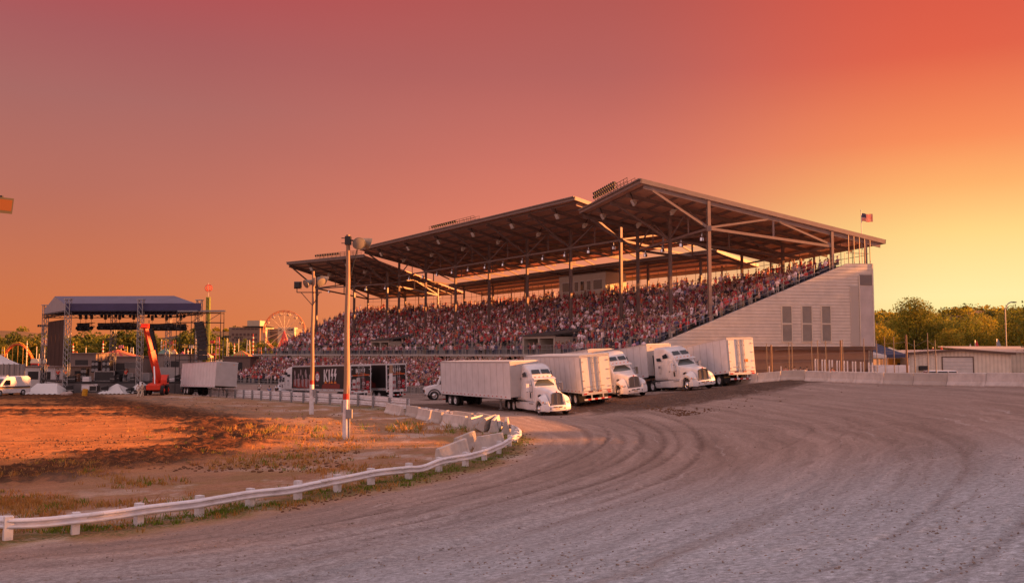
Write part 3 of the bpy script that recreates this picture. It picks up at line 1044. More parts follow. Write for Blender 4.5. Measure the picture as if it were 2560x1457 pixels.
# stair rail that climbs the end wall
m = MB()
for q in range(13):
    s = 1.2 + (S1 - 0.6) * q / 12 * 0.965
    z = deck_z(s) + 0.15
    m.tube((s, 0.15, z), (s, 0.15, z + 1.25), 0.03, n=6)
for dz in (0.35, 0.8, 1.25):
    m.tube((1.2, 0.15, deck_z(1.2) + 0.15 + dz), (S1 - 0.6, 0.15, deck_z(S1 - 0.6) + 0.15 + dz), 0.022, n=6)
wp('end_railing', m, GREYMET)
m = MB()
for q in range(5):
    s = S1 + 0.3 + q * 0.65
    m.tube((s, 0.15, Z1 + 0.2), (s, 0.15, roof_z(s, 22.5) - 0.3), 0.05, n=6)
m.tube((S1, 0.15, Z1 + 1.3), (26, 0.15, Z1 + 1.3), 0.04, n=6)
wp('end_screen', m, PAINTST)

# front fence on the ledge
for i in range(3):
    m = MB(); a0 = joint(i, -4.3); b0 = joint(i + 1, -4.3); L = (b0 - a0).length
    n = int(L / 0.55)
    for q in range(n + 1):
        p = a0.lerp(b0, q / n)
        m.tube((p.x, p.y, 4.75), (p.x, p.y, 5.85), 0.035 if q % 5 == 0 else 0.013, n=5)
    for z in (4.95, 5.4, 5.85):
        m.beam((a0.x, a0.y, z), (b0.x, b0.y, z), 0.03, 0.035)
    gp('front_railing', m, GREYMET, smooth=0)

# stair entrances
for t in (8.0, 57.5):
    fr = Matrix.Identity(4)
    o0 = sec_pt(1, t, 0.0)
    for r in range(3):
        fr[r][0] = (UJ[1].x, UJ[1].y, 0)[r]; fr[r][1] = (NJ[1].x, NJ[1].y, 0)[r]; fr[r][2] = (0, 0, 1)[r]; fr[r][3] = (o0.x, o0.y, 0)[r]
    root = bpy.data.objects.new('stair_entrance', None); col.objects.link(root); root.parent = GS; root.matrix_local = GINV @ fr
    m = MB()
    for x in (-3.6, -0.1, 3.6):
        m.span((x - 0.15, -0.6, 4.75), (x + 0.15, 5.4, 7.0))
    m.span((-3.75, -0.62, 6.8), (3.75, -0.4, 7.12)); m.span((-3.45, 2.0, 4.75), (3.45, 2.2, 6.95))
    m.build('entrance_wall', BEIGE, root, 0)
    m = MB(); m.add([(-3.95, -0.9, 7.12), (3.95, -0.9, 7.12), (3.95, 5.6, 7.9), (-3.95, 5.6, 7.9), (-3.95, -0.9, 7.28), (3.95, -0.9, 7.28), (3.95, 5.6, 8.06), (-3.95, 5.6, 8.06)],
                    [(3, 2, 1, 0), (4, 5, 6, 7), (0, 1, 5, 4), (1, 2, 6, 5), (2, 3, 7, 6), (3, 0, 4, 7)])
    m.build('entrance_roof', mat('dark_roofing', (0.075, 0.06, 0.055), 0.85, var=0.2, vscale=1), root, 0)

# press box
fr = Matrix.Identity(4); o0 = sec_pt(1, 27.0, 21.0)
for r in range(3):
    fr[r][0] = (UJ[1].x, UJ[1].y, 0)[r]; fr[r][1] = (NJ[1].x, NJ[1].y, 0)[r]; fr[r][2] = (0, 0, 1)[r]; fr[r][3] = (o0.x, o0.y, 0)[r]
PB = bpy.data.objects.new('press_box', None); col.objects.link(PB); PB.parent = GS; PB.matrix_local = GINV @ fr
m = MB(); m.span((-6.2, 0, 13.2), (6.2, 4.2, 17.6)); m.build('box_wall', CREAM, PB, 0)
for x0, x1 in ((-5.2, -3.2), (-2.3, -1.5), (-0.6, 0.2), (1.0, 1.8), (2.9, 5.2)):
    m = MB(); m.span((x0, -0.06, 15.0), (x1, 0.05, 16.5)); w = m.build('window', GLASS, PB, 0)
    m = MB(); m.span((x0 - 0.1, -0.1, 14.9), (x1 + 0.1, -0.002, 15.0)); m.span((x0 - 0.1, -0.1, 16.5), (x1 + 0.1, -0.002, 16.6)); m.build('window_frame', WHITE, w, 0)
m = MB(); m.span((-6.35, -0.15, 17.6), (6.35, 4.3, 17.75)); m.build('box_roof', TRIM, PB, 0)


# lamps under the roof and banks above the eave
def floodlight(p, aim, size=0.75):
    aim = Vector(aim).normalized()
    q = aim.to_track_quat('X', 'Z').to_matrix().to_4x4(); q.translation = Vector(p) - GSO
    m = MB()
    m.use(BEIGE).loft([[(-0.35 * size, a * 0.25 * size, b * 0.25 * size) for a, b in ((-1, -1), (1, -1), (1, 1), (-1, 1))],
                       [(0.35 * size, a * 0.6 * size, b * 0.6 * size) for a, b in ((-1, -1), (1, -1), (1, 1), (-1, 1))]])
    o = m.build('floodlight', None, GS, 0); o.matrix_local = q
    m = MB(); m.span((0.352 * size, -0.52 * size, -0.52 * size), (0.37 * size, 0.52 * size, 0.52 * size)); m.build('lens', mat('lamp_glass', (0.55, 0.5, 0.45), 0.2), o, 0)
    m = MB(); m.beam((0, 0, 0.3), (-0.1, 0, 1.1), 0.08, 0.08); m.build('bracket', DARK, o, 0)


for i, zf, ts in ((0, 22.5, (5.2, 15.6)), (1, 24.3, (6, 17, 28, 39, 50, 61)), (2, 23.0, (6, 16.5))):
    for t in ts:
        for s in (1.2, 5.6):
            p = sec_pt(i, t, s); aim = Vector((-NJ[i].x, -NJ[i].y, -0.55)) if s < 2 else Vector((NJ[i].x, NJ[i].y, -0.8))
            floodlight((p.x, p.y, roof_z(s, zf) - 1.1), aim, 0.62)
    # pendant lamps on the strut
    for t in np.arange(2.5, LEN[i] - 1, 5.5):
        p = sec_pt(i, float(t), SC + 0.3); z = zf - 5.0
        m = MB(); m.lathe([(0.02, 0.5), (0.05, 0.1), (0.22, -0.05), (0.26, -0.4), (0.0, -0.42)], 10, Matrix.Translation((p.x, p.y, z - 0.3)))
        gp('pendant_lamp', m, CHROME, smooth=40)


def light_bank(i, t0, t1, zf, l0, l1, s=0.15):
    root = bpy.data.objects.new('light_bank', None); col.objects.link(root); root.parent = GS
    def P(t, ds, dz):
        p = sec_pt(i, t, s + ds); return Vector((p.x, p.y, roof_z(s, zf) + 0.15 + dz)) - GSO
    m = MB(); n = int((t1 - t0) / 1.1)
    for q in range(n + 1):
        t = t0 + (t1 - t0) * q / n
        m.tube(P(t, 0, 0), P(t, 0, 1.05), 0.03, n=5); m.tube(P(t, 0.9, -0.1), P(t, 0.9, 1.05), 0.025, n=5)
    for dz in (0.35, 0.7, 1.05):
        m.tube(P(t0, 0, dz), P(t1, 0, dz), 0.03, n=5)
        m.tube(P(t0, 0.9, dz), P(t1, 0.9, dz), 0.025, n=5)
    m.build('catwalk_rail', DARK, root, 0)
    k = max(3, int((l1 - l0) / 0.62))
    for q in range(k):
        t = l0 + (l1 - l0) * q / (k - 1)
        for dz in ((0.55, 1.0) if i == 0 else (0.75,)):
            A = P(t, -0.45, dz); d = Vector((-NJ[i].x, -NJ[i].y, -0.45)).normalized()
            M = d.to_track_quat('Z', 'Y').to_matrix().to_4x4(); M.translation = A
            m = MB(); m.lathe([(0.04, -0.22), (0.10, -0.2), (0.15, -0.06), (0.22, 0.08), (0.21, 0.1), (0.0, 0.02)], 10, M)
            m.tube(A - d * 0.2, P(t, 0, dz - 0.2), 0.04, n=5)
            m.build('lamp', DARK, root, 40)


light_bank(0, 4.5, 15.5, 22.5, 7.5, 14.5)
light_bank(1, 26.0, 40.5, 24.3, 31.0, 38.5)
light_bank(2, 2.0, 14.0, 23.0, 7.0, 13.5)


# ------------------------------------------------------------------ crowd in the stand
def person_template(kind):
    """tiny figure facing -Y at the origin: legs, torso, arms, head; returns verts, faces and a colour slot per face"""
    m = MB(); slot = []
    def seg(fn, s):
        a = len(m.f); fn(); slot.extend([s] * (len(m.f) - a))
    def ring(z, w, d, y=0.0, n=6):
        return [(w * math.cos(2 * math.pi * k / n), y + d * math.sin(2 * math.pi * k / n), z) for k in range(n)]
    if kind == 'sit':
        hz = 0.46
        seg(lambda: m.beam((-0.10, 0.05, hz + 0.06), (-0.11, -0.38, hz + 0.06), 0.15, 0.15), 2)
        seg(lambda: m.beam((0.10, 0.05, hz + 0.06), (0.11, -0.38, hz + 0.06), 0.15, 0.15), 2)
        seg(lambda: m.beam((-0.11, -0.38, hz + 0.05), (-0.11, -0.36, 0.02), 0.12, 0.12), 2)
        seg(lambda: m.beam((0.11, -0.38, hz + 0.05), (0.11, -0.36, 0.02), 0.12, 0.12), 2)
    else:
        hz = 0.86
        seg(lambda: m.tube((-0.09, 0, hz), (-0.12, -0.03, 0.02), 0.095, 0.06, 5), 2)
        seg(lambda: m.tube((0.09, 0, hz), (0.12, 0.02, 0.02), 0.095, 0.06, 5), 2)
    seg(lambda: m.loft([ring(hz - 0.04, 0.17, 0.12), ring(hz + 0.2, 0.165, 0.115), ring(hz + 0.46, 0.22, 0.125), ring(hz + 0.57, 0.08, 0.07)]), 0)
    if kind == 'cheer':
        seg(lambda: m.tube((-0.2, 0, hz + 0.5), (-0.30, -0.1, hz + 0.86), 0.05, 0.035, 5), 1)
        seg(lambda: m.tube((0.2, 0, hz + 0.5), (0.28, -0.12, hz + 0.9), 0.05, 0.035, 5), 1)
    else:
        seg(lambda: m.tube((-0.23, 0, hz + 0.48), (-0.27, -0.08, hz + 0.2), 0.052, 0.042, 5), 0)
        seg(lambda: m.tube((-0.27, -0.08, hz + 0.2), (-0.16, -0.28, hz + 0.14), 0.042, 0.035, 5), 1)
        seg(lambda: m.tube((0.23, 0, hz + 0.48), (0.27, -0.06, hz + 0.2), 0.052, 0.042, 5), 0)
        seg(lambda: m.tube((0.27, -0.06, hz + 0.2), (0.17, -0.28, hz + 0.15), 0.042, 0.035, 5), 1)
    seg(lambda: m.sphere((0, -0.02, hz + 0.72), (0.085, 0.10, 0.12), 6, 4), 1)
    seg(lambda: m.sphere((0, 0.02, hz + 0.765), (0.095, 0.10, 0.10), 6, 3), 3)
    return np.array(m.v), m.f, np.array(slot)


SHIRTS = np.array([(0.70, 0.66, 0.66), (0.55, 0.50, 0.52), (0.62, 0.55, 0.50), (0.33, 0.035, 0.04), (0.40, 0.07, 0.06), (0.22, 0.03, 0.045),
                   (0.06, 0.05, 0.06), (0.035, 0.03, 0.035), (0.10, 0.08, 0.10), (0.10, 0.09, 0.17), (0.05, 0.055, 0.11), (0.18, 0.14, 0.13),
                   (0.30, 0.24, 0.20), (0.42, 0.13, 0.06), (0.12, 0.17, 0.26), (0.12, 0.16, 0.08), (0.44, 0.27, 0.31), (0.24, 0.12, 0.18)])
SHIRT_P = np.array([11, 9, 6, 13, 12, 11, 9, 7, 7, 4, 3, 7, 6, 4, 2.5, 1.5, 7, 5], float); SHIRT_P /= SHIRT_P.sum()
SKIN = np.array([(0.55, 0.32, 0.23), (0.48, 0.26, 0.19), (0.60, 0.38, 0.28), (0.28, 0.15, 0.10)])
HAIR = np.array([(0.05, 0.03, 0.02), (0.10, 0.055, 0.03), (0.02, 0.015, 0.015), (0.30, 0.20, 0.10), (0.55, 0.50, 0.48), (0.30, 0.05, 0.04)])
PANTS = np.array([(0.05, 0.06, 0.10), (0.08, 0.09, 0.14), (0.03, 0.03, 0.03), (0.28, 0.22, 0.16), (0.40, 0.36, 0.33)])
TEMPL = {k: person_template(k) for k in ('sit', 'stand', 'cheer')}


def crowd(name, spots, label, cat='crowd'):
    """spots: (x, y, z, yaw, kind)"""
    V, Fc, C = [], [], []
    off = 0
    spots_by = {}
    for sp in spots:
        spots_by.setdefault(sp[4], []).append(sp)
    for kind, lst in spots_by.items():
        tv, tf, ts = TEMPL[kind]
        n = len(lst); a = np.array([[s[0], s[1], s[2], s[3]] for s in lst])
        sc = rng.normal(1.0, 0.06, n)[:, None]
        c, s = np.cos(a[:, 3])[:, None], np.sin(a[:, 3])[:, None]
        X = a[:, 0:1] + sc * (tv[None, :, 0] * c - tv[None, :, 1] * s)
        Y = a[:, 1:2] + sc * (tv[None, :, 0] * s + tv[None, :, 1] * c)
        Z = a[:, 2:3] + sc * tv[None, :, 2]
        V.append(np.stack([X, Y, Z], 2).reshape(-1, 3))
        nv = len(tv)
        shirt = SHIRTS[rng.choice(len(SHIRTS), n, p=SHIRT_P)] * rng.uniform(1.2, 1.85, n)[:, None] * np.array([1.0, 0.88, 0.92])
        skin = SKIN[rng.integers(0, len(SKIN), n)]; hair = HAIR[rng.integers(0, len(HAIR), n)]; pant = PANTS[rng.integers(0, len(PANTS), n)]
        pal = np.stack([shirt, skin, pant, hair], 1)
        ln = np.array([len(f) for f in tf])
        cslot = np.repeat(ts, ln)
        C.append(pal[:, cslot, :].reshape(-1, 3))
        for k in range(n):
            o = off + k * nv
            Fc.extend([tuple(i + o for i in f) for f in tf])
        off += n * nv
    me = bpy.data.meshes.new(name)
    me.from_pydata(np.vstack(V).tolist(), [], Fc)
    ca = me.color_attributes.new('Col', 'FLOAT_COLOR', 'CORNER')
    cc = np.vstack(C); cc = np.hstack([cc, np.ones((len(cc), 1))])
    ca.data.foreach_set('color', cc.astype(np.float32).ravel())
    me.materials.append(VCOL)
    o = bpy.data.objects.new(name, me); col.objects.link(o)
    return tag(o, label, cat, kind='stuff')


def stand_crowd():
    up, low = [], []
    for i in range(3):
        yaw0 = math.atan2(-NJ[i].y, -NJ[i].x) + math.pi / 2
        for k, (s, z) in enumerate(ROWS[:-1]):
            a = deck_pt(i, 0, s); b = deck_pt(i, 1, s); L = (b - a).length
            n = int(L / 0.50)
            dens = 0.95 if k < 21 else 0.95 - 0.08 * (k - 20)
            if i == 2: dens -= 0.06
            for q in range(n):
                f = (q + 0.5 + rng.normal(0, 0.12)) / n
                aisle = (f * L) % 11.0
                if 5.1 < aisle < 6.0 and rng.random() < 0.55: continue
                gap = mnoise.noise(Vector((f * L * 0.35 + 31 * i, k * 0.5, 2.0)))
                if rng.random() > dens - max(0, gap - 0.30) * 1.6: continue
                if k < 6 and i == 1 and (3.4 < f * L < 12.0 or 53.4 < f * L < 62.0): continue
                r = rng.random()
                kind = 'sit' if r < 0.62 else ('stand' if r < 0.94 else 'cheer')
                p = deck_pt(i, min(max(f, 0.004), 0.996), s + (0.34 if kind == 'sit' else 0.12))
                up.append((p.x, p.y, z, yaw0 + rng.normal(0, 0.35), kind))
        for k, (s, z) in enumerate(LOW[:-1]):
            a = deck_pt(i, 0, s); b = deck_pt(i, 1, s); L = (b - a).length
            n = int(L / 0.5)
            for q in range(n):
                if rng.random() > 0.88: continue
                f = (q + 0.5 + rng.normal(0, 0.15)) / n
                kind = 'stand' if rng.random() < 0.85 else 'cheer'
                p = deck_pt(i, min(max(f, 0.004), 0.996), s + 0.2)
                low.append((p.x, p.y, z, yaw0 + rng.normal(0, 0.4), kind))
        # people along the front walkway, and a few in the stair entrances
        a = joint(i, 0); b = joint(i + 1, 0); L = (b - a).length
        for q in range(int(L * 2.6)):
            f = rng.random(); s = rng.uniform(-3.7, 1.0)
            if i == 1 and (3.4 < f * L < 12.6 or 53.0 < f * L < 62.0) and s > -0.9 and rng.random() < 0.75: continue
            p = deck_pt(i, f, s)
            up.append((p.x, p.y, 4.55, yaw0 + rng.normal(0, 0.8), 'stand'))
    crowd('seated_crowd', up, 'spectators filling the roofed upper seats of the grandstand')
    crowd('lower_crowd', low, 'dense crowd in the open lower seats before the grandstand wall')


stand_crowd()

# ------------------------------------------------------------------ trucks
def wheel(parent, x, y, r=0.52, w=0.30, rim=WHITE, dual=False, side=1):
    """one axle end: tyre part with its rim as sub-part; side +1 is the left of the vehicle"""
    M = Matrix.Translation((x, y, r)) @ Matrix.Rotation(-math.pi / 2 * side, 4, 'X')
    t = MB()
    k = 2 if dual else 1
    for q in range(k):
        o = -q * (w + 0.06)
        t.lathe([(r * 0.58, o - w / 2), (r * 0.86, o - w / 2), (r * 0.97, o - w * 0.42), (r, o - w * 0.25), (r, o + w * 0.25), (r * 0.97, o + w * 0.42),
                 (r * 0.86, o + w / 2), (r * 0.58, o + w / 2)], 24, M)
    ty = t.build('tyre', RUBBER, parent, 40)
    m = MB()
    if dual:
        m.lathe([(r * 0.585, w / 2 - 0.01), (r * 0.54, w / 2 - 0.03), (r * 0.50, -0.02), (r * 0.28, -0.06), (r * 0.24, 0.10), (r * 0.16, 0.14), (0, 0.15)], 20, M)
    else:
        m.lathe([(r * 0.585, w / 2 - 0.01), (r * 0.54, w / 2 - 0.02), (r * 0.50, w / 2 - 0.05), (r * 0.34, w / 2 + 0.02), (r * 0.24, w / 2 + 0.05), (r * 0.18, w / 2 + 0.10), (0, w / 2 + 0.11)], 20, M)
    for q in range(10):
        a = 2 * math.pi * q / 10; rr = r * 0.40
        m.tube(M @ Vector((rr * math.cos(a), rr * math.sin(a), -0.06)), M @ Vector((rr * math.cos(a), rr * math.sin(a), (w / 2 + 0.02) if not dual else 0.0)), 0.022, n=5)
    m.build('rim', rim, ty, 40)
    return ty


def rail_dashes(mb, x0, x1, y, z, step=0.9, ln=0.42, h=0.07, M=None):
    x = x0; i = 0
    while x + ln < x1:
        mb.use(REDPAINT if i % 2 == 0 else WHITE)
        mb.span((x, y - 0.004, z - h / 2), (x + ln, y + 0.004, z + h / 2), M)
        x += ln * 1.05 if step is None else step; i += 1


def make_trailer(label, L=14.6, black=False, name='semi_trailer', group='semi trailers parked on the track'):
    """origin on the ground under the middle of the rear doors, +X forwards"""
    root = thing(name, label, 'trailer', group=group)
    W, zb, zt = 2.6, 1.16, 4.08
    h = W / 2
    body = BLACKWRAP if black else TRAILER
    m = MB(); m.span((0.12, -h, zb + 0.02), (L, h, zt - 0.05))
    b = m.build('box_body', body, root, 0, 0.035)
    m = MB()
    for s in (-1, 1):
        m.span((0.05, s * (h + 0.012) - 0.015, zb - 0.12), (L, s * (h + 0.012) + 0.015, zb + 0.16))
    m.build('bottom_rail', ALU if black else WHITE, root, 0)
    m = MB(); m.span((0.0, -h - 0.01, zt - 0.13), (L + 0.02, -h + 0.03, zt)); m.span((0.0, h - 0.03, zt - 0.13), (L + 0.02, h + 0.01, zt))
    m.build('top_rail', ALU, root, 0)
    m = MB()
    n = 16
    m.loft([[(L * q / n, -h + 0.03, zt - 0.05), (L * q / n, h - 0.03, zt - 0.05), (L * q / n, h - 0.2, zt + 0.02), (L * q / n, -h + 0.2, zt + 0.02)] for q in range(n + 1)])
    m.build('trailer_roof', mat('roof_skin', (0.74, 0.73, 0.72), 0.5, var=0.08, vscale=0.8, dirt=(0.4, 0.3, 0.24), dscale=0.6, damt=0.4), root, 20)
    m = MB()
    for s in (-1, 1):
        q = 0; x = 0.5
        while x < L - 0.4:
            m.use(REDPAINT if not black else (WHITE if q % 2 else REDPAINT))
            m.span((x, s * (h + 0.032) - 0.004, zb + 0.01), (x + 0.22, s * (h + 0.032) + 0.004, zb + 0.08))
            x += 0.82; q += 1
    m.build('reflective_tape', None, root, 0)
    # rear frame and doors
    m = MB(); m.span((0.0, -h, zb - 0.28), (0.12, -h + 0.09, zt)); m.span((0.0, h - 0.09, zb - 0.28), (0.12, h, zt))
    m.span((0.0, -h + 0.09, zt - 0.16), (0.12, h - 0.09, zt)); m.span((0.0, -h + 0.09, zb - 0.28), (0.12, h - 0.09, zb + 0.02))
    m.build('rear_frame', ALU if not black else WHITE, root, 0)
    for s in (-1, 1):
        m = MB()
        a, c = (0.012, h - 0.11) if s > 0 else (-h + 0.11, -0.012)
        m.span((-0.03, a, zb + 0.05), (0.05, c, zt - 0.19))
        d = m.build('door', DOORBLACK if black else DOORW, root, 0, 0.012)
        m = MB()
        for k in ((0.14, 0.34) if s > 0 else (-0.34, -0.14)):
            m.tube((-0.065, k, zb - 0.06), (-0.065, k, zt - 0.14), 0.022, n=6)
            for z in (zb + 0.15, 1.9, 2.6, 3.4, zt - 0.28):
                m.box((-0.05, k, z), (0.05, 0.10, 0.07))
            m.box((-0.07, k + s * 0.16, 1.55), (0.03, 0.34, 0.05))
        m.build('lock_rod', STEEL, d, 0)
        m = MB()
        for z in (1.45, 2.05, 2.8, 3.55):
            m.box((-0.045, s * (h - 0.19), z), (0.03, 0.20, 0.10))
        m.build('hinge', STEEL, d, 0)
    m = MB(); 
    for q in range(6):
        m.use(REDPAINT if q % 2 == 0 else WHITE)
        y = -h + 0.12 + q * (W - 0.24) / 6
        m.span((-0.006, y, zb - 0.08), (-0.001, y + (W - 0.24) / 6 * 0.92, zb + 0.0))
    m.build('rear_tape', None, root, 0)
    for s in (-1, 1):
        m = MB()
        for q in range(3):
            m.span((-0.012, s * (h - 0.25) - 0.10 * (q - 1) - 0.045, zb - 0.24), (-0.001, s * (h - 0.25) - 0.10 * (q - 1) + 0.045, zb - 0.13))
        m.build('tail_light', RED, root, 0)
    # underride guard
    m = MB()
    m.use(ALU)
    for s in (-1, 1):
        m.beam((0.06, s * 0.5, zb - 0.2), (0.06, s * 0.5, 0.52), 0.09, 0.09)
    for q in range(8):
        m.use(REDPAINT if q % 2 == 0 else WHITE)
        y = -1.15 + q * 2.3 / 8
        m.span((0.0, y, 0.46), (0.12, y + 2.3 / 8, 0.58))
    m.build('underride_guard', None, root, 0)
    # running gear
    m = MB()
    for s in (-0.45, 0.45):
        m.beam((0.8, s, 0.95), (4.6, s, 0.95), 0.12, 0.24)
    for x in (1.9, 3.15):
        m.tube((x, -1.0, 0.52), (x, 1.0, 0.52), 0.10, n=8)
        m.box((x, 0, 0.75), (0.4, 1.0, 0.2))
    for x in np.arange(0.6, L - 0.4, 0.6):
        m.span((x - 0.03, -h + 0.05, zb - 0.12), (x + 0.03, h - 0.05, zb))
    m.build('underframe', DARK, root, 0)
    for x in (1.9, 3.15):
        for s in (-1, 1):
            wheel(root, x, s * 1.10, rim=WHITE, dual=True, side=s)
    for s in (-1, 1):
        m = MB(); m.span((0.95, s * 0.98 - 0.30, 0.25), (0.98, s * 0.98 + 0.30, 0.98)); m.build('mud_flap', BLACK, root, 0)
        m = MB(); m.beam((L - 3.0, s * 0.75, zb - 0.1), (L - 3.0, s * 0.75, 0.12), 0.12, 0.12); m.box((L - 3.0, s * 0.75, 0.08), (0.3, 0.3, 0.05))
        m.beam((L - 3.0, s * 0.75, 0.6), (L - 2.2, s * 0.2, zb - 0.1), 0.06, 0.06)
        m.build('landing_leg', GREYMET, root, 0)
    m = MB(); m.box((L + 0.02, -0.8, 3.75), (0.03, 0.12, 0.07)); m.box((L + 0.02, 0.8, 3.75), (0.03, 0.12, 0.07))
    m.build('front_marker', AMBER, root, 0)
    return root


def arch(cx, r, z0, x0, x1, n=10, zc=0.5):
    return [(cx + r * math.cos(math.pi * k / n), zc + r * math.sin(math.pi * k / n)) for k in range(n + 1)]


def make_tractor(label, sleeper=True, name='truck_tractor', group='white conventional truck tractors'):
    """origin on the ground under the middle of the bumper, +X forwards (the body runs back along -X)"""
    root = thing(name, label, 'truck', group=group)
    W = WHITE

    def rr(x, w, z0, z1, r, top=1.0, n=3):
        """rounded section across the vehicle: half-width w, bottom z0, top z1, narrower by the factor top"""
        pts = []
        for cx, cz, a0 in ((w, z0, -90), (w * top, z1, 0), (-w * top, z1, 90), (-w, z0, 180)):
            sx = 1 if cx > 0 else -1
            for k in range(n + 1):
                a = R(a0 + 90 * k / n)
                oz = cz + (r if cz == z0 else -r)
                pts.append((x, cx - sx * r + r * math.cos(a), oz + r * math.sin(a)))
        return pts
    # hood: narrow at the grille, rising and widening to the windscreen
    m = MB()
    m.loft([rr(-0.28, 0.52, 0.85, 1.72, 0.10, 0.88), rr(-0.36, 0.56, 0.82, 1.80, 0.16, 0.86), rr(-0.8, 0.62, 0.80, 1.90, 0.2, 0.86), rr(-1.5, 0.78, 0.80, 2.02, 0.2, 0.86),
            rr(-2.05, 0.92, 0.80, 2.10, 0.18, 0.86), rr(-2.45, 1.0, 0.80, 2.13, 0.15, 0.88)])
    hood = m.build('hood', W, root, 50)
    # hood vents
    for s in (-1, 1):
        m = MB(); m.prism([(-1.95, 1.52), (-1.55, 1.60), (-1.45, 1.53), (-1.9, 1.40)], s * 0.86 - 0.04, s * 0.86 + 0.05, 'y'); m.build('hood_vent', BLACK, hood, 0)
    # fenders over the front wheels
    for s in (-1, 1):
        m = MB(); rings = []
        for k in range(15):
            a = R(-12 + 200 * k / 14); c, q = math.cos(a), math.sin(a)
            flare = 0.04 * math.sin(a)
            cx, cz = -1.12, 0.56
            ri, ro = 0.60, 0.78 + 0.10 * max(0, c) + (0.06 if c > 0 else 0)
            yi, yo = 0.60, 1.20
            front = max(0.0, c)
            yo2 = yo - 0.10 * front ** 2
            rings.append([(cx + ri * c, s * yi, cz + ri * q), (cx + ri * c, s * yo2, cz + ri * q), (cx + (ro - 0.05) * c, s * (yo2 + 0.02), cz + (ro - 0.05) * q),
                          (cx + ro * c, s * (yo2 - 0.09), cz + ro * q + flare), (cx + (ro + 0.12) * c, s * (yi + 0.1), cz + (ro + 0.22) * q + flare), (cx + ro * c, s * yi, cz + ro * q)])
        m.loft(rings)
        f = m.build('fender', W, root, 50)
        # headlight let into the fender nose
        m = MB(); m.sphere((-0.30, s * 0.83, 0.98), (0.13, 0.26, 0.14), 12, 8)
        hl = m.build('headlight', mat('headlight_glass', (0.55, 0.56, 0.58), 0.08, spec=0.8), root, 60)
        m = MB(); m.sphere((-0.40, s * 1.04, 1.0), (0.12, 0.10, 0.12), 10, 6); m.build('turn_signal', AMBER, hl, 60)
    # grille with chrome surround
    m = MB()
    out = [(-0.50, 0.84), (0.50, 0.84), (0.47, 1.60), (0.36, 1.72), (0.0, 1.78), (-0.36, 1.72), (-0.47, 1.60)]
    inn = [(a * 0.86, 0.84 + (b - 0.84) * 0.90 + 0.04) for a, b in out]
    n = len(out)
    vs = [(-0.17, a, b) for a, b in out] + [(-0.17, a, b) for a, b in inn] + [(-0.32, a, b) for a, b in out]
    fs = [(i, (i + 1) % n, n + (i + 1) % n, n + i) for i in range(n)] + [(2 * n + i, 2 * n + (i + 1) % n, (i + 1) % n, i) for i in range(n)]
    m.add(vs, fs); m.span((-0.24, -0.03, 0.86), (-0.155, 0.03, 1.74))
    g = m.build('grille_surround', CHROME, root, 0)
    m = MB(); m.prism([(a * 0.99, b) for a, b in inn], -0.26, -0.22, 'x')
    for k in range(17):
        y = -0.40 + k * 0.05
        m.span((-0.215, y - 0.008, 0.92), (-0.20, y + 0.008, 1.64 - 0.25 * abs(y) ** 1.5))
    m.build('grille', mat('grille_mesh', (0.34, 0.31, 0.29), 0.35, 0.8), g, 0)
    m = MB(); m.sphere((-0.2, 0, 1.80), (0.08, 0.05, 0.06), 8, 5); m.build('hood_badge', RED, g, 40)
    # bumper
    m = MB(); rings = []
    for k in range(13):
        y = -1.22 + 2.44 * k / 12; t = abs(y) / 1.22
        x = -0.02 - 0.42 * t ** 3
        rings.append([(x, y, 0.36), (x + 0.02, y, 0.44), (x + 0.02, y, 0.72), (x - 0.03, y, 0.80), (x - 0.22, y, 0.80), (x - 0.22, y, 0.36)])
    m.loft(rings)
    bp = m.build('bumper', W, root, 40)
    m = MB()
    for y0, y1, z0, z1 in ((-0.36, -0.06, 0.62, 0.69), (0.06, 0.36, 0.62, 0.69), (-0.98, -0.72, 0.50, 0.62), (0.72, 0.98, 0.50, 0.62), (-0.62, -0.54, 0.52, 0.60), (0.54, 0.62, 0.52, 0.60)):
        t = max(abs(y0), abs(y1)) / 1.22
        xx = -0.42 * t ** 3
        m.span((xx - 0.06, y0, z0), (xx + 0.045, y1, z1))
    m.build('bumper_slot', BLACK, bp, 0)
    m = MB(); m.span((0.0, -0.16, 0.46), (0.012, 0.16, 0.58)); m.build('licence_plate', mat('plate', (0.62, 0.50, 0.40), 0.5), bp, 0)
    # cab
    m = MB()
    m.loft([rr(-2.40, 1.00, 1.05, 2.12, 0.08, 0.94), rr(-2.62, 1.02, 1.02, 2.22, 0.08, 0.92), rr(-3.02, 1.05, 1.0, 2.82, 0.10, 0.86), rr(-3.25, 1.06, 1.0, 2.93, 0.12, 0.86),
            rr(-4.25, 1.08, 1.0, 2.98, 0.12, 0.88)])
    cab = m.build('cab', W, root, 45)
    # windscreen
    m = MB(); m.add([(-2.60, -0.84, 2.20), (-2.60, 0.84, 2.20), (-2.985, 0.74, 2.74), (-2.985, -0.74, 2.74), (-2.56, -0.0, 2.20), (-2.945, 0.0, 2.74)],
                    [(0, 4, 5, 3), (4, 1, 2, 5)])
    m.build('windscreen', SCREEN, cab, 30)
    m = MB(); m.loft([[(-2.93, y, 2.80), (-2.60 + 0.12 * abs(y), y, 2.72), (-2.60 + 0.12 * abs(y), y, 2.77), (-2.98, y, 2.90)] for y in (-0.92, -0.5, 0, 0.5, 0.92)])
    m.build('sun_visor', W, cab, 30)
    m = MB()
    for y in (-0.7, -0.35, 0, 0.35, 0.7):
        m.box((-2.85, y, 2.93), (0.12, 0.10, 0.05))
    m.build('roof_marker', AMBER, cab, 0)
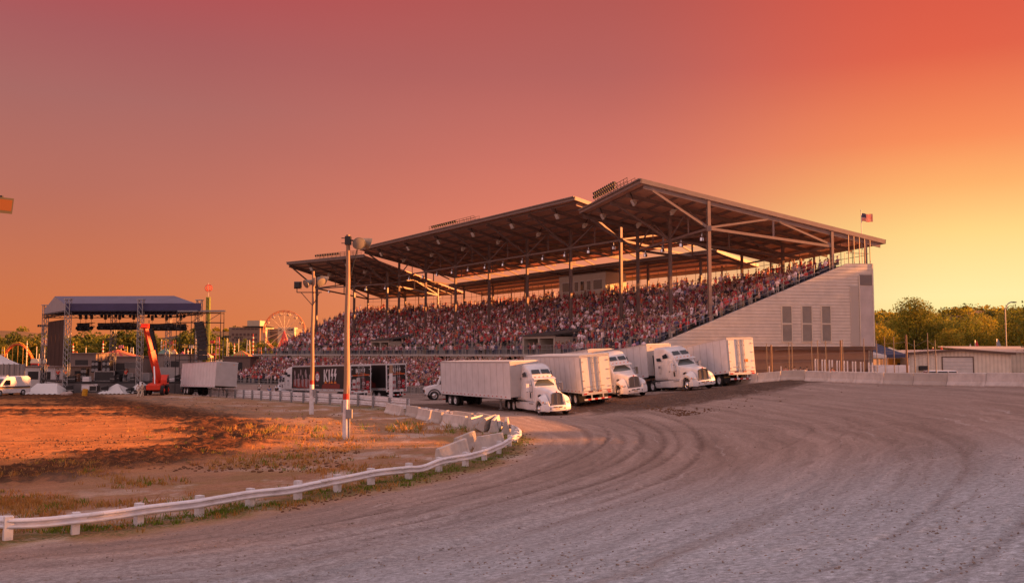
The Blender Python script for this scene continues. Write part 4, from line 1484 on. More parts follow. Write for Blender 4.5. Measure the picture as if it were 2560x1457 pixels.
    for s in (-1, 1):
        m = MB(); m.prism([(-2.78, 1.16), (-3.95, 1.16), (-3.95, 2.72), (-3.12, 2.70), (-2.80, 2.15)], s * 1.055 - 0.012, s * 1.055 + 0.022, 'y')
        d = m.build('door', W, cab, 0, 0.01)
        m = MB(); m.prism([(-2.90, 2.02), (-3.78, 2.02), (-3.78, 2.60), (-3.20, 2.60)], s * 1.03 - 0.03, s * 1.075 + 0.012, 'y'); m.build('side_window', GLASS, d, 0)
        m = MB(); m.box((-3.8, s * 1.09, 1.75), (0.18, 0.03, 0.06)); m.box((-3.05, s * 1.08, 1.5), (0.22, 0.02, 0.42)); m.build('door_handle', BLACK, d, 0)
        # mirror on its arm
        m = MB(); m.use(CHROME if s > 0 else W).box((-2.80, s * 1.42, 2.12), (0.14, 0.26, 0.62)); m.use(BLACK)
        m.beam((-2.72, s * 1.05, 1.75), (-2.80, s * 1.42, 1.88), 0.04, 0.04); m.beam((-2.85, s * 1.05, 2.3), (-2.80, s * 1.42, 2.3), 0.04, 0.04)
        m.build('mirror', None, root, 0, 0.02)
    # sleeper with raised roof
    if sleeper:
        m = MB()
        m.loft([rr(-3.15, 0.92, 2.80, 2.96, 0.05, 0.92), rr(-3.45, 1.02, 2.55, 3.24, 0.14, 0.88), rr(-3.85, 1.10, 1.9, 3.55, 0.2, 0.86), rr(-4.05, 1.20, 1.02, 3.68, 0.22, 0.86), rr(-4.5, 1.22, 1.02, 3.86, 0.25, 0.84),
                rr(-5.2, 1.22, 1.02, 3.95, 0.25, 0.84), rr(-6.0, 1.22, 1.02, 3.96, 0.22, 0.84), rr(-6.25, 1.20, 1.02, 3.92, 0.2, 0.84)])
        sl_ = m.build('sleeper', W, root, 50)
        m = MB()
        m.add([(-3.30, 0.80, 3.13), (-3.30, 0.07, 3.13), (-3.66, 0.07, 3.46), (-3.66, 0.72, 3.46)], [(0, 1, 2, 3)]); m.v = [(a + 0.02, b, c + 0.03) for a, b, c in m.v]
        m.build('roof_window', GLASS, sl_, 0)
        m = MB()
        m.add([(-3.30, -0.80, 3.13), (-3.30, -0.07, 3.13), (-3.66, -0.07, 3.46), (-3.66, -0.72, 3.46)], [(3, 2, 1, 0)]); m.v = [(a + 0.02, b, c + 0.03) for a, b, c in m.v]
        m.build('roof_window', GLASS, sl_, 0)
        for s in (-1, 1):
            m = MB(); m.prism([(-4.85, 2.72), (-5.60, 2.72), (-5.66, 3.0), (-5.0, 3.0)], s * 1.19 - 0.02, s * 1.215 + 0.018, 'y'); m.build('side_window', GLASS, sl_, 0)
            m = MB(); m.prism([(-3.72, 2.95), (-4.62, 2.90), (-4.66, 3.20), (-3.98, 3.34)], s * 1.09 - 0.05, s * 1.125 + 0.012, 'y'); m.build('upper_window', GLASS, sl_, 0)
            m = MB(); m.prism([(-5.0, 1.55), (-5.45, 1.55), (-5.45, 2.35), (-5.0, 2.35)], s * 1.222, s * 1.228, 'y'); m.build('locker_door', mat('door_grey', (0.66, 0.65, 0.66), 0.5), sl_, 0)
            m = MB(); m.prism([(-5.16, 1.62), (-5.22, 1.78), (-5.28, 1.62)], s * 1.229, s * 1.234, 'y'); m.prism([(-5.05, 2.08), (-5.4, 2.08), (-5.4, 2.28), (-5.05, 2.28)], s * 1.229, s * 1.234, 'y')
            m.build('door_decal', mat('decal', (0.20, 0.20, 0.24), 0.5), sl_, 0)
            m = MB(); m.beam((-6.3, s * 1.12, 1.1), (-6.3, s * 1.12, 3.3), 0.10, 0.05); m.build('side_extender', BLACK, sl_, 0)
    # skirts
    for s in (-1, 1):
        m = MB(); xs = (-1.92, -2.4, -3.5, -4.8, -5.8, -6.35)
        m.loft([[(x, s * 0.85, 0.40), (x, s * (1.15 + 0.04 * (k in (1, 2, 3))), 0.36 + 0.03 * (k % 2)), (x, s * 1.22, 0.62), (x, s * 1.18, 0.98 - 0.02 * k), (x, s * 0.85, 1.02 - 0.02 * k)] for k, x in enumerate(xs)])
        sk = m.build('side_skirt', W, root, 40)
        m = MB(); m.span((-2.2, s * 1.205 - 0.02, 0.84), (-3.1, s * 1.205 + 0.02, 0.92)); m.span((-5.5, s * 1.2 - 0.02, 0.82), (-6.0, s * 1.2 + 0.03, 0.90)); m.build('step', GREYMET, sk, 0)
    # chassis and wheels
    m = MB()
    for s in (-0.42, 0.42):
        m.beam((-0.5, s, 0.82), (-8.7, s, 0.82), 0.10, 0.28)
    m.box((-7.5, 0, 1.06), (1.1, 0.9, 0.08))
    for x in (-6.95, -8.2):
        m.tube((x, -1.0, 0.52), (x, 1.0, 0.52), 0.12, n=8)
    m.tube((-1.12, -0.9, 0.5), (-1.12, 0.9, 0.5), 0.09, n=8)
    m.span((-2.3, -0.62, 0.5), (-0.4, 0.62, 0.9))
    m.build('chassis', DARK, root, 0)
    for s in (-1, 1):
        wheel(root, -1.12, s * 1.02, rim=CHROME, side=s)
        for x in (-6.95, -8.2):
            wheel(root, x, s * 1.05, rim=WHITE, dual=True, side=s)
        m = MB(); m.span((-8.85, s * 1.0 - 0.3, 0.3), (-8.82, s * 1.0 + 0.3, 1.0)); m.build('mud_flap', BLACK, root, 0)
    return root


def unit(a):
    a = math.radians(a)
    return (math.sin(a), -math.cos(a))     # heading measured from "towards the camera", + to the right


def place(root, x, y, hd, dz=0.0, span=6.0):
    """put a thing on the ground with its +X along the plan direction hd"""
    root.location = (x, y, tz(x, y) + dz)
    root.rotation_euler = ground_rot(x, y, hd, span)


def place_trailer(root, rear, front, L, dz=0.0):
    """rear and front are plan points of the middle of the two ends; the box follows the ground between them"""
    r = Vector((rear[0], rear[1], 0)); f = Vector((front[0], front[1], 0)); u = (f - r).normalized()
    c = r + u * (L / 2)
    root.location = (r.x, r.y, tz(r.x + u.x * 2.5, r.y + u.y * 2.5) + dz)
    root.rotation_euler = ground_rot(c.x, c.y, (u.x, u.y), 10.0)


# wrapped trailers ------------------------------------------------------
BLACKWRAP = mat('black_wrap', (0.020, 0.016, 0.017), 0.35, var=0.3, vscale=0.7)
DOORBLACK = mat('black_door', (0.022, 0.014, 0.013), 0.4, var=0.3, vscale=1)
LETTER = mat('letter_white', (0.75, 0.72, 0.74), 0.5)
FLAME = mat('letter_flame', (0.55, 0.10, 0.02), 0.5)
FLAME2 = mat('letter_fire_yellow', (0.75, 0.38, 0.05), 0.5)
FIGURE = mat('figure_grey', (0.33, 0.25, 0.27), 0.6, var=0.4, vscale=3)
FIGRED = mat('figure_red', (0.30, 0.05, 0.04), 0.6, var=0.4, vscale=3)
CANW = mat('can_white', (0.60, 0.55, 0.56), 0.5)
CANR = mat('can_red', (0.42, 0.03, 0.04), 0.5)
CANM = mat('can_maroon', (0.16, 0.02, 0.03), 0.5)

# letters in a unit cell (x to the reader's right, y up, 0..1)
KISS = {
    'K': ([[(0.0, 0), (0.24, 0), (0.24, 1), (0.0, 1)], [(0.24, 0.42), (0.66, 1.0), (0.98, 1.0), (0.42, 0.52)], [(0.26, 0.60), (0.50, 0.62), (1.04, 0.0), (0.66, 0.0)]]),
    'I': ([[(0.1, 0), (0.55, 0), (0.55, 1), (0.1, 1)]]),
    'S': ([[(0.42, 1.04), (0.80, 1.04), (0.56, 0.66), (0.86, 0.66), (0.34, -0.16), (0.46, 0.44), (0.10, 0.44)]]),
}


def kiss_word(mb, put, x, y, w, h):
    """put(x, y) maps sign coordinates to mesh coordinates (front and back sheet)"""
    cells = (('K', 0.0, 0.30), ('I', 0.335, 0.20), ('S', 0.48, 0.26), ('S', 0.71, 0.26))
    for ch, ox, cw in cells:
        for poly in KISS[ch]:
            mb.use(LETTER); put(mb, [(x + w * (ox + cw * a), y + h * b) for a, b in poly], 0)
        mb.use(FLAME); put(mb, [(x + w * (ox + cw * a), y + h * b) for a, b in ((0.05, -0.14), (0.85, -0.14), (0.7, 0.05), (0.5, -0.02), (0.4, 0.14), (0.25, 0.0))], 1)
        mb.use(FLAME2); put(mb, [(x + w * (ox + cw * a), y + h * b) for a, b in ((0.25, -0.1), (0.6, -0.1), (0.45, 0.06))], 2)


def disc(cx, cy, rx, ry, n=20):
    return [(cx + rx * math.cos(2 * math.pi * k / n), cy + ry * math.sin(2 * math.pi * k / n)) for k in range(n)]


def wrap_art(root, L):
    """printed art on the left side (+Y) of a black trailer and on its doors, as thin printed sheets"""
    h = 1.3
    def side(mb, poly, lay):
        # reader on the left of the trailer sees the front at the left: sign x runs from the front to the rear
        off = 0.004 + 0.003 * lay
        pts = [(L - a, h + off, b) for a, b in poly]
        mb.add(pts, [tuple(range(len(pts)))])
    m = MB(); kiss_word(m, side, 9.2, 2.15, 3.6, 1.45)
    m.use(mat('wall_of_fire', (0.20, 0.03, 0.02), 0.6)); side(m, [(8.6, 1.36), (13.4, 1.36), (13.4, 1.85), (12.6, 2.0), (11.4, 1.8), (10.2, 2.02), (8.8, 1.8)], 0)
    m.build('band_lettering', None, root, 0)
    m = MB()
    m.use(CANR); side(m, disc(7.45, 2.75, 0.62, 0.62), 0)
    m.use(LETTER); side(m, disc(7.45, 2.70, 0.50, 0.46), 1)
    m.use(CANM); side(m, [(7.02, 2.55), (7.12, 2.52), (7.86, 3.0), (7.76, 3.04)], 2); side(m, disc(7.25, 2.86, 0.10, 0.08, 10), 2); side(m, disc(7.62, 2.58, 0.12, 0.09, 10), 2)
    m.use(FIGURE); side(m, [(7.0, 1.66), (7.9, 1.66), (7.9, 1.80), (7.0, 1.80)], 0)
    m.build('round_logo', None, root, 0)
    m = MB()
    for x, y, s in ((1.0, 1.6, 1.2), (2.0, 1.5, 1.45), (3.2, 1.5, 1.3), (4.3, 1.45, 1.5), (5.3, 1.5, 1.35)):
        m.use(FIGRED); side(m, [(x - 0.45 * s, y - 0.1), (x + 0.45 * s, y - 0.1), (x + 0.35 * s, y + 0.7 * s), (x - 0.35 * s, y + 0.7 * s)], 0)
        m.use(FIGURE); side(m, [(x - 0.18 * s, y + 0.1), (x + 0.2 * s, y + 0.0), (x + 0.28 * s, y + 0.75 * s), (x - 0.25 * s, y + 0.7 * s)], 1); side(m, disc(x, y + 0.95 * s, 0.15 * s, 0.2 * s, 12), 1)
    for x, y, s in ((0.9, 3.2, 0.9), (2.7, 3.25, 1.0), (4.1, 3.15, 1.2), (5.6, 3.0, 0.9)):
        m.use(FIGURE); side(m, disc(x, y, 0.20 * s, 0.42 * s, 14), 2)
    m.build('printed_figures', None, root, 0)
    def rear(mb, poly, lay):
        off = -0.034 - 0.003 * lay
        pts = [(off, -a, b) for a, b in poly]
        mb.add(pts, [tuple(range(len(pts)))])
    m = MB(); kiss_word(m, rear, -0.62, 3.12, 1.25, 0.50)
    m.use(FLAME); rear(m, [(-1.1, 2.78), (1.1, 2.84), (1.1, 2.98), (0.4, 3.02), (-0.2, 2.94), (-1.1, 2.92)], 0)
    for x, mt, y0, w, hh in ((-0.85, CANW, 1.28, 0.42, 1.15), (-0.32, CANW, 1.26, 0.48, 1.35), (0.34, CANM, 1.28, 0.46, 1.30), (0.88, CANR, 1.3, 0.40, 0.95)):
        m.use(mt); rear(m, [(x - w / 2, y0), (x + w / 2, y0), (x + w / 2, y0 + hh * 0.92), (x + w * 0.36, y0 + hh), (x - w * 0.36, y0 + hh), (x - w / 2, y0 + hh * 0.92)], 0)
        m.use(CANR if mt is CANW else CANW); rear(m, disc(x, y0 + hh * 0.52, w * 0.42, hh * 0.15, 14), 1)
        m.use(CANM); rear(m, disc(x, y0 + hh * 0.50, w * 0.30, hh * 0.07, 12), 2)
        m.use(CANR); rear(m, [(x - w * 0.5, y0 + 0.02), (x + w * 0.5, y0 + 0.02), (x + w * 0.5, y0 + 0.12), (x - w * 0.5, y0 + 0.16)], 1)
    m.build('door_print', None, root, 0)


# the five white trailers and three tractors -------------------------------
tA = make_trailer('white semi trailer behind the white tractor nearest the curved guardrail')
A0, A1 = Vector((-6.65 + 1.16, 87.5 + 0.59)), Vector((0.0 + 1.16, 74.4 + 0.59))
place_trailer(tA, A0, A1, 14.6)
tC = make_trailer('white semi trailer with orange-lit rear doors facing out between two tractors', 14.6)
hd = unit(17)
cr = Vector((5.75 + 1.3 * 0.956, 74.2 + 1.3 * 0.292))
place_trailer(tC, cr, cr - Vector(hd) * 14.6, 14.6, 0.05)
tB = make_trailer('white semi trailer mostly hidden, only its sunlit roof strip showing above another trailer', 14.6)
hb = Vector(unit(20)); b1 = Vector((8.4, 84.9))
place_trailer(tB, b1 - hb * 14.6, b1, 14.6)
tD = make_trailer('white semi trailer with chrome front corner coupled to the right-hand tractor', 14.6)
hD = Vector(unit(22)); d1 = Vector((13.75, 84.6))
place_trailer(tD, d1 - hD * 14.6, d1, 14.6)
tE = make_trailer('tilted white semi trailer with bright orange rear doors up on the bank', 14.6)
hE = Vector(unit(17)); e0 = Vector((18.7 + 1.24, 79.2 + 0.38))
place_trailer(tE, e0, e0 - hE * 14.6, 14.6, 0.15)
m = MB(); m.prism([(-0.25, 1.95), (-0.62, 1.95), (-0.62, 2.2), (-0.25, 2.2)], -0.036, -0.032, 'x'); m.build('yellow_sticker', AMBER, tE, 0)

k1 = make_tractor('white sleeper tractor nearest the curved guardrail with sunlit grille')
place(k1, 3.55, 70.6, unit(19))
k2 = make_tractor('white tractor wedged between a trailer\'s rear doors and the next trailer')
place(k2, 10.55, 78.2, unit(15))
k3 = make_tractor('white sleeper tractor at the right end of the row, chrome mirror lit')
place(k3, 16.4, 78.0, unit(21))

kB = make_trailer('black trailer with white lettering and printed figures along its side', 16.0, True, 'printed_trailer', 'black printed semi trailers')
wrap_art(kB, 16.0)
u1 = Vector((-0.60, 0.80)); r1 = Vector((-18.1 + 1.3 * 0.80, 103.6 + 1.3 * 0.60))
place_trailer(kB, r1, r1 + u1 * 16, 16.0)
kB2 = make_trailer('black trailer seen mainly from its sunlit printed rear doors', 16.0, True, 'printed_trailer', 'black printed semi trailers')
wrap_art(kB2, 16.0)
r2 = Vector((-14.2 + 1.04, 105.0 + 0.78))
place_trailer(kB2, r2, r2 + u1 * 16, 16.0)
k4 = make_tractor('white sleeper tractor hitched to the black printed trailer, seen from behind the rail', group='white conventional truck tractors')
fr_ = r1 + u1 * 22.6
place(k4, fr_.x, fr_.y, (u1.x, u1.y))


# day-cab truck behind the first trailer -------------------------------------
def make_box_truck():
    root = thing('box_truck', 'white day-cab box truck nosing out from behind the first white trailer', 'truck')
    m = MB(); m.prism([(0.0, 0.55), (0.0, 1.15), (-0.15, 1.40), (-1.25, 1.62), (-1.62, 2.42), (-1.9, 2.52), (-3.0, 2.52), (-3.0, 0.95), (-1.75, 0.95), (-1.65, 0.55)], -1.05, 1.05, 'y')
    m.build('cab', WHITE, root, 30, 0.06)
    for s in (-1, 1):
        m = MB(); m.prism([(-1.55, 1.66), (-2.55, 1.66), (-2.55, 2.36), (-1.80, 2.36)], s * 1.055 - 0.01, s * 1.055 + 0.012, 'y'); m.build('side_window', GLASS, root, 0)
        m = MB(); m.sphere((-0.04, s * 0.78, 1.0), (0.08, 0.2, 0.14), 10, 6); m.build('headlight', AMBER if s > 0 else CHROME, root, 40)
        m = MB(); pts = arch(-0.98, 0.58, 0, 0, 0, 12, 0.52)
        po = arch(-0.98, 0.68, 0, 0, 0, 12, 0.52)
        m.prism(pts + po[::-1], s * 1.12 - 0.12, s * 1.12 + 0.04, 'y'); m.build('wheel_arch', BLACK, root, 0)
        wheel(root, -0.98, s * 1.02, 0.48, 0.28, CHROME, side=s)
        wheel(root, -6.3, s * 1.0, 0.48, 0.28, WHITE, True, side=s)
        m = MB(); m.box((-1.75, s * 1.28, 1.95), (0.1, 0.18, 0.45)); m.beam((-1.7, s * 1.05, 1.8), (-1.75, s * 1.25, 1.9), 0.03, 0.03); m.build('mirror', BLACK, root, 0)
        m = MB(); m.span((-3.3, s * 0.9 - 0.15, 0.45), (-2.5, s * 0.9 + 0.15, 0.95)); m.build('battery_box', GREYMET, root, 0)
    m = MB(); m.add([(-1.28, -0.9, 1.68), (-1.28, 0.9, 1.68), (-1.63, 0.82, 2.40), (-1.63, -0.82, 2.40)], [(0, 1, 2, 3)]); m.v = [(a + 0.02, b, c + 0.01) for a, b, c in m.v]
    m.build('windscreen', GLASS, root, 0)
    m = MB(); m.span((-0.02, -0.6, 0.75), (0.03, 0.6, 1.12)); m.build('grille', DARK, root, 0)
    m = MB(); m.span((-0.1, -1.12, 0.42), (0.12, 1.12, 0.72)); m.build('bumper', CHROME, root, 0, 0.03)
    m = MB(); m.span((-3.2, -1.25, 1.05), (-9.0, 1.25, 3.5)); m.build('cargo_box', TRAILER, root, 0, 0.03)
    m = MB(); m.beam((-0.6, -0.4, 0.75), (-8.8, -0.4, 0.75), 0.1, 0.25); m.beam((-0.6, 0.4, 0.75), (-8.8, 0.4, 0.75), 0.1, 0.25); m.build('chassis', DARK, root, 0)
    return root


bt = make_box_truck()
place(bt, -9.55, 100.5, (-0.97, -0.22))

# ------------------------------------------------------------------ rails and barriers
def resample(pts, step):
    P = [Vector(p) for p in pts]; out = [P[0]]; acc = 0.0
    # Catmull-Rom first
    C = []
    for i in range(len(P) - 1):
        p0 = P[max(i - 1, 0)]; p1 = P[i]; p2 = P[i + 1]; p3 = P[min(i + 2, len(P) - 1)]
        for k in range(12):
            t = k / 12
            C.append(0.5 * ((2 * p1) + (p2 - p0) * t + (2 * p0 - 5 * p1 + 4 * p2 - p3) * t * t + (3 * p1 - p0 - 3 * p2 + p3) * t ** 3))
    C.append(P[-1])
    need = step
    for a, b in zip(C[:-1], C[1:]):
        L = (b - a).length
        while L > 0 and acc + L >= need:
            t = (need - acc) / L; q = a.lerp(b, t); out.append(q); need += step
        acc += L
    return out


WPROF = [(-0.02, -0.165), (0.085, -0.125), (0.10, -0.085), (0.06, -0.045), (-0.01, -0.02), (-0.01, 0.02), (0.06, 0.045), (0.10, 0.085), (0.085, 0.125), (-0.02, 0.165),
         (-0.035, 0.155), (0.05, 0.10), (-0.025, 0.015), (-0.025, -0.015), (0.05, -0.10), (-0.035, -0.155)]


def w_beam(pts, zc, side, jitter=0.0, dents=(), hs=1.0):
    """pts plan points; side +1 puts the ridges to the right of travel"""
    m = MB(); rings = []
    n = len(pts)
    for i, p in enumerate(pts):
        d = (pts[min(i + 1, n - 1)] - pts[max(i - 1, 0)]).normalized(); r = Vector((d.y, -d.x)) * side
        dz = jitter * (mnoise.noise(Vector((i * 0.31, 4.0, zc))) + 0.5 * mnoise.noise(Vector((i * 0.9, 9.0, zc))))
        dx = jitter * 1.4 * mnoise.noise(Vector((i * 0.4, 1.0, 6.0)))
        for c, w, a in dents:
            dz -= a * math.exp(-((p - Vector(c)).length / w) ** 2); dx -= 0.6 * a * math.exp(-((p - Vector(c)).length / w) ** 2)
        z = tz(p.x, p.y) + zc + dz
        rings.append([(p.x + r.x * (a + dx), p.y + r.y * (a + dx), z + b * hs) for a, b in WPROF])
    m.loft(rings)
    return m


near_pts = [Vector(p) for p in [(-60, 4), (-30, 15.5), (-18.5, 20.8)]]
POSTPX = [(-170, 1352), (2, 1350), (190, 1336), (353, 1313), (505, 1291), (632, 1267), (752, 1248), (852, 1229), (935, 1211), (1029, 1197), (1105, 1178), (1171, 1165), (1219, 1150), (1255, 1133), (1281, 1114)]
POSTS = [on_ground(*p) for p in POSTPX]
curve = near_pts[:2] + [Vector((p.x, p.y)) for p in POSTS] + [Vector(p) for p in [(0.45, 51.5), (0.0, 55.5), (-1.2, 60), (-2.7, 65.0), (-4.9, 69.8), (-8.0, 75.3)]]
fine_c = resample(curve, 0.45)
GR = thing('guardrail', 'long white steel guardrail curving round the inside of the dirt track', 'guardrail', (fine_c[0].x, fine_c[0].y, tz(*fine_c[0])))
gi = Matrix.Translation(-Vector(GR.location))
dent = on_ground(1062, 1190)
m = w_beam(fine_c, 0.40, 1, 0.02, (((dent.x, dent.y), 0.9, 0.10), ((-7.0, 30.3), 1.2, 0.05), ((0.2, 50.0), 1.6, 0.06)), 0.84)
m.build('rail_beam', RAILW, GR, 30, 0.0, gi)
for q in range(12, len(fine_c) - 2, 9):
    w_beam([fine_c[q].lerp(fine_c[q + 1], t) + (Vector(((fine_c[q + 1] - fine_c[q]).y, -(fine_c[q + 1] - fine_c[q]).x)).normalized() * 0.006) for t in (0.0, 0.5, 0.9)], 0.40, 1, 0.0, (((dent.x, dent.y), 0.9, 0.10),), 0.87).build('lap_joint', WOODW, GR, 30, 0.0, gi)
far_post = resample(curve[len(near_pts[:2]) + len(POSTS) - 1:], 2.0)
for p in [Vector((q.x, q.y)) for q in POSTS] + far_post[1:]:
    q = min(range(len(fine_c)), key=lambda i: (fine_c[i] - p).length)
    d = (fine_c[min(q + 1, len(fine_c) - 1)] - fine_c[q - 1]).normalized(); r = Vector((d.y, -d.x)); a = math.atan2(d.y, d.x)
    c = p - r * 0.15; z = tz(p.x, p.y)
    M = Matrix.Translation((c.x, c.y, z)) @ Matrix.Rotation(a + rng.normal(0, 0.05), 4, 'Z') @ Matrix.Rotation(rng.normal(0, 0.02), 4, 'X') @ Matrix.Rotation(rng.normal(0, 0.025), 4, 'Y')
    m = MB(); hgt = 0.56 + rng.uniform(0, 0.05)
    m.prism([(-0.10, -0.11), (0.10, -0.11), (0.10, 0.11), (-0.10, 0.11)], -0.3, hgt - 0.03, 'z', M)
    m.prism([(-0.10, -0.11), (0.10, -0.11), (0.10, 0.11), (-0.10, 0.11)], hgt - 0.028, hgt, 'z', M)
    m.build('post', WOODW, GR, 0, 0.012, gi)

dcurve = [Vector(p) for p in [(-8.6, 77.2), (-10.9, 80.2), (-16.5, 88), (-24, 98), (-33, 111), (-44, 126), (-58, 146)]]
dfine = resample(dcurve, 0.9)
GD = thing('double_guardrail', 'white two-rail guardrail along the straight before the black trailers', 'guardrail', (dfine[0].x, dfine[0].y, tz(*dfine[0])))
di = Matrix.Translation(-Vector(GD.location))
for zc in (0.42, 0.88):
    w_beam(dfine, zc, 1, 0.03, (), 1.2).build('rail_beam', RAILW, GD, 50, 0.0, di)
for p in resample(dcurve, 3.0):
    q = min(range(len(dfine)), key=lambda i: (dfine[i] - p).length); d = (dfine[min(q + 1, len(dfine) - 1)] - dfine[max(q - 1, 0)]).normalized(); r = Vector((d.y, -d.x))
    c = p - r * 0.14; M = Matrix.Translation((c.x, c.y, tz(c.x, c.y))) @ Matrix.Rotation(math.atan2(d.y, d.x), 4, 'Z')
    m = MB(); m.box((0, 0, 0.36), (0.15, 0.17, 1.42), M); m.build('post', GREYMET if rng.random() < 0.75 else WOODW, GD, 0, 0.012, di)
m = MB(); d = (dfine[0] - dfine[1]).normalized(); e = dfine[0]
m.tube((e.x - 0.1, e.y, tz(e.x, e.y) + 0.3), (e.x - 0.1, e.y, tz(e.x, e.y) + 1.0), 0.14, n=10); m.build('end_cap', RAILW, GD, 40, 0, di)


def jersey(L, taper=0.0):
    prof = [(-0.30, 0.0), (0.30, 0.0), (0.30, 0.08), (0.18, 0.30), (0.085, 0.81), (-0.085, 0.81), (-0.18, 0.30), (-0.30, 0.08)]
    m = MB(); m.loft([[(x, a, b) for a, b in prof] for x in (-L / 2 + 0.02, L / 2 - 0.02)])
    return m


BAR_MESH = []
for k in range(4):
    ob = jersey(3.05).build('concrete_barrier', CONC if k % 2 else CONC2, None, 0, 0.02)
    m2 = ob.data; BAR_MESH.append(m2)
    bpy.data.objects.remove(ob)


def barrier(x, y, ang, label, group, k=0, dz=0.0, roll=0.0, pitch=0.0, sx=1.0):
    o = bpy.data.objects.new('concrete_barrier', BAR_MESH[k % 4]); col.objects.link(o)
    b = o.modifiers.new('edge', 'BEVEL'); b.width = 0.02; b.segments = 2
    e = ground_rot(x, y, (math.cos(ang), math.sin(ang)), 2.0)
    o.rotation_euler = (e.to_matrix() @ Matrix.Rotation(roll, 3, 'X') @ Matrix.Rotation(pitch, 3, 'Y')).to_euler()
    o.location = (x, y, tz(x, y) + dz - 0.02); o.scale = (sx, 1, 1)
    return tag(o, label, 'barrier', group)


outer = resample([(8, 103), (13.5, 94.5), (17.8, 87), (21.2, 79), (24.6, 70), (27.6, 59.5), (29.7, 53), (31.6, 45), (32, 36)], 3.05)
for i, (a, b) in enumerate(zip(outer[:-1], outer[1:])):
    c = (a + b) / 2; d = b - a
    n = len(outer) - 1
    barrier(c.x, c.y, math.atan2(d.y, d.x), 'concrete barrier segment in the continuous outer wall on top of the bank', 'outer wall barriers', int(rng.integers(0, 4)), rng.normal(0, 0.015), rng.normal(0, 0.015), 0, d.length / 3.05)

INNER = [  # base pixels of the two ends, tilt, label
    ((1092, 1164), (1168, 1140), 0, 'concrete barrier nearest the rail, end face towards the grass'),
    ((1124, 1140), (1198, 1110), 0, 'concrete barrier with an orange mark, second from the rail'),
    ((1186, 1138), (1262, 1114), 0, 'concrete barrier leaning close behind the guardrail near its bend'),
    ((1182, 1086), (1240, 1062), 0.5, 'concrete barrier tipped over on its side in the jumble'),
    ((1224, 1088), (1252, 1062), 0.0, 'concrete barrier with a sunlit end in the jumble'),
    ((1262, 1098), (1270, 1064), 0, 'concrete barrier standing nearest the apex of the rail'),
    ((968, 1032), (1006, 1038), 0, 'concrete barrier at the far end of the row by the white post'),
    ((1016, 1036), (1052, 1045), 0, 'concrete barrier second from the far end of the row'),
    ((1047, 1045), (1080, 1054), 0, 'concrete barrier overlapping the end of its neighbour in the row'),
    ((1082, 1054), (1106, 1059), 0, 'short-looking concrete barrier seen end on in the row'),
    ((1104, 1061), (1172, 1072), 0, 'concrete barrier with a sunlit top edge facing the grass'),
    ((1128, 1052), (1190, 1064), 0, 'concrete barrier standing behind the sunlit-edged one'),
    ((1176, 1076), (1206, 1066), 0.0, 'concrete barrier set crosswise at the near end of the row'),
    ((1196, 1060), (1232, 1068), 0.0, 'concrete barrier tucked between the crosswise one and the rail'),
]
for i, (p, q, tilt, lab) in enumerate(INNER):
    a = on_ground(*p); b = on_ground(*q); c = (a + b) / 2; d = b - a
    L = max(1.6, min(d.length, 3.6))
    barrier(c.x, c.y, math.atan2(d.y, d.x), lab, 'barriers stored inside the rail', i, 0.0 if not tilt else 0.12, tilt + rng.normal(0, 0.02), rng.normal(0, 0.02), L / 3.05)


# ------------------------------------------------------------------ lamp poles
def bell_lamp(root, p, aim, s=1.0, name='flood_lamp'):
    d = Vector(aim).normalized(); M = d.to_track_quat('Z', 'Y').to_matrix().to_4x4(); M.translation = p
    m = MB(); m.lathe([(0.03 * s, -0.30 * s), (0.12 * s, -0.28 * s), (0.17 * s, -0.10 * s), (0.27 * s, 0.12 * s), (0.33 * s, 0.30 * s), (0.315 * s, 0.31 * s), (0.24 * s, 0.12 * s), (0.0, 0.02 * s)], 18, M)
    o = m.build(name, mat('lamp_shell', (0.20, 0.18, 0.16), 0.5, 0.2, var=0.2, vscale=4), root, 45)
    m = MB(); m.lathe([(0.305 * s, 0.30 * s), (0.2 * s, 0.33 * s), (0.0, 0.34 * s)], 18, M); m.build('lens', mat('lamp_lens', (0.26, 0.23, 0.20), 0.15), o, 45)
    return o


def wood_pole(px, py, top_py, band_py, label, r0=0.20, r1=0.115):
    b = on_ground(px, py); Y = b.y; ztop = at(px, top_py, Y).z - b.z; zb = at(px, band_py, Y).z - b.z
    root = thing('lamp_pole', label, 'lamp pole', b, group='wooden lamp poles on the infield')
    rr = lambda z: r0 + (r1 - r0) * z / ztop
    m = MB(); n = 14; rings = []
    for z in (-0.3, 0.05, zb * 0.5, zb):
        rings.append([((rr(max(z, 0)) + 0.01) * math.cos(2 * math.pi * k / n), (rr(max(z, 0)) + 0.01) * math.sin(2 * math.pi * k / n), z) for k in range(n)])
    m.loft(rings); m.build('painted_base', WOODW, root, 50)
    m = MB(); m.lathe([(rr(zb) + 0.011, zb), (rr(zb) + 0.010, zb + 0.34)], n); m.build('red_band', REDPAINT, root, 50)
    m = MB(); rings = []
    for q in range(9):
        z = zb + (ztop - zb) * q / 8; off = 0.02 * math.sin(q * 1.3)
        rings.append([(off + rr(z) * math.cos(2 * math.pi * k / n), rr(z) * math.sin(2 * math.pi * k / n), z) for k in range(n)])
    m.loft(rings); m.build('shaft', mat('pole_wood', (0.36, 0.23, 0.15), 0.8, var=0.25, vscale=6, bump=0.4, bscale=14, stretch=(5, 5, 0.3)), root, 50)
    return root, ztop, Y


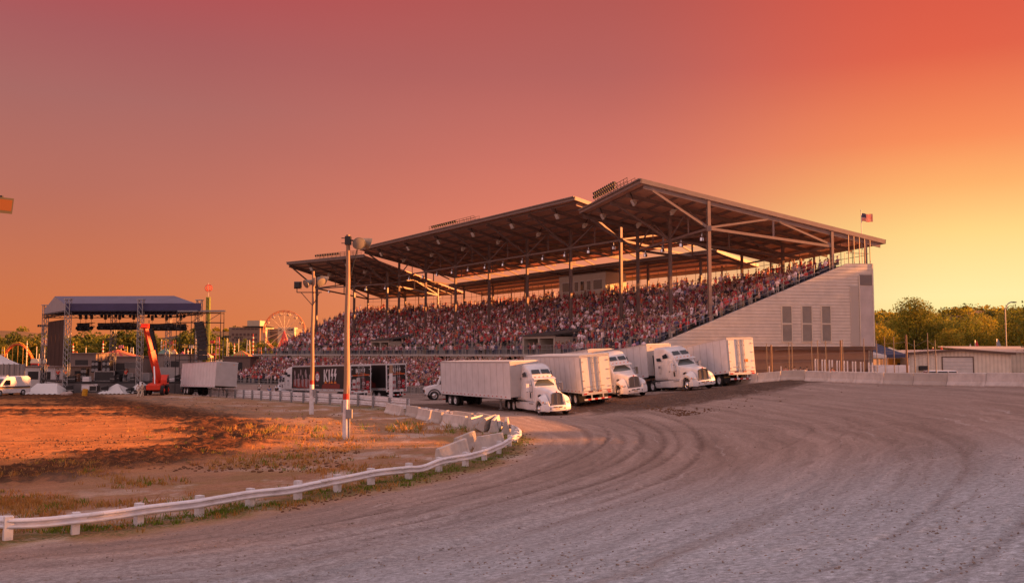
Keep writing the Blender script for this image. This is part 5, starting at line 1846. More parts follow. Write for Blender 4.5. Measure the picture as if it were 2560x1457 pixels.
P1, zt1, Y1 = wood_pole(864.5, 1096, 587, 998, 'tallest wooden lamp pole with white base and red band by the grey box')
k = Y1 / F
bell_lamp(P1, Vector((0.62, -0.25, zt1 - 0.45)), (0.25, -0.75, -0.35), 1.15)
bell_lamp(P1, Vector((0.95, 0.15, zt1 - 0.40)), (0.85, 0.35, -0.35), 1.1)
m = MB(); m.beam((0.0, 0, zt1 - 0.3), (0.95, 0.1, zt1 - 0.45), 0.09, 0.09); m.beam((0.12, 0, zt1 - 2.6), (0.6, 0, zt1 - 0.6), 0.05, 0.05); m.box((0, -0.02, zt1 - 0.35), (0.34, 0.36, 0.5)); m.beam((-0.4, 0, zt1 - 0.2), (0.2, 0, zt1 - 0.2), 0.05, 0.05); m.beam((-0.4, 0, zt1 - 0.5), (0.2, 0, zt1 - 0.5), 0.04, 0.04)
m.build('bracket', DARK, P1, 0)
m = MB(); m.box((0.22, -0.22, 1.45), (0.36, 0.26, 0.52)); m.build('junction_box', GREYMET, P1, 0, 0.015)
m = MB(); m.tube((0.22, -0.12, 0.0), (0.22, -0.12, 1.2), 0.04, n=8); m.tube((0.2, -0.1, 1.7), (0.16, -0.08, 3.1), 0.03, n=8); m.tube((-0.24, 0.0, 1.5), (-0.24, 0.0, 2.2), 0.04, n=8); m.build('conduit', GREYMET, P1, 40)

P2, zt2, Y2 = wood_pole(778.5, 1035, 678, 960.5, 'shorter wooden lamp pole with a crossbar carrying a dark square lamp', 0.185, 0.105)
bell_lamp(P2, Vector((0.55, -0.1, zt2 - 0.75)), (0.5, -0.6, -0.5), 1.15); bell_lamp(P2, Vector((-0.32, -0.2, zt2 - 0.95)), (-0.6, -0.6, -0.4), 1.1)
bell_lamp(P2, Vector((0.75, 0.3, zt2 - 0.6)), (0.8, 0.3, -0.4), 1.1)
m = MB(); m.beam((0, 0, zt2 - 0.25), (0.75, 0.1, zt2 - 0.35), 0.08, 0.08)
zc = at(778, 731, Y2).z - P2.location.z; xl = (738 - 778) * Y2 / F; xr = (800 - 778) * Y2 / F
m.beam((xl, -0.1, zc), (xr, -0.1, zc), 0.07, 0.07); m.beam((xl * 0.75, -0.1, zc), (0, -0.1, zc - 1.1), 0.05, 0.05); m.beam((xr * 0.75, -0.1, zc), (0, -0.1, zc - 1.1), 0.05, 0.05)
m.beam((xl, -0.1, zc), (xl, -0.1, zc + 0.4), 0.06, 0.06)
m.build('crossbar', DARK, P2, 0)
m = MB(); m.loft([[(xl + a * 0.20, -0.30, zc + 0.62 + b * 0.20) for a, b in ((-1, -1), (1, -1), (1, 1), (-1, 1))], [(xl + a * 0.32, 0.2, zc + 0.62 + b * 0.30) for a, b in ((-1, -1), (1, -1), (1, 1), (-1, 1))]])
m.build('square_lamp', DARK, P2, 0)
m = MB(); m.box((0.26, -0.1, 1.75), (0.24, 0.2, 0.55)); m.build('junction_box', GREYMET, P2, 0, 0.01)

# lamp that just reaches into the frame on the far left
LB = onz(-60, 1300, 0); LB = Vector((-17.6, 29.0, tz(-17.6, 29.0)))
LP = thing('lamp_pole', 'lamp pole outside the frame with one boxy floodlight lit orange by the sun', 'lamp pole', LB, group='wooden lamp poles on the infield')
zl = at(0, 512, 29).z - LB.z
m = MB(); m.tube((0, 0, -0.2), (0, 0, zl + 1.2), 0.2, 0.14, 12); m.build('shaft', WOOD, LP, 50)
xx = (-5 - 1280) / F * 29 - LB.x
m = MB(); m.beam((0, 0, zl + 0.3), (xx, 0, zl + 0.25), 0.08, 0.08); m.build('bracket', DARK, LP, 0)
M = Matrix.Translation((xx, 0, zl)) @ Matrix.Rotation(R(-42), 4, 'Z') @ Matrix.Rotation(R(14), 4, 'Y')
m = MB(); m.loft([[(-0.12, a * 0.14, b * 0.12) for a, b in ((-1, -1), (1, -1), (1, 1), (-1, 1))], [(0.16, a * 0.26, b * 0.25) for a, b in ((-1, -1), (1, -1), (1, 1), (-1, 1))]], M)
lo = m.build('flood_lamp', DARK, LP, 0)
m = MB(); m.span((0.161, -0.22, -0.16), (0.17, 0.22, 0.19), M); m.build('lens', mat('sun_tinted_lens', (0.13, 0.05, 0.015), 0.25), lo, 0)  # orange of the low sun is put into the lens colour

# plain white post that stands in the end of the double rail
q = on_ground(977, 1006)
WP = thing('marker_post', 'square white post standing at the end of the two-rail guardrail', 'post', q)
hp = at(977, 912, q.y).z - q.z
m = MB(); m.span((-0.17, -0.17, -0.2), (0.17, 0.17, hp * 0.78)); m.build('painted_shaft', WOODW, WP, 0, 0.015)
m = MB(); m.span((-0.16, -0.16, hp * 0.78), (0.16, 0.16, hp)); m.build('sunlit_top', mat('pole_wood', (0.42, 0.29, 0.19), 0.8), WP, 0, 0.015)  # wood colour stands in for orange sun on the white post's top


# pole lights before the grandstand
for px, py0, py1, Y, lab in ((1680, 862, 790, 97.0, 'thin grey light pole with two small heads before the sloping stair rail'), (1863.5, 850, 796, 96.0, 'thin grey light pole with two small heads before the siding wall')):
    x = (px - 1280) / F * Y; z0 = tz(x, Y); zt_ = at(px, py1, Y).z - z0
    o = thing('light_pole', lab, 'light pole', (x, Y, z0), group='thin light poles by the stand')
    m = MB(); m.tube((0, 0, 0), (0, 0, zt_), 0.07, 0.05, 8); m.build('shaft', STEEL, o, 50)
    m = MB(); m.beam((-0.45, 0, zt_), (0.45, 0, zt_), 0.05, 0.05); m.build('arm', STEEL, o, 0)
    for s in (-1, 1):
        m = MB(); m.loft([[(s * 0.35, -0.1, zt_ + 0.02), (s * 0.35, 0.1, zt_ + 0.02), (s * 0.35, 0.08, zt_ + 0.1), (s * 0.35, -0.08, zt_ + 0.1)], [(s * 0.72, -0.14, zt_ - 0.03), (s * 0.72, 0.14, zt_ - 0.03), (s * 0.72, 0.1, zt_ + 0.08), (s * 0.72, -0.1, zt_ + 0.08)]])
        m.build('lamp_head', GREYMET, o, 0)


# ------------------------------------------------------------------ right side: fence, gates, building
def right_ground(px, Y):
    x = (px - 1280) / F * Y
    return Vector((x, Y, tz(x, Y)))


fence_px = [(1916, 858, 0), (1927, 862, 1), (1970, 856, 0), (1979, 855, 0), (2028, 852, 0), (2043, 850, 0), (2063, 850, 0), (2099, 850, 1), (2105, 848, 0), (2158, 846, 0), (2190, 850, 0), (2210, 842, 0), (2233, 842, 0),
            (2265, 837, 1), (2285, 850, 0), (2316, 832, 0), (2337, 850, 0)]
CF = thing('catch_fence', 'tall open wire fence on thin posts behind the outer concrete wall', 'fence', right_ground(1916, 88.0))
ci = Matrix.Translation(-Vector(CF.location))
tops = []
for px, ty, wd in fence_px:
    t = (px - 1916) / 421.0; Y = 88.0 - 14 * t
    g = right_ground(px, Y); zt_ = at(px, ty, Y).z
    m = MB(); m.tube(g - Vector((0, 0, 0.2)), (g.x + rng.normal(0, 0.04), g.y, zt_), 0.10 if wd else 0.045, 0.08 if wd else 0.03, 8); m.build('fence_post', WOOD if wd else mat('fence_grey', (0.15, 0.12, 0.11), 0.6), CF, 50, 0, ci)
    tops.append((g, zt_))
m = MB()
for (a, za), (b, zb) in zip(tops[:-1], tops[1:]):
    n = max(2, int((b - a).length / 0.5))
    for kk in range(7):
        f = 0.1 + 0.13 * kk
        m.tube((a.x, a.y, a.z + (za - a.z) * f), (b.x, b.y, b.z + (zb - b.z) * f), 0.007, n=4)
m.build('fence_wire', GREYMET, CF, 0, 0, ci)
for i, (xa, xb) in enumerate(((2036, 2042), (2053, 2060), (2071, 2078), (2090, 2097), (2108, 2116), (2129, 2136), (2149, 2157), (2169, 2178))):
    a = right_ground(xa, 93.0); b = right_ground(xb, 92.6); zt_ = at(xa, 897 + i * 1.2, 93).z
    o = thing('gate_frame', 'pair of white pipe posts joined by a board, in the row behind the wall', 'gate', a, group='pipe gate frames behind the outer wall')
    mi = Matrix.Translation(-a)
    for p in (a, b):
        m = MB(); m.tube(p, (p.x, p.y, zt_), 0.075, n=8, M=None); m.build('post', WHITE, o, 50, 0, mi)
    if i not in (0, 6):
        m = MB(); m.beam((a.x, a.y, a.z + 1.25), (b.x, b.y, b.z + 1.25), 0.05, 0.55); m.build('board', WOODW, o, 0, 0, mi)
g = right_ground(1921, 90); o = thing('notice_board', 'low white board on two legs behind the outer wall beside the wooden pole', 'board', g)
for dx in (0.0, 1.15):
    m = MB(); m.beam((dx, 0, 0), (dx, 0, at(1921, 915, 90).z - g.z), 0.08, 0.08); m.build('leg', WHITE, o, 0)
m = MB(); m.span((0.0, -0.06, 1.0), (1.2, -0.02, 1.4)); m.build('board', WOODW, o, 0)
g = right_ground(1960, 91); o = thing('picnic_bench', 'long pale bench behind the outer wall with people sitting at it', 'bench', g)
m = MB(); m.span((0, -0.2, 0.62), (3.4, 0.25, 0.68)); m.build('seat', WOODW, o, 0)
for dx in (0.2, 1.7, 3.2):
    m = MB(); m.beam((dx, 0, 0), (dx, 0, 0.62), 0.08, 0.3); m.build('leg', GREYMET, o, 0)

# metal shed
YB = 106.0
g = right_ground(2266, YB); z0 = min(g.z, right_ground(2560, YB).z) - 0.2
SH = thing('metal_shed', 'low cream metal-clad shed with a white roll-up door', 'shed', (g.x, YB, z0))
wS = (2524 - 2266) / F * YB; ze = at(2266, 884, YB).z - z0; zp = at(2394, 877, YB).z - z0
m = MB(); m.prism([(0, 0), (wS, 0), (wS, ze), (wS / 2, zp), (0, ze)], 0.0, 22.0, 'y')
m.build('wall', stripes('shed_cladding', (0.82, 0.74, 0.62), (0.70, 0.63, 0.52), 2.2, 'X', 0.55, 0.4, 0.6), SH, 0)
m = MB()
for sgn in (0, 1):
    xa, xb = (-0.35, wS / 2) if sgn == 0 else (wS / 2, wS + 0.35)
    za, zb = (ze - 0.06, zp + 0.05) if sgn == 0 else (zp + 0.05, ze - 0.06)
    m.add([(xa, -0.4, za), (xb, -0.4, zb), (xb, 22.4, zb), (xa, 22.4, za), (xa, -0.4, za + 0.12), (xb, -0.4, zb + 0.12), (xb, 22.4, zb + 0.12), (xa, 22.4, za + 0.12)],
          [(3, 2, 1, 0), (4, 5, 6, 7), (0, 1, 5, 4), (1, 2, 6, 5), (2, 3, 7, 6), (3, 0, 4, 7)])
m.build('shed_roof', mat('shed_roof', (0.56, 0.50, 0.47), 0.4, 0.1, var=0.1), SH, 0)
m = MB(); m.beam((-0.36, -0.42, ze), (wS / 2, -0.42, zp + 0.11), 0.1, 0.28); m.beam((wS / 2, -0.42, zp + 0.11), (wS + 0.36, -0.42, ze), 0.1, 0.28); m.build('eave_trim', mat('brown_trim', (0.13, 0.08, 0.06), 0.6), SH, 0)
xa, xb = (2353 - 2266) / F * YB, (2428 - 2266) / F * YB
m = MB(); m.span((xa, -0.06, 0), (xb, 0.05, at(2353, 893, YB).z - z0)); m.build('roll_up_door', stripes('roll_door', (0.66, 0.63, 0.60), (0.58, 0.55, 0.52), 2.4, 'Z', 0.5, 0.3, 0.85), SH, 0)
m = MB(); h_ = at(2353, 893, YB).z - z0
m.span((xa - 0.1, -0.1, 0), (xa, -0.01, h_ + 0.1)); m.span((xb, -0.1, 0), (xb + 0.1, -0.01, h_ + 0.1)); m.span((xa, -0.1, h_), (xb, -0.01, h_ + 0.1)); m.build('door_frame', mat('brown_trim', (0.13, 0.08, 0.06), 0.6), SH, 0)
m = MB(); m.span(((2293 - 2266) / F * YB, -0.35, at(0, 925, YB).z - z0), ((2314 - 2266) / F * YB, 0, at(0, 914, YB).z - z0)); m.build('wall_vent', DARK, SH, 0)
g2 = right_ground(2520, 112); SH2 = thing('metal_shed', 'second cream metal shed wing at the right edge of the picture', 'shed', (wS + g.x + 1.0, YB + 3, z0))
m = MB(); m.span((0, 0, 0), (16, 16, ze + 0.1)); m.build('wall', stripes('shed_cladding', (0.82, 0.74, 0.62), (0.70, 0.63, 0.52), 2.2, 'X'), SH2, 0)
m = MB(); m.loft([[(-0.4, -0.4, ze + 0.1), (16.4, -0.4, ze + 0.1), (16.4, -0.4, ze + 0.22), (-0.4, -0.4, ze + 0.22)], [(-0.4, 16.4, ze + 0.9), (16.4, 16.4, ze + 0.9), (16.4, 16.4, ze + 1.02), (-0.4, 16.4, ze + 1.02)]]); m.build('shed_roof', mat('shed_roof', (0.42, 0.38, 0.36), 0.4, 0.3), SH2, 0)


def car_body(root, L, W, H, paint, wag=0.75, hood=0.25):
    """simple estate / SUV: lower body, cabin with glass, wheels; +X forwards"""
    m = MB()
    def ring(x, w, z0, z1): return [(x, -w, z0), (x, w, z0), (x, w * 0.98, z0 + (z1 - z0) * 0.6), (x, w * 0.9, z1), (x, -w * 0.9, z1), (x, -w * 0.98, z0 + (z1 - z0) * 0.6)]
    h1 = H * 0.56; w = W / 2
    m.loft([ring(L / 2, w * 0.85, 0.35, h1 * 0.75), ring(L / 2 - 0.25, w, 0.28, h1 * 0.92), ring(L / 2 - L * hood, w, 0.25, h1), ring(-L / 2 + 0.2, w, 0.25, h1), ring(-L / 2, w * 0.9, 0.35, h1 * 0.95)])
    b = m.build('body', paint, root, 40)
    m = MB(); xf = L / 2 - L * hood; xr = -L / 2 + 0.1
    def cr(x, w, z): return [(x, -w, z), (x, w, z)]
    m.loft([[(xf, -w * 0.9, h1 - 0.02), (xf, w * 0.9, h1 - 0.02), (xf - 0.02, w * 0.9, h1), (xf - 0.02, -w * 0.9, h1)], [(xf - 0.7, -w * 0.8, H - 0.05), (xf - 0.7, w * 0.8, H - 0.05), (xf - 0.72, w * 0.76, H), (xf - 0.72, -w * 0.76, H)]], cap=False)
    m.loft([[(xf - 0.05, s * w * 0.9, h1 - 0.02) for s in (-1, 1)] + [(xr, s * w * 0.9, h1 - 0.02) for s in (1, -1)], [(xf - 0.68, s * w * 0.8, H - 0.08) for s in (-1, 1)] + [(xr + 0.25, s * w * 0.8, H - 0.08) for s in (1, -1)]])
    m.build('glasshouse', GLASS, root, 0)
    m = MB(); m.loft([[(xf - 0.62, s * w * 0.80, H - 0.08) for s in (-1, 1)] + [(xr + 0.2, s * w * 0.80, H - 0.08) for s in (1, -1)], [(xf - 0.75, s * w * 0.72, H) for s in (-1, 1)] + [(xr + 0.35, s * w * 0.72, H) for s in (1, -1)]]); m.build('car_roof', paint, root, 0)
    m = MB()
    for s in (-1, 1):
        for x0, x1 in ((xf - 0.05, xf - 0.68), (xf - 1.4, xf - 1.4), (xr + 1.0, xr + 1.0), (xr, xr + 0.25)):
            m.beam((x0, s * w * 0.905, h1), (x1, s * w * 0.81, H - 0.08), 0.09, 0.05)
    m.build('window_pillar', paint, root, 0)
    for s in (-1, 1):
        for x in (L / 2 - 0.85, -L / 2 + 0.85):
            wheel(root, x, s * (w - 0.1), 0.34, 0.22, CHROME, side=s)
        m = MB(); m.sphere((L / 2 - 0.12, s * w * 0.66, h1 * 0.72), (0.1, 0.2, 0.1), 8, 5); m.build('headlight', CHROME, root, 40)
        m = MB(); m.box((-L / 2 + 0.02, s * w * 0.78, h1 * 0.8), (0.05, 0.15, 0.25)); m.build('tail_light', RED, root, 0)


SV = thing('parked_suv', 'white SUV whose roof shows above the concrete wall beside the shed', 'car'); car_body(SV, 4.6, 1.85, 1.72, WHITE)
g = right_ground(2326, 86); SV.location = g + Vector((0, 0, at(2326, 926, 86).z - g.z - 1.72)); SV.rotation_euler = (0, 0, R(172))
SV.location.z = max(SV.location.z, g.z - 0.02) if abs(SV.location.z - g.z) < 0.6 else g.z
TR2 = thing('equipment_trailer', 'small white box trailer behind the wire fence below the blue canopy', 'trailer', right_ground(2186, 97))
m = MB(); m.span((0, 0, 0.5), (3.6, 2.0, 2.2)); m.build('box', TRAILER, TR2, 0, 0.04)
for s in (0.15, 1.85):
    wheel(TR2, 1.8, s, 0.36, 0.2, WHITE, side=-1 if s < 1 else 1)
m = MB(); m.beam((3.6, 1, 0.55), (4.6, 1, 0.5), 0.08, 0.08); m.build('tow_bar', DARK, TR2, 0)


# ------------------------------------------------------------------ canopies, flags, street lamp on the right
def peak_tent(name, label, loc, w, d, eave, peak, roofmat, group=None, yaw=0.0, valance=0.35, legs=True, hip=0.35, cat='tent'):
    root = thing(name, label, cat, loc, yaw, group)
    m = MB(); n = 8
    def outline(k, z, f): return [(-w / 2 * f, -d / 2 * f, z), (w / 2 * f, -d / 2 * f, z), (w / 2 * f, d / 2 * f, z), (-w / 2 * f, d / 2 * f, z)]
    rings = []
    for k in range(7):
        f = 1 - k / 6 * 0.97; z = eave + (peak - eave) * (k / 6) ** 1.25
        rings.append(outline(k, z, f))
    m.loft([outline(0, eave - valance, 1.0)] + rings)
    m.build('canopy', roofmat, root, 30)
    if legs:
        for sx in (-1, 1):
            for sy in (-1, 1):
                m = MB(); m.tube((sx * w / 2 * 0.98, sy * d / 2 * 0.98, 0), (sx * w / 2 * 0.98, sy * d / 2 * 0.98, eave), 0.05 * max(1, w / 8), n=6); m.build('leg', STEEL, root, 40)
    return root


NAVY = mat('navy_canvas', (0.06, 0.07, 0.14), 0.7, var=0.15); WHITEC = mat('white_canvas', (0.74, 0.72, 0.70), 0.7, var=0.08, vscale=1.2, dirt=(0.45, 0.36, 0.30), damt=0.3)
g = right_ground(2188, 108); peak_tent('vendor_canopy', 'navy peaked canopy at the corner of the grandstand', g, 5.4, 5.4, at(0, 886, 108).z - g.z, at(0, 858, 108).z - g.z, NAVY)
g = right_ground(2176, 102); o = peak_tent('vendor_canopy', 'small white peaked canopy before the navy one', g, 2.4, 2.4, at(0, 887, 102).z - g.z, at(0, 878, 102).z - g.z, WHITEC)
g = right_ground(2180, 101); o = thing('vendor_sign', 'black sign board hanging under the white canopy', 'sign', (g.x, g.y, at(0, 897, 101).z))
m = MB(); m.span((-1.1, 0, 0), (1.1, 0.08, 0.42)); m.build('sign_board', BLACK, o, 0)
m = MB()
for q in range(8):
    m.span((-0.8 + q * 0.2, -0.012, 0.14), (-0.8 + q * 0.2 + 0.12, 0.0, 0.28))
m.build('lettering', FIGURE, o, 0)
for x0 in (-1.15, 1.15):
    m = MB(); m.tube((x0, 0.04, g.z - at(0, 897, 101).z), (x0, 0.04, 0.6), 0.04, n=6); m.build('leg', STEEL, o, 40)
g = right_ground(2222, 112); peak_tent('vendor_stall', 'orange-lit white food stall behind the wire fence', g, 3.4, 3.0, 3.2, 4.0, mat('stall_cream', (0.75, 0.62, 0.42), 0.6))
g = right_ground(2252, 109); o = thing('vendor_stall', 'yellow food stall just left of the shed', 'stall', g)
m = MB(); m.span((-1.2, -1, 0), (1.2, 1, 2.6)); m.build('stall_body', mat('stall_yellow', (0.62, 0.36, 0.05), 0.6), o, 0)
m = MB(); m.span((-1.0, -1.02, 1.2), (1.0, -0.95, 2.1)); m.build('serving_hatch', DARK, o, 0)
for i, (px, py, Y, c, lab) in enumerate(((2330, 871, 124, (0.5, 0.04, 0.05), 'closed red market umbrella above the shed roof, leftmost'), (2352, 868, 126, (0.55, 0.05, 0.04), 'tall closed red market umbrella above the shed peak'), (2391, 869, 126, (0.48, 0.04, 0.04), 'short closed red market umbrella right of the shed peak'),
                                         (2424, 862, 128, (0.6, 0.58, 0.58), 'closed white market umbrella above the shed roof'), (2436, 853, 128, (0.50, 0.06, 0.08), 'red and white feather flag above the shed roof'), (2490, 850, 128, (0.22, 0.32, 0.45), 'pale blue feather flag above the shed roof'))):
    g = right_ground(px, Y); zt_ = at(px, py - 3, Y).z - g.z
    o = thing('market_umbrella' if 'umbrella' in lab else 'feather_flag', lab, 'umbrella' if 'umbrella' in lab else 'flag', g)
    m = MB(); m.tube((0, 0, 0), (0, 0, zt_), 0.05, n=6); m.build('pole', STEEL, o, 40)
    m = MB()
    if 'umbrella' in lab:
        m.lathe([(0.02, zt_ - 0.05), (0.18, zt_ - 0.5), (0.36, zt_ - 1.3), (0.32, zt_ - 1.9), (0.06, zt_ - 1.95)], 9)
    else:
        m.loft([[(0.03, -0.01, zt_ - 2.6), (0.5, -0.01, zt_ - 2.5), (0.5, 0.02, zt_ - 2.5), (0.03, 0.02, zt_ - 2.6)], [(0.03, -0.01, zt_ - 1.2), (0.62, -0.05, zt_ - 1.1), (0.62, -0.02, zt_ - 1.1), (0.03, 0.02, zt_ - 1.2)], [(0.03, -0.01, zt_ - 0.05), (0.25, 0.0, zt_ - 0.05), (0.25, 0.03, zt_ - 0.05), (0.03, 0.02, zt_ - 0.05)]])
    m.build('canopy' if 'umbrella' in lab else 'cloth', mat('canvas_%d' % i, c, 0.7), o, 40)
g = right_ground(2514, 150); zt_ = at(2514, 754, 150).z - g.z
o = thing('street_lamp', 'tall street lamp with a curved arm among the trees on the right', 'street lamp', g)
m = MB(); pts = [(0, 0, 0), (0, 0, zt_ - 1.2)] + [(0.15 + 1.1 * (1 - math.cos(a)), 0, zt_ - 1.2 + 1.15 * math.sin(a)) for a in np.linspace(0.2, 1.5, 6)]
m.path(pts, 0.09, 8); m.build('shaft', GREYMET, o, 40)
m = MB(); m.sphere((1.5, 0, zt_ - 0.1), (0.5, 0.16, 0.12), 10, 6); m.build('lamp_head', DARK, o, 40)

# flag over the rear corner of the stand
b = PJ[0] + NJ[0] * 27.6; zt_ = at(2160, 528, b.y).z
FP = thing('flagpole', 'flagpole flying the stars and stripes above the rear corner of the roof', 'flagpole', (b.x, b.y, tz(b.x, b.y)))
FP.location.x = (2160 - 1280) / F * b.y
hz_ = zt_ - FP.location.z
m = MB(); m.tube((0, 0, 0), (0, 0, hz_), 0.07, 0.045, 8); m.sphere((0, 0, hz_ + 0.05), 0.08, 8, 5); m.build('pole', STEEL, FP, 40)
m = MB(); FR, FW_, FB_ = mat('flag_red', (0.50, 0.03, 0.03), 0.7, transl=0.5), mat('flag_white', (0.62, 0.50, 0.46), 0.7, transl=0.5), mat('flag_blue', (0.03, 0.03, 0.10), 0.7)
fl, fh = 1.18, 0.86
def fpt(u, v): return (0.05 + u * fl, 0.10 * math.sin(u * 5.5) * u, hz_ - 0.25 - v * fh - 0.12 * u * math.sin(u * 2.2) + 0.03 * math.sin(u * 9))
for r_ in range(13):
    for q in range(12):
        u0, u1 = q / 12, (q + 1) / 12; v0, v1 = r_ / 13, (r_ + 1) / 13
        m.use(FB_ if (r_ < 7 and q < 5) else (FR if r_ % 2 == 0 else FW_)); m.add([fpt(u0, v0), fpt(u1, v0), fpt(u1, v1), fpt(u0, v1)], [(0, 1, 2, 3)])
m.use(FW_)
for r_ in range(5):
    for q in range(5):
        u, v = 0.04 + q * 0.08, 0.05 + r_ * 0.10; p = fpt(u, v); m.box((p[0], p[1] - 0.012, p[2]), (0.03, 0.004, 0.03))
m.build('flag', None, FP, 0)

# ------------------------------------------------------------------ stage at the far left
STZ = tz(-52, 124)
ST = thing('concert_stage', 'open-air concert stage under a blue peaked roof on truss towers', 'stage', (-52, 124, STZ))
si = Matrix.Translation(-Vector(ST.location))
BLUE = mat('blue_roof_cloth', (0.15, 0.13, 0.19), 0.6, var=0.12, vscale=0.6)
BLUED = mat('blue_valance_cloth', (0.055, 0.050, 0.13), 0.6, var=0.12, vscale=0.8)
GREYC = mat('grey_gable_cloth', (0.34, 0.33, 0.36), 0.65, var=0.1, vscale=1)
F0, F1, BV = Vector((-60.7, 125, 0)), Vector((-42.0, 124, 0)), Vector((-8.5, 11, 0))
FM0, FM1 = F0 + BV / 2, F1 + BV / 2 - Vector((1.4, 0, 0))
def up(p, z): return Vector((p.x, p.y, z))
ze, zl, zr_ = 11.35, 10.75, 12.95
m = MB()
m.add([up(F0, ze), up(F1, ze), up(FM1, zr_), up(FM0, zr_), up(F0 + BV, ze), up(F1 + BV, ze)], [(0, 1, 2, 3), (3, 2, 5, 4)])
m.add([up(F0, ze - 0.1), up(F1, ze - 0.1), up(FM1, zr_ - 0.1), up(FM0, zr_ - 0.1), up(F0 + BV, ze - 0.1), up(F1 + BV, ze - 0.1)], [(3, 2, 1, 0), (4, 5, 2, 3)])
m.build('roof_canopy', BLUE, ST, 0, 0, si)
m = MB(); m.beam(up(F0, (ze + zl) / 2), up(F1, (ze + zl) / 2), 0.06, ze - zl + 0.5); m.beam(up(F0 + BV, (ze + zl) / 2), up(F1 + BV, (ze + zl) / 2), 0.06, ze - zl + 0.5); m.beam(up(F1, (ze + zl) / 2), up(F1 + BV, (ze + zl) / 2), 0.06, ze - zl + 0.4)
m.build('valance', BLUED, ST, 0, 0, si)
for a, c, q in ((F0, FM0, F0 + BV), (F1, FM1, F1 + BV)):
    m = MB(); m.add([up(a, zl - 0.25), up(a, ze), up(c, zr_), up(q, ze), up(q, zl - 0.25)], [(0, 1, 2, 3, 4)]); m.build('gable_cloth', GREYC, ST, 0, 0, si)


def truss(mb, p0, p1, w=0.5, r=0.045, step=0.6, up_=(0, 0, 1)):
    p0, p1, d, s, u = mb.frame(p0, p1, up_)
    L = (p1 - p0).length; cs = [(a * w / 2, b * w / 2) for a, b in ((-1, -1), (1, -1), (1, 1), (-1, 1))]
    for a, b in cs:
        mb.tube(p0 + s * a + u * b, p1 + s * a + u * b, r, n=5)
    n = max(1, int(L / step))
    for k in range(n):
        for i in range(4):
            a, b = cs[i]; c, e = cs[(i + 1) % 4]
            q0 = p0 + d * (L * k / n); q1 = p0 + d * (L * (k + 1) / n)
            mb.tube(q0 + s * a + u * b, q1 + s * c + u * e, r * 0.6, n=4)
            if i == 0: mb.tube(q0 + s * a + u * b, q0 + s * c + u * e, r * 0.6, n=4)
    return mb


SILV = mat('truss_alloy', (0.42, 0.41, 0.41), 0.45, 0.6)
for p, zt_ in ((F0 + Vector((0.4, -0.1, 0)), 12.2), (F0.lerp(F1, 0.565) + Vector((0, -0.25, 0)), 12.1), (F1 + Vector((-0.6, 1.2, 0)), 12.1), (F0 + BV + Vector((0.1, 0.2, 0)), 12.0), (F1 + BV + Vector((0, 0.3, 0)), 12.0), (F0.lerp(F1, 0.565) + BV, 12.0)):
    m = truss(MB(), (p.x, p.y, STZ), (p.x, p.y, zt_), 0.62, 0.05, 0.7)
    m.box((p.x, p.y, zt_), (0.9, 0.9, 0.1)); m.box((p.x, p.y, STZ + 0.15), (1.4, 1.4, 0.3)); m.build('truss_tower', SILV, ST, 0, 0, si)
for a, b in ((F0, F1), (F0 + BV, F1 + BV), (F0, F0 + BV), (F1, F1 + BV)):
    m = truss(MB(), up(a, zl - 0.4), up(b, zl - 0.4), 0.5, 0.045, 0.8); m.build('roof_truss', DARK, ST, 0, 0, si)
m = MB(); m.use(mat('scrim_cloth', (0.055, 0.026, 0.018), 0.9, var=0.35, vscale=0.8)); a, b = F0 + BV * 0.98 + Vector((0.6, 0, 0)), F0 + BV * 0.10 + Vector((0.25, 0, 0))
n = 8
for k in range(n):
    p, q = a.lerp(b, k / n), a.lerp(b, (k + 0.96) / n)
    m.beam(up(p, 6.3), up(q, 6.3), 0.05 + 0.03 * (k % 2), 6.4)
m.build('side_screen', None, ST, 0, 0, si)
m = MB(); a, b = F0, F1; m.loft([[up(a, STZ + 1.3), up(b, STZ + 1.3), up(b, STZ + 1.55), up(a, STZ + 1.55)], [up(a + BV, STZ + 1.3), up(b + BV, STZ + 1.3), up(b + BV, STZ + 1.55), up(a + BV, STZ + 1.55)]]); m.build('stage_deck', mat('stage_black', (0.03, 0.028, 0.03), 0.7), ST, 0, 0, si)
m = MB(); m.beam(up(F0, STZ + 0.65), up(F1, STZ + 0.65), 0.05, 1.3); m.build('stage_skirt', mat('skirt_grey', (0.10, 0.09, 0.09), 0.8, var=0.4, vscale=0.6), ST, 0, 0, si)
# right wing of scaffold with a raised platform
W0, W1 = F1 + Vector((-3.0, -0.6, 0)), F1 + Vector((2.6, 0.4, 0))
m = MB()
for q in range(4):
    p = W0.lerp(W1, q / 3)
    for dz in (0, 1.4):
        m.tube(up(p + Vector((0, dz, 0)), STZ), up(p + Vector((0, dz, 0)), 10.4), 0.05, n=5)
for z in (1.5, 4.0, 6.0, 9.0, 10.3):
    m.tube(up(W0, z), up(W1, z), 0.05, n=5); m.tube(up(W0 + Vector((0, 1.4, 0)), z), up(W1 + Vector((0, 1.4, 0)), z), 0.05, n=5)
m.tube(up(W0, 9), up(W0.lerp(W1, 0.33), 10.3), 0.04, n=5); m.tube(up(W0.lerp(W1, 0.33), 9), up(W0.lerp(W1, 0.66), 10.3), 0.04, n=5); m.tube(up(W0.lerp(W1, 0.66), 9), up(W1, 10.3), 0.04, n=5)
m.build('scaffold_wing', DARK, ST, 0, 0, si)
m = MB(); m.beam(up(W0 + Vector((0, 0.7, 0)), 10.5), up(W1 + Vector((0.4, 0.7, 0)), 10.6), 1.6, 0.18); m.build('wing_platform', GREYMET, ST, 0, 0, si)


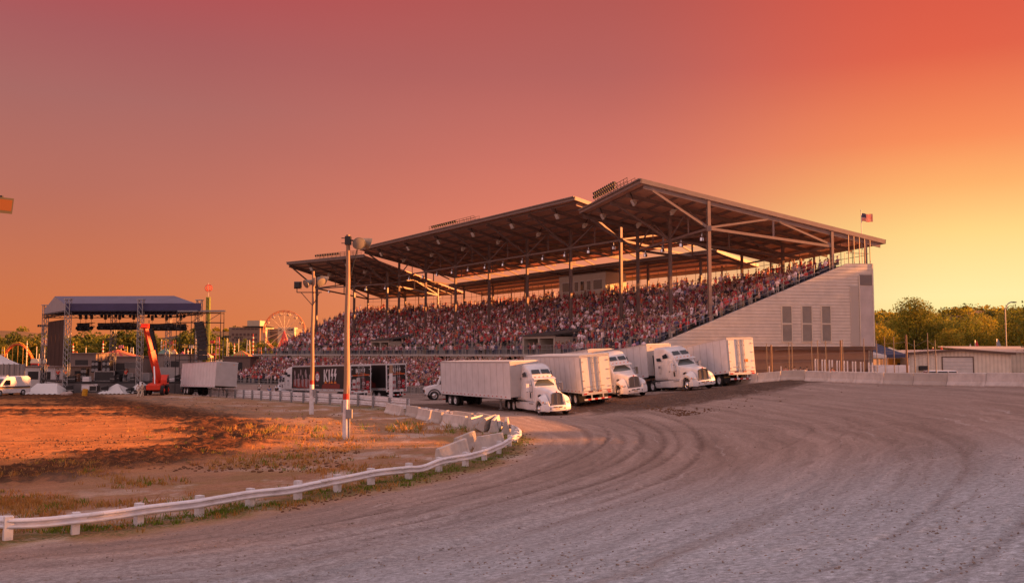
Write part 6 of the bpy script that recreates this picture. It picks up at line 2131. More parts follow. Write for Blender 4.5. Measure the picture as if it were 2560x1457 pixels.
def px_box(name, label, cat, px0, py0, px1, py1, Y, depth, m_, group=None, bevel=0.03):
    """a box-shaped thing that fills a photo rectangle at distance Y"""
    a = at(px0, py1, Y); b = at(px1, py0, Y)
    o = thing(name, label, cat, ((a.x + b.x) / 2, Y, a.z), 0, group)
    w = b.x - a.x; h = b.z - a.z
    return o, w, h


def lamp_row(mb, x0, x1, y, z, n, r=0.16, drop=0.35):
    for q in range(n):
        x = x0 + (x1 - x0) * (q + 0.5) / n
        mb.tube((x, y, z), (x, y, z - drop), 0.03, n=4); M = Matrix.Translation((x, y, z - drop)) @ Matrix.Rotation(R(150 + 25 * math.sin(q * 2.1)), 4, 'X')
        mb.lathe([(0.06, -0.15), (r, 0.0), (r, 0.28), (0, 0.26)], 8, M)


for lab, px0, py0, px1, py1, Y, tilt in (('hanging block of stage lamps, nearest the left screen', 193, 797, 236, 829, 128, 0.12), ('long hanging lighting truss in the middle of the stage', 245, 798, 352, 826, 128, 0.07), ('long hanging lighting truss at the right of the stage', 362, 800, 470, 828, 126, 0.10)):
    o, w, h = px_box('lighting_truss', lab, 'lighting truss', px0, py0, px1, py1, Y, 1, None, 'hanging stage lighting')
    m = truss(MB(), (-w / 2, 0, h * 0.5 - w * tilt * 0.3), (w / 2, 0, h * 0.5 + w * tilt * 0.3), 0.55, 0.04, 0.7); m.build('truss_frame', DARK, o, 0)
    m = MB(); lamp_row(m, -w / 2, w / 2, -0.3, h * 0.5, int(w / 0.5) + 2, 0.26, 0.3); lamp_row(m, -w / 2, w / 2, 0.0, h + 0.9, int(w / 1.2) + 2, 0.2, 0.3)
    for q in range(int(w / 0.8)):
        x = -w / 2 + 0.4 + q * 0.8; m.box((x, 0.05, h * 0.36), (0.74, 0.5, h * 0.62))
    m.build('stage_lamp', BLACK, o, 0)
    for q in range(3):
        m = MB(); x = -w / 2 + w * (q + 0.5) / 3; m.tube((x, 0, h * 0.55), (x, 0, 11.0 - o.location.z), 0.03, n=4); m.box((x, 0, h + 0.3), (0.3, 0.3, 0.7)); m.build('chain_hoist', DARK, o, 0)
for lab, pts, Y in (('curved hanging loudspeaker array right of the orange lift', [(372, 822), (376, 845), (381, 868), (384, 892)], 125), ('curved hanging loudspeaker array at the right wing of the stage', [(497, 805), (503, 832), (508, 862), (506, 900)], 122)):
    P = [at(*p, Y) for p in pts]; o = thing('speaker_array', lab, 'loudspeaker', P[-1], group='hanging loudspeaker arrays'); oi = Matrix.Translation(-P[-1])
    n = 9
    for q in range(n):
        t = q / n * (len(P) - 1); i = int(t); a = P[i].lerp(P[i + 1], t - i); t2 = (q + 0.92) / n * (len(P) - 1); i2 = min(int(t2), len(P) - 2); b = P[i2].lerp(P[i2 + 1], t2 - i2)
        m = MB(); m.beam(a, b, 1.15, 0.6, up=(0, 1, 0)); m.build('cabinet', BLACK, o, 0, 0, oi)
    m = MB(); m.tube(P[0], P[0] + Vector((0, 0, 1.2)), 0.05, n=5); m.build('hoist_chain', DARK, o, 0, 0, oi)

# backline and crates on the deck
for i, (px0, py0, px1, py1, Y, nm, lab, mm) in enumerate((
        (232, 901, 250, 931, 128, 'amplifier_stack', 'tall black amplifier stack at the left of the stage deck', BLACK), (258, 901, 280, 930, 128, 'amplifier_stack', 'tall black amplifier stack just left of the middle of the deck', BLACK),
        (240, 928, 290, 952, 126, 'drum_riser', 'low black riser front with a pale top edge', DARK), (290, 925, 318, 950, 127, 'equipment_rack', 'dark equipment rack right of the drum riser', BLACK),
        (316, 932, 336, 952, 126, 'flight_case', 'grey-edged flight case with round holes, left of the lift', GREYMET), (356, 932, 377, 952, 126, 'flight_case', 'grey-edged flight case beside the orange lift cab', GREYMET),
        (206, 920, 220, 948, 129, 'monitor_speaker', 'leaning black speaker by the left tower', BLACK), (392, 918, 452, 946, 133, 'mixer_desk', 'row of grey silver control desks behind the white trailer', STEEL),
        (316, 905, 352, 920, 136, 'stage_truck', 'dark grey parked vehicle with a long window behind the stage', GREYMET), (208, 960, 240, 975, 118, 'white_crate', 'long white crate on the ground before the stage', WHITE), (228, 964, 246, 977, 116, 'dark_crate', 'dark crate with a pale frame in front of the white one', DARK))):
    o, w, h = px_box(nm, lab, nm.split('_')[1], px0, py0, px1, py1, Y, 1, mm)
    m = MB(); m.span((-w / 2, -0.5, 0), (w / 2, 0.5, h)); m.build('case_body', mm, o, 0, 0.04)
    m = MB()
    if mm is BLACK:
        for q in range(2):
            for r_ in range(max(1, int(h / 0.7))):
                m.lathe([(0.24, 0), (0.18, 0.05), (0, 0.03)], 12, Matrix.Translation((-w / 4 + q * w / 2, -0.51, 0.35 + r_ * h / max(1, int(h / 0.7)))) @ Matrix.Rotation(R(90), 4, 'X'))
        m.build('speaker_cone', GREYMET, o, 40)
    else:
        for s in (-1, 1):
            m.beam((s * w / 2, -0.52, 0), (s * w / 2, -0.52, h), 0.07, 0.05)
        m.beam((-w / 2, -0.52, h), (w / 2, -0.52, h), 0.07, 0.07); m.beam((-w / 2, -0.52, 0.04), (w / 2, -0.52, 0.04), 0.07, 0.05); m.build('edge_frame', STEEL, o, 0)


CLUT = [('flight_case', 'small black flight case', BLACK), ('road_case', 'squat dark road case with steel edges', DARK), ('stage_monitor', 'low wedge-like black stage monitor', BLACK), ('steel_crate', 'pale steel equipment crate', STEEL), ('tarp_bundle', 'brown canvas-covered equipment bundle', mat('tarp_brown', (0.16, 0.09, 0.06), 0.9, var=0.3)), ('white_cooler', 'small white cooler box', WHITE)]
for i, px in enumerate((176, 186, 196, 222, 246, 262, 276, 288, 302, 322, 340, 372, 418, 434, 447, 180, 214, 268, 330, 350)):
    nm, lb, mm = CLUT[int(rng.integers(0, 6))]; on = i < 15
    Y = 124.4 + rng.uniform(0, 2.2) if on else 121.5 + rng.uniform(0, 1.5); x = (px - 1280) / F * Y; z = STZ + 1.55 if on else tz(x, Y)
    o = thing(nm, lb + (' on the stage deck' if on else ' on the ground against the stage front'), nm.split('_')[1], (x, Y, z), rng.uniform(-0.5, 0.5), 'equipment cluttering the stage')
    w, h = rng.uniform(0.5, 1.1), rng.uniform(0.45, 1.25)
    m = MB(); m.prism([(-w / 2, 0), (w / 2, 0), (w / 2 * rng.uniform(0.75, 1), h), (-w / 2, h * rng.uniform(0.7, 1))], -0.35, 0.35, 'y'); m.build('case_body', mm, o, 0, 0.03)
    m = MB(); m.beam((-w / 2, -0.37, h * 0.45), (w / 2, -0.37, h * 0.45), 0.04, 0.05); m.build('edge_band', STEEL, o, 0)
VN = [(398, 918, 'leftmost'), (414, 917, 'second'), (430, 916, 'third'), (444, 917, 'fourth')]
for px, py, w_ in VN:
    Y = 138.0; x = (px - 1280) / F * Y; o = thing('parked_van', 'white van in the row behind the stage, ' + w_ + ' from the lift boom', 'van', (x, Y, tz(x, Y)), R(-95), 'white vans parked behind the stage'); car_body(o, 4.6, 1.9, 2.1, WHITE)

# ------------------------------------------------------------------ telehandler
def make_telehandler():
    OR = mat('lift_orange', (0.72, 0.040, 0.010), 0.45, var=0.08, vscale=2, dirt=(0.2, 0.08, 0.04), damt=0.3)
    g = on_ground(390, 987); root = thing('telehandler', 'bright orange telescopic lift with its boom raised high', 'lift', g, R(-80))
    m = MB(); m.prism([(1.9, 0.7), (1.9, 1.3), (0.6, 1.45), (-1.9, 1.55), (-2.2, 1.3), (-2.2, 0.55), (-1.6, 0.5)], -0.85, 0.85, 'y'); m.build('chassis_body', OR, root, 0, 0.05)
    m = MB(); m.prism([(-1.5, 1.5), (-2.35, 1.5), (-2.45, 2.0), (-2.2, 2.35), (-1.5, 2.35)], -0.75, 0.75, 'y'); m.build('engine_cover', OR, root, 0, 0.05)
    m = MB(); m.prism([(0.55, 1.35), (-0.95, 1.35), (-0.95, 2.55), (0.15, 2.55), (0.55, 1.9)], 0.62, 1.35, 'y'); cabo = m.build('cab', OR, root, 0, 0.03)
    m = MB(); m.prism([(0.40, 1.55), (-0.8, 1.55), (-0.8, 2.42), (0.08, 2.42), (0.40, 1.88)], 0.605, 1.365, 'y'); m.box((-0.955, 0.98, 2.0), (0.03, 0.55, 0.75)); m.build('cab_window', GLASS, cabo, 0)
    for x in (1.35, -1.45):
        for s in (-1, 1):
            wheel(root, x, s * 1.02, 0.62, 0.42, OR, side=s)
    m = MB(); m.beam((-2.3, -0.9, 0.55), (-2.3, 0.9, 0.55), 0.3, 0.4); m.build('rear_bumper', OR, root, 0, 0.03)
    # boom, base at the back; aim at the photographed tip
    tip = at(363, 815, g.y - 0.5) - g; rm = Matrix.Rotation(R(80), 3, 'Z'); tip = rm @ tip
    b0 = Vector((-1.2, -0.1, 2.3)); d = (tip - b0)
    m = MB(); m.beam(b0 - d.normalized() * 0.7, b0 + d * 0.52, 0.62, 0.72); bm = m.build('boom', OR, root, 0, 0.04)
    m = MB(); m.beam(b0 + d * 0.5, b0 + d * 0.98, 0.44, 0.50); m.build('boom_extension', OR, root, 0, 0.03)
    m = MB(); m.box(tuple(b0 + d * 1.0), (0.7, 0.9, 0.6)); m.beam(b0 + d, b0 + d + Vector((0.9, 0, -0.2)), 0.9, 0.15); m.build('boom_head', OR, root, 0, 0.03)
    m = MB(); m.tube((0.3, -0.1, 1.4), b0 + d * 0.3, 0.09, n=8); m.build('lift_cylinder', CHROME, root, 40)
    return root


make_telehandler()

# ------------------------------------------------------------------ tents lying on the ground, left foreground clutter
def low_tent(px0, px1, top_py, bot_py, label, ridge=0.4, depth=4.0):
    a = on_ground(px0, bot_py); b = on_ground(px1, bot_py); Y = (a.y + b.y) / 2
    w = (px1 - px0) / F * Y; c = Vector(((px0 + px1) / 2 - 1280, 0, 0)) / F * Y; c = Vector((c.x, Y, tz(c.x, Y)))
    h = at(0, top_py, Y + depth / 2).z - c.z
    o = thing('collapsed_tent', label, 'tent', c, group='white tent roofs lowered to the ground')
    m = MB(); n = 14
    def sag(t): return 0.06 * math.sin(t * math.pi * 6)
    front, back = [], []
    for k in range(n + 1):
        t = k / n; front.append((-w / 2 + w * t, 0, 0.02 + 0.10 * abs(math.sin(t * math.pi * 7)))); back.append((-w / 2 + w * t, depth, 0.05))
    r0, r1 = -w / 2 + w * (0.5 - ridge / 2), -w / 2 + w * (0.5 + ridge / 2)
    rid = [(r0 + (r1 - r0) * k / n, depth / 2, h + sag(k / n) * 0.3) for k in range(n + 1)]
    mid = [tuple((f * 0.5 + g * 0.5) - (0.07 * h if i == 2 else 0) for i, (f, g) in enumerate(zip(p, q))) for p, q in zip(front, rid)]
    mid2 = [tuple((f * 0.5 + g * 0.5) - (0.07 * h if i == 2 else 0) for i, (f, g) in enumerate(zip(p, q))) for p, q in zip(back, rid)]
    m.loft([front, mid, rid, mid2, back], closed=False)
    m.add([front[0], rid[0], back[0], (front[0][0], depth / 2, 0)], [(0, 1, 2)]); m.add([front[-1], back[-1], rid[-1]], [(0, 1, 2)])
    m.build('tent_roof', WHITEC, o, 40)
    return o


low_tent(57, 150, 958, 986, 'long white tent roof lowered to the ground beside the van', 0.55)
low_tent(140, 172, 972, 982, 'small crumpled white canvas lying at the end of the long tent roof', 0.3, 2.0)
low_tent(244, 318, 959, 985, 'white pyramid tent roof on the ground left of the two men in white', 0.06)
low_tent(312, 372, 954, 984, 'white pyramid tent roof on the ground behind the two men in white', 0.1)
low_tent(398, 453, 952, 982, 'white pyramid tent roof on the ground right of the orange lift', 0.1)
for px, py, c, nm, lab, r_, h_ in ((211, 989, (0.62, 0.30, 0.01), 'yellow_barrel', 'yellow barrel standing before the stage', 0.33, 0.85), (166, 989, (0.45, 0.36, 0.33), 'dirt_bag', 'pale lumpy bag slumped on the dirt by the crumpled canvas', 0.5, 0.5)):
    g = on_ground(px, py); o = thing(nm, lab, nm.split('_')[1], g); m = MB()
    if 'barrel' in nm:
        m.lathe([(0, 0), (r_, 0), (r_, 0.02), (r_ * 0.97, 0.05), (r_ * 0.97, h_ * 0.3), (r_, h_ * 0.33), (r_ * 0.97, h_ * 0.36), (r_ * 0.97, h_ * 0.64), (r_, h_ * 0.67), (r_ * 0.97, h_ * 0.7), (r_, h_), (0, h_)], 18); o2 = m.build('drum', mat(nm, c, 0.5), o, 40); o2.rotation_euler = (0, R(6), 0)
    else:
        m.sphere((0, 0, 0.2), (0.75, 0.5, 0.33), 14, 8); m.sphere((0.4, -0.1, 0.3), (0.4, 0.35, 0.3), 12, 7); m.build('sack', mat(nm, c, 0.9, var=0.3), o, 60)
g = on_ground(87, 978); o = thing('dumpster', 'dark green waste container behind the long white tent roof', 'container', (g.x, 124, tz(g.x, 124)))
m = MB(); m.prism([(-1.6, 0.1), (1.6, 0.1), (1.7, 1.4), (-1.7, 1.6)], -0.8, 0.8, 'y'); m.build('bin_body', mat('bin_green', (0.02, 0.035, 0.02), 0.6), o, 0, 0.03)
m = MB(); m.prism([(-1.7, 1.6), (1.7, 1.4), (1.7, 1.47), (-1.7, 1.67)], -0.82, 0.82, 'y'); m.build('bin_lid', BLACK, o, 0)
for px, py0, py1 in ((156, 943, 972), (167, 958, 980)):
    g = on_ground(px, py1); o = thing('white_stake', 'thin white stake in the ground before the left stage tower', 'stake', g, group='white stakes by the stage'); m = MB(); m.tube((0, 0, -0.1), (0, 0, at(px, py0, g.y).z - g.z), 0.06, n=8); m.build('shaft', WOODW, o, 40)
g = on_ground(605, 990); o = thing('white_pipe', 'long white pipe lying on the dirt beside the rail', 'pipe', g); m = MB(); m.tube((-1.0, 0, 0.08), (1.0, 1.0, 0.08), 0.06, n=8); m.build('tube', WHITE, o, 40)

# white box trailer beside the stage
tW = make_trailer('white semi trailer standing alone beside the stage without a tractor', 14.6)
w1 = Vector((-34.1, 109.8)); dW = Vector((-0.57, 0.82))
place_trailer(tW, w1 + dW * 14.6, w1, 14.6, -0.05)


# van with emergency markings
def make_van():
    g = on_ground(42, 990); root = thing('ambulance_van', 'white van with dark and yellow side stripes at the left edge', 'van')
    m = MB()
    def ring(x, w, z0, z1): return [(x, -w, z0), (x, w, z0), (x, w, z0 + (z1 - z0) * 0.55), (x, w * 0.93, z1 - 0.08), (x, w * 0.8, z1), (x, -w * 0.8, z1), (x, -w * 0.93, z1 - 0.08), (x, -w, z0 + (z1 - z0) * 0.55)]
    m.loft([ring(0, 0.9, 0.4, 0.95), ring(-0.15, 0.98, 0.35, 1.12), ring(-1.0, 1.0, 0.35, 1.28), ring(-1.75, 1.0, 0.35, 2.15), ring(-2.1, 1.0, 0.35, 2.35), ring(-5.3, 1.0, 0.35, 2.45), ring(-5.7, 0.97, 0.4, 2.25)])
    b = m.build('body', WHITE, root, 40)
    m = MB(); m.add([(-1.04, -0.85, 1.34), (-1.04, 0.85, 1.34), (-1.72, 0.78, 2.08), (-1.72, -0.78, 2.08)], [(0, 1, 2, 3)]); m.v = [(a + 0.03, b_, c + 0.02) for a, b_, c in m.v]; m.build('windscreen', GLASS, root, 0)
    for s in (-1, 1):
        m = MB(); m.prism([(-1.35, 1.32), (-2.5, 1.32), (-2.5, 1.95), (-1.85, 1.95)], s * 0.985, s * 1.006, 'y'); m.build('side_window', GLASS, root, 0)
        m = MB(); m.use(mat('stripe_navy', (0.03, 0.03, 0.06), 0.5)).span((-0.3, s * 1.002, 1.0), (-5.6, s * 1.008, 1.17)); m.use(mat('stripe_gold', (0.6, 0.33, 0.03), 0.5)).span((-0.3, s * 1.002, 0.90), (-5.6, s * 1.008, 0.985)); m.build('side_stripe', None, root, 0)
        for x in (-0.95, -4.5):
            wheel(root, x, s * 0.92, 0.38, 0.24, STEEL, side=s)
        m = MB(); m.sphere((-0.02, s * 0.72, 0.82), (0.07, 0.16, 0.12), 10, 6); m.build('headlight', CHROME, root, 40)
        m = MB(); m.sphere((-0.04, s * 0.72, 0.6), (0.06, 0.18, 0.07), 8, 5); m.build('turn_signal', AMBER, root, 40)
    m = MB(); m.span((-0.05, -0.5, 0.65), (0.02, 0.5, 0.95)); m.build('grille', DARK, root, 0)
    m = MB(); m.span((-0.1, -0.95, 0.36), (0.1, 0.95, 0.55)); m.build('bumper', GREYMET, root, 0, 0.03)
    m = MB(); m.span((-2.2, -0.65, 2.36), (-2.5, 0.65, 2.52)); m.build('light_bar', mat('lightbar', (0.6, 0.5, 0.5), 0.2), root, 0, 0.02)
    Y = 113.0; x = (-26 - 1280) / F * Y
    place(root, x, Y, (-0.30, -0.954))
    root.location = (x, Y, tz(x, Y))
    return root


make_van()

# big white marquee, fence panels and long canopies behind the van
g = Vector(((-10 - 1280) / F * 150, 150, 0)); g.z = tz(g.x, g.y)
peak_tent('marquee', 'large white peaked marquee at the left edge', g, 6.0, 6.0, at(0, 912, 150).z - g.z, at(0, 880, 150).z - g.z, WHITEC, hip=0.4)
g = Vector(((0 - 1280) / F * 132, 132, 0)); g.z = tz(g.x, g.y); o = thing('panel_fence', 'tall grey ribbed panel fence behind the van', 'fence', g)
m = MB(); w = 66 / F * 132; m.span((-3, 0, 0), (w, 0.12, at(0, 910, 132).z - g.z)); m.build('panel', stripes('grey_fence', (0.36, 0.33, 0.31), (0.27, 0.25, 0.24), 2.2, 'X', 0.6, 0.4), o, 0)
for q in range(6):
    m = MB(); m.beam((q * w / 5, -0.08, 0), (q * w / 5, -0.08, at(0, 908, 132).z - g.z), 0.1, 0.1); m.build('post', GREYMET, o, 0)
for i, (px0, px1, py0, py1, Y, c, lab, dp) in enumerate((
        (60, 112, 917, 926, 140, WHITEC, 'low white awning roof behind the dumpster', 4), (175, 240, 884, 914, 160, mat('grey_shed', (0.20, 0.15, 0.135), 0.6, var=0.1), 'long pale grey shed seen under the stage roof', 8), (250, 352, 892, 916, 165, mat('pale_shed', (0.22, 0.17, 0.155), 0.6, var=0.1), 'long pale shed behind the amplifier stacks', 8),
        (395, 470, 886, 912, 168, mat('pale_shed2', (0.26, 0.21, 0.19), 0.6, var=0.1), 'pale shed behind the right half of the stage', 8), (100, 138, 918, 945, 140, WHITE, 'white vehicle body with a dark opening behind the tent roofs', 3), (560, 626, 892, 908, 175, mat('stall_brown', (0.20, 0.13, 0.11), 0.8, var=0.2), 'brown open-fronted stall left of the lower seats', 6), (175, 232, 916, 950, 145, mat('tan_wall', (0.30, 0.23, 0.19), 0.8, var=0.2), 'tan wall behind the left stage tower', 3))):
    a = at(px0, py1, Y); b = at(px1, py0, Y); zg = tz((a.x + b.x) / 2, Y); w = b.x - a.x; h = b.z - zg
    o = thing('vendor_shed' if 'vehicle' not in lab else 'parked_vehicle', lab, 'shed' if 'vehicle' not in lab else 'vehicle', ((a.x + b.x) / 2, Y, zg))
    m = MB(); m.prism([(-w / 2, 0), (w / 2, 0), (w / 2, h), (-w / 2, h)], 0, dp, 'y'); m.build('wall', c, o, 0)
    m = MB(); m.prism([(-w / 2 - 0.3, h), (w / 2 + 0.3, h), (w / 2 + 0.3, h + 0.15), (-w / 2 - 0.3, h + 0.15)], -0.3, dp + 0.3, 'y'); m.build('shed_roof', TRIM if c is not NAVY else WHITEC, o, 0)
    m = MB(); m.span((-w * 0.3, -0.04, h * 0.45), (w * 0.2, 0.0, h * 0.8)); m.build('opening', DARK, o, 0)


# ------------------------------------------------------------------ fairground behind
def FX(px, py, Y):
    p = at(px, py, Y); z = tz(p.x, Y)
    return Vector((p.x, Y, z)), p.z - z


def ferris():
    g, hz = FX(711, 827, 370); Rw = 8.2
    root = thing('ferris_wheel', 'tall ferris wheel with round gondolas on a pink A-frame', 'ferris wheel', g, R(8))
    PINK = mat('ride_pink', (0.55, 0.09, 0.10), 0.5); CRM = mat('ride_cream', (0.68, 0.50, 0.36), 0.5); ORG = mat('ride_orange', (0.60, 0.20, 0.08), 0.5)
    C = Vector((0, 0, hz))
    def P(a, r, y): return C + Vector((r * math.cos(a), y, r * math.sin(a)))
    n = 48
    for y in (-0.7, 0.7):
        m = MB()
        for k in range(n):
            a, b = 2 * math.pi * k / n, 2 * math.pi * (k + 1) / n
            m.tube(P(a, Rw, y), P(b, Rw, y), 0.13, n=5); m.tube(P(a, Rw * 0.93, y), P(b, Rw * 0.93, y), 0.07, n=4)
            if k % 2 == 0: m.tube(P(a, Rw, y), P(b, Rw * 0.93, y), 0.05, n=4)
        m.build('wheel_rim', ORG, root, 0)
        m = MB()
        for k in range(16):
            a = 2 * math.pi * k / 16; m.tube(P(a, 0.6, y * 0.6), P(a, Rw, y), 0.04, n=4)
        m.build('spokes', CRM, root, 0)
    m = MB(); m.tube(C + Vector((0, -1.2, 0)), C + Vector((0, 1.2, 0)), 0.4, n=12); m.lathe([(0.0, 0), (0.7, 0.02), (0.7, 0.1), (0, 0.12)], 16, Matrix.Translation(C + Vector((0, -1.2, 0))) @ Matrix.Rotation(R(90), 4, 'X')); m.build('hub', CRM, root, 40)
    for y in (-1.5, 1.5):
        for x in (-4.6, -1.6, 1.6, 4.6):
            m = MB(); m.tube(C + Vector((0, y * 0.8, 0)), (x, y * 1.6, 0), 0.22, n=6); m.build('support_leg', PINK, root, 40)
    for k in range(16):
        a = 2 * math.pi * (k + 0.5) / 16; p = P(a, Rw * 0.93, 0)
        m = MB(); m.use(CRM).lathe([(0.0, -1.55), (0.55, -1.4), (0.8, -1.0), (0.8, -0.75), (0.74, -0.75), (0.5, -1.3), (0, -1.4)], 10, Matrix.Translation(p))
        m.use(mat('gondola_top_%d' % (k % 3), ((0.5, 0.1, 0.06), (0.62, 0.4, 0.1), (0.55, 0.5, 0.45))[k % 3], 0.5)).lathe([(0.0, 0.12), (0.5, 0.0), (0.82, -0.18), (0.0, -0.1)], 10, Matrix.Translation(p))
        m.use(CRM)
        for q in range(4):
            b = math.pi / 2 * q; m.tube(p + Vector((0.7 * math.cos(b), 0.7 * math.sin(b), -0.2)), p + Vector((0.75 * math.cos(b), 0.75 * math.sin(b), -0.8)), 0.04, n=4)
        m.build('gondola', None, root, 40)


ferris()


def drop_tower():
    g, h = FX(521, 742, 240); top = FX(521, 720, 240)[1]; tip = FX(521, 707, 240)[1]
    root = thing('drop_tower', 'slim green and gold tower ride with a red globe emblem on top', 'tower ride', g)
    GRN = mat('ride_green', (0.20, 0.26, 0.04), 0.5, var=0.2); 
    m = truss(MB(), (0, 0, 0), (0, 0, h), 0.75, 0.11, 1.0); m.build('tower_truss', GRN, root, 0)
    m = MB(); m.span((-0.26, -0.26, 0), (0.26, 0.26, h - 0.2)); m.build('tower_core', mat('ride_gold', (0.42, 0.30, 0.05), 0.5, var=0.2), root, 0)
    m = MB(); r = 0.95
    for ax in ('Y', 'Z'):
        for q in range(4 if ax == 'Z' else 1):
            M = Matrix.Translation((0, 0, top)) @ Matrix.Rotation(math.pi * q / 4, 4, 'Z')
            pts = [M @ Vector((r * math.cos(t), 0, r * math.sin(t))) for t in np.linspace(0, 2 * math.pi, 21)]
            m.path(pts, 0.06, 4)
    for z in (-0.45, 0, 0.45):
        rr = math.sqrt(r * r - z * z); m.path([Vector((rr * math.cos(t), rr * math.sin(t), top + z)) for t in np.linspace(0, 2 * math.pi, 17)], 0.05, 4)
    m.build('globe_emblem', mat('globe_red', (0.65, 0.10, 0.06), 0.4), root, 0)
    m = MB(); m.tube((0, 0, h), (0, 0, tip), 0.05, n=5); m.build('mast', STEEL, root, 0)
    m = MB(); m.lathe([(0.7, 3.0), (1.5, 3.0), (1.5, 3.9), (0.7, 3.9)], 12); m.build('ride_car', mat('car_red', (0.5, 0.04, 0.03), 0.4), root, 40)
    m = MB(); m.lathe([(0, 0), (2.2, 0), (2.2, 0.8), (0, 0.8)], 16); m.build('base', mat('ride_gold', (0.42, 0.30, 0.05), 0.5), root, 40)


drop_tower()


def coaster():
    g, h = FX(45, 862, 330); root = thing('arch_coaster', 'red arched coaster track ringed with yellow lights', 'coaster', g)
    RD, YL = mat('track_red', (0.55, 0.06, 0.03), 0.5), mat('track_yellow', (0.70, 0.36, 0.05), 0.5)
    w = 42 / F * 330 * 1.05; h0 = h
    def P(t, o=0, y=0): a = math.pi * t; return Vector((-(w + o) * math.cos(a), y, (h0 + o) * math.sin(a) * 1.0 * (0.62 + 0.38 * math.sin(a)) + 0.2))
    for y in (-0.6, 0.6):
        m = MB(); m.path([P(t, 0, y) for t in np.linspace(0.05, 0.95, 41)], 0.22, 5); m.build('track_rail', RD, root, 0)
    m = MB()
    for t in np.linspace(0.06, 0.94, 40):
        m.beam(P(t, 0, -0.6), P(t, 0, 0.6), 0.2, 0.2); m.tube(P(t, 0, -0.6), P(t, 0.95, -0.6), 0.13, n=4)
    m.build('track_tie', YL, root, 0)
    m = MB()
    for t in np.linspace(0.12, 0.88, 9):
        p = P(t); m.tube((p.x, 0, 0), p, 0.12, n=5)
    m.build('support_column', YL, root, 0)


coaster()
cols_ = {'red': (0.55, 0.05, 0.04), 'orange': (0.65, 0.22, 0.05), 'yellow': (0.70, 0.42, 0.06), 'green': (0.12, 0.30, 0.07), 'blue': (0.10, 0.14, 0.32), 'pink': (0.62, 0.18, 0.22), 'cream': (0.72, 0.60, 0.45)}


def striped_canvas(name, a, b, k=9):
    m = bpy.data.materials.new(name); m.use_nodes = True
    nt = m.node_tree; N = nt.nodes.new; L = nt.links.new; bs = nt.nodes['Principled BSDF']; bs.inputs['Roughness'].default_value = 0.7
    tc = N('ShaderNodeTexCoord'); sp = N('ShaderNodeSeparateXYZ'); L(tc.outputs['Object'], sp.inputs[0])
    at2 = N('ShaderNodeMath'); at2.operation = 'ARCTAN2'; L(sp.outputs[0], at2.inputs[0]); L(sp.outputs[1], at2.inputs[1])
    mu = N('ShaderNodeMath'); mu.operation = 'MULTIPLY'; mu.inputs[1].default_value = k / math.pi; L(at2.outputs[0], mu.inputs[0])
    fr = N('ShaderNodeMath'); fr.operation = 'FRACT'; L(mu.outputs[0], fr.inputs[0])
    gt = N('ShaderNodeMath'); gt.operation = 'GREATER_THAN'; gt.inputs[1].default_value = 0.5; L(fr.outputs[0], gt.inputs[0])
    mx = N('ShaderNodeMix'); mx.data_type = 'RGBA'; mx.inputs[6].default_value = (*a, 1); mx.inputs[7].default_value = (*b, 1); L(gt.outputs[0], mx.inputs[0]); L(mx.outputs[2], bs.inputs[0])
    return m


for px0, px1, py0, py1, Y, a, b, lab in ((236, 352, 874, 893, 205, 'red', 'orange', 'wide flat red and orange striped ride roof seen under the stage'), (393, 433, 869, 886, 215, 'green', 'blue', 'green and blue striped round ride roof behind the lift boom'), (446, 467, 878, 890, 205, 'red', 'pink', 'small red and pink striped game tent right of the striped ride roof'),
                                         (582, 626, 871, 887, 210, 'green', 'red', 'green-topped red striped game tent left of the ferris wheel'), (425, 446, 872, 888, 230, 'orange', 'cream', 'small orange and cream striped tent between two ride roofs'), (500, 530, 878, 890, 225, 'cream', 'orange', 'cream and orange striped tent at the foot of the tower ride')):
    g, he = FX((px0 + px1) / 2, py1, Y); hp = FX(px0, py0, Y)[1]; w = (px1 - px0) / F * Y
    peak_tent('ride_tent', lab, g, w, w * 0.8, he, hp, striped_canvas('canvas_' + a + b, cols_[a], cols_[b]))
# tall thin masts, signs and booths of the rides
RIDES = [(8, 868, 300, 'yellow', 'yellow'), (18, 884, 300, 'cream', 'cream'), (92, 866, 290, 'red', 'red and cream'), (98, 884, 300, 'pink', 'pink'), (68, 852, 310, 'cream', 'thin cream'), (112, 870, 280, 'orange', 'orange'),
         (183, 858, 230, 'red', 'red sloping'), (189, 878, 240, 'orange', 'broad orange'), (215, 868, 250, 'cream', 'white-lettered'), (258, 852, 240, 'red', 'red-crowned'), (290, 862, 245, 'orange', 'pair-legged orange'), (303, 862, 250, 'pink', 'pink sloping'),
         (315, 866, 255, 'yellow', 'thin yellow'), (330, 868, 260, 'cream', 'thin cream-topped'), (404, 848, 260, 'cream', 'tall cream'), (411, 852, 260, 'orange', 'tall orange'), (428, 852, 255, 'red', 'red striped'), (436, 850, 255, 'orange', 'orange striped'),
         (462, 860, 250, 'yellow', 'thin yellow-topped'), (479, 862, 250, 'cream', 'white-topped'), (490, 846, 260, 'orange', 'tall gold'), (530, 850, 260, 'red', 'leaning red checkered'), (545, 842, 270, 'pink', 'red-bannered'), (558, 852, 270, 'cream', 'thin white'),
         (572, 856, 270, 'orange', 'thin orange'), (586, 858, 270, 'pink', 'thin pink'), (621, 850, 260, 'cream', 'stacked white'), (633, 834, 265, 'red', 'red-arched'), (650, 868, 260, 'orange', 'short orange'), (470, 872, 235, 'pink', 'low pink')]
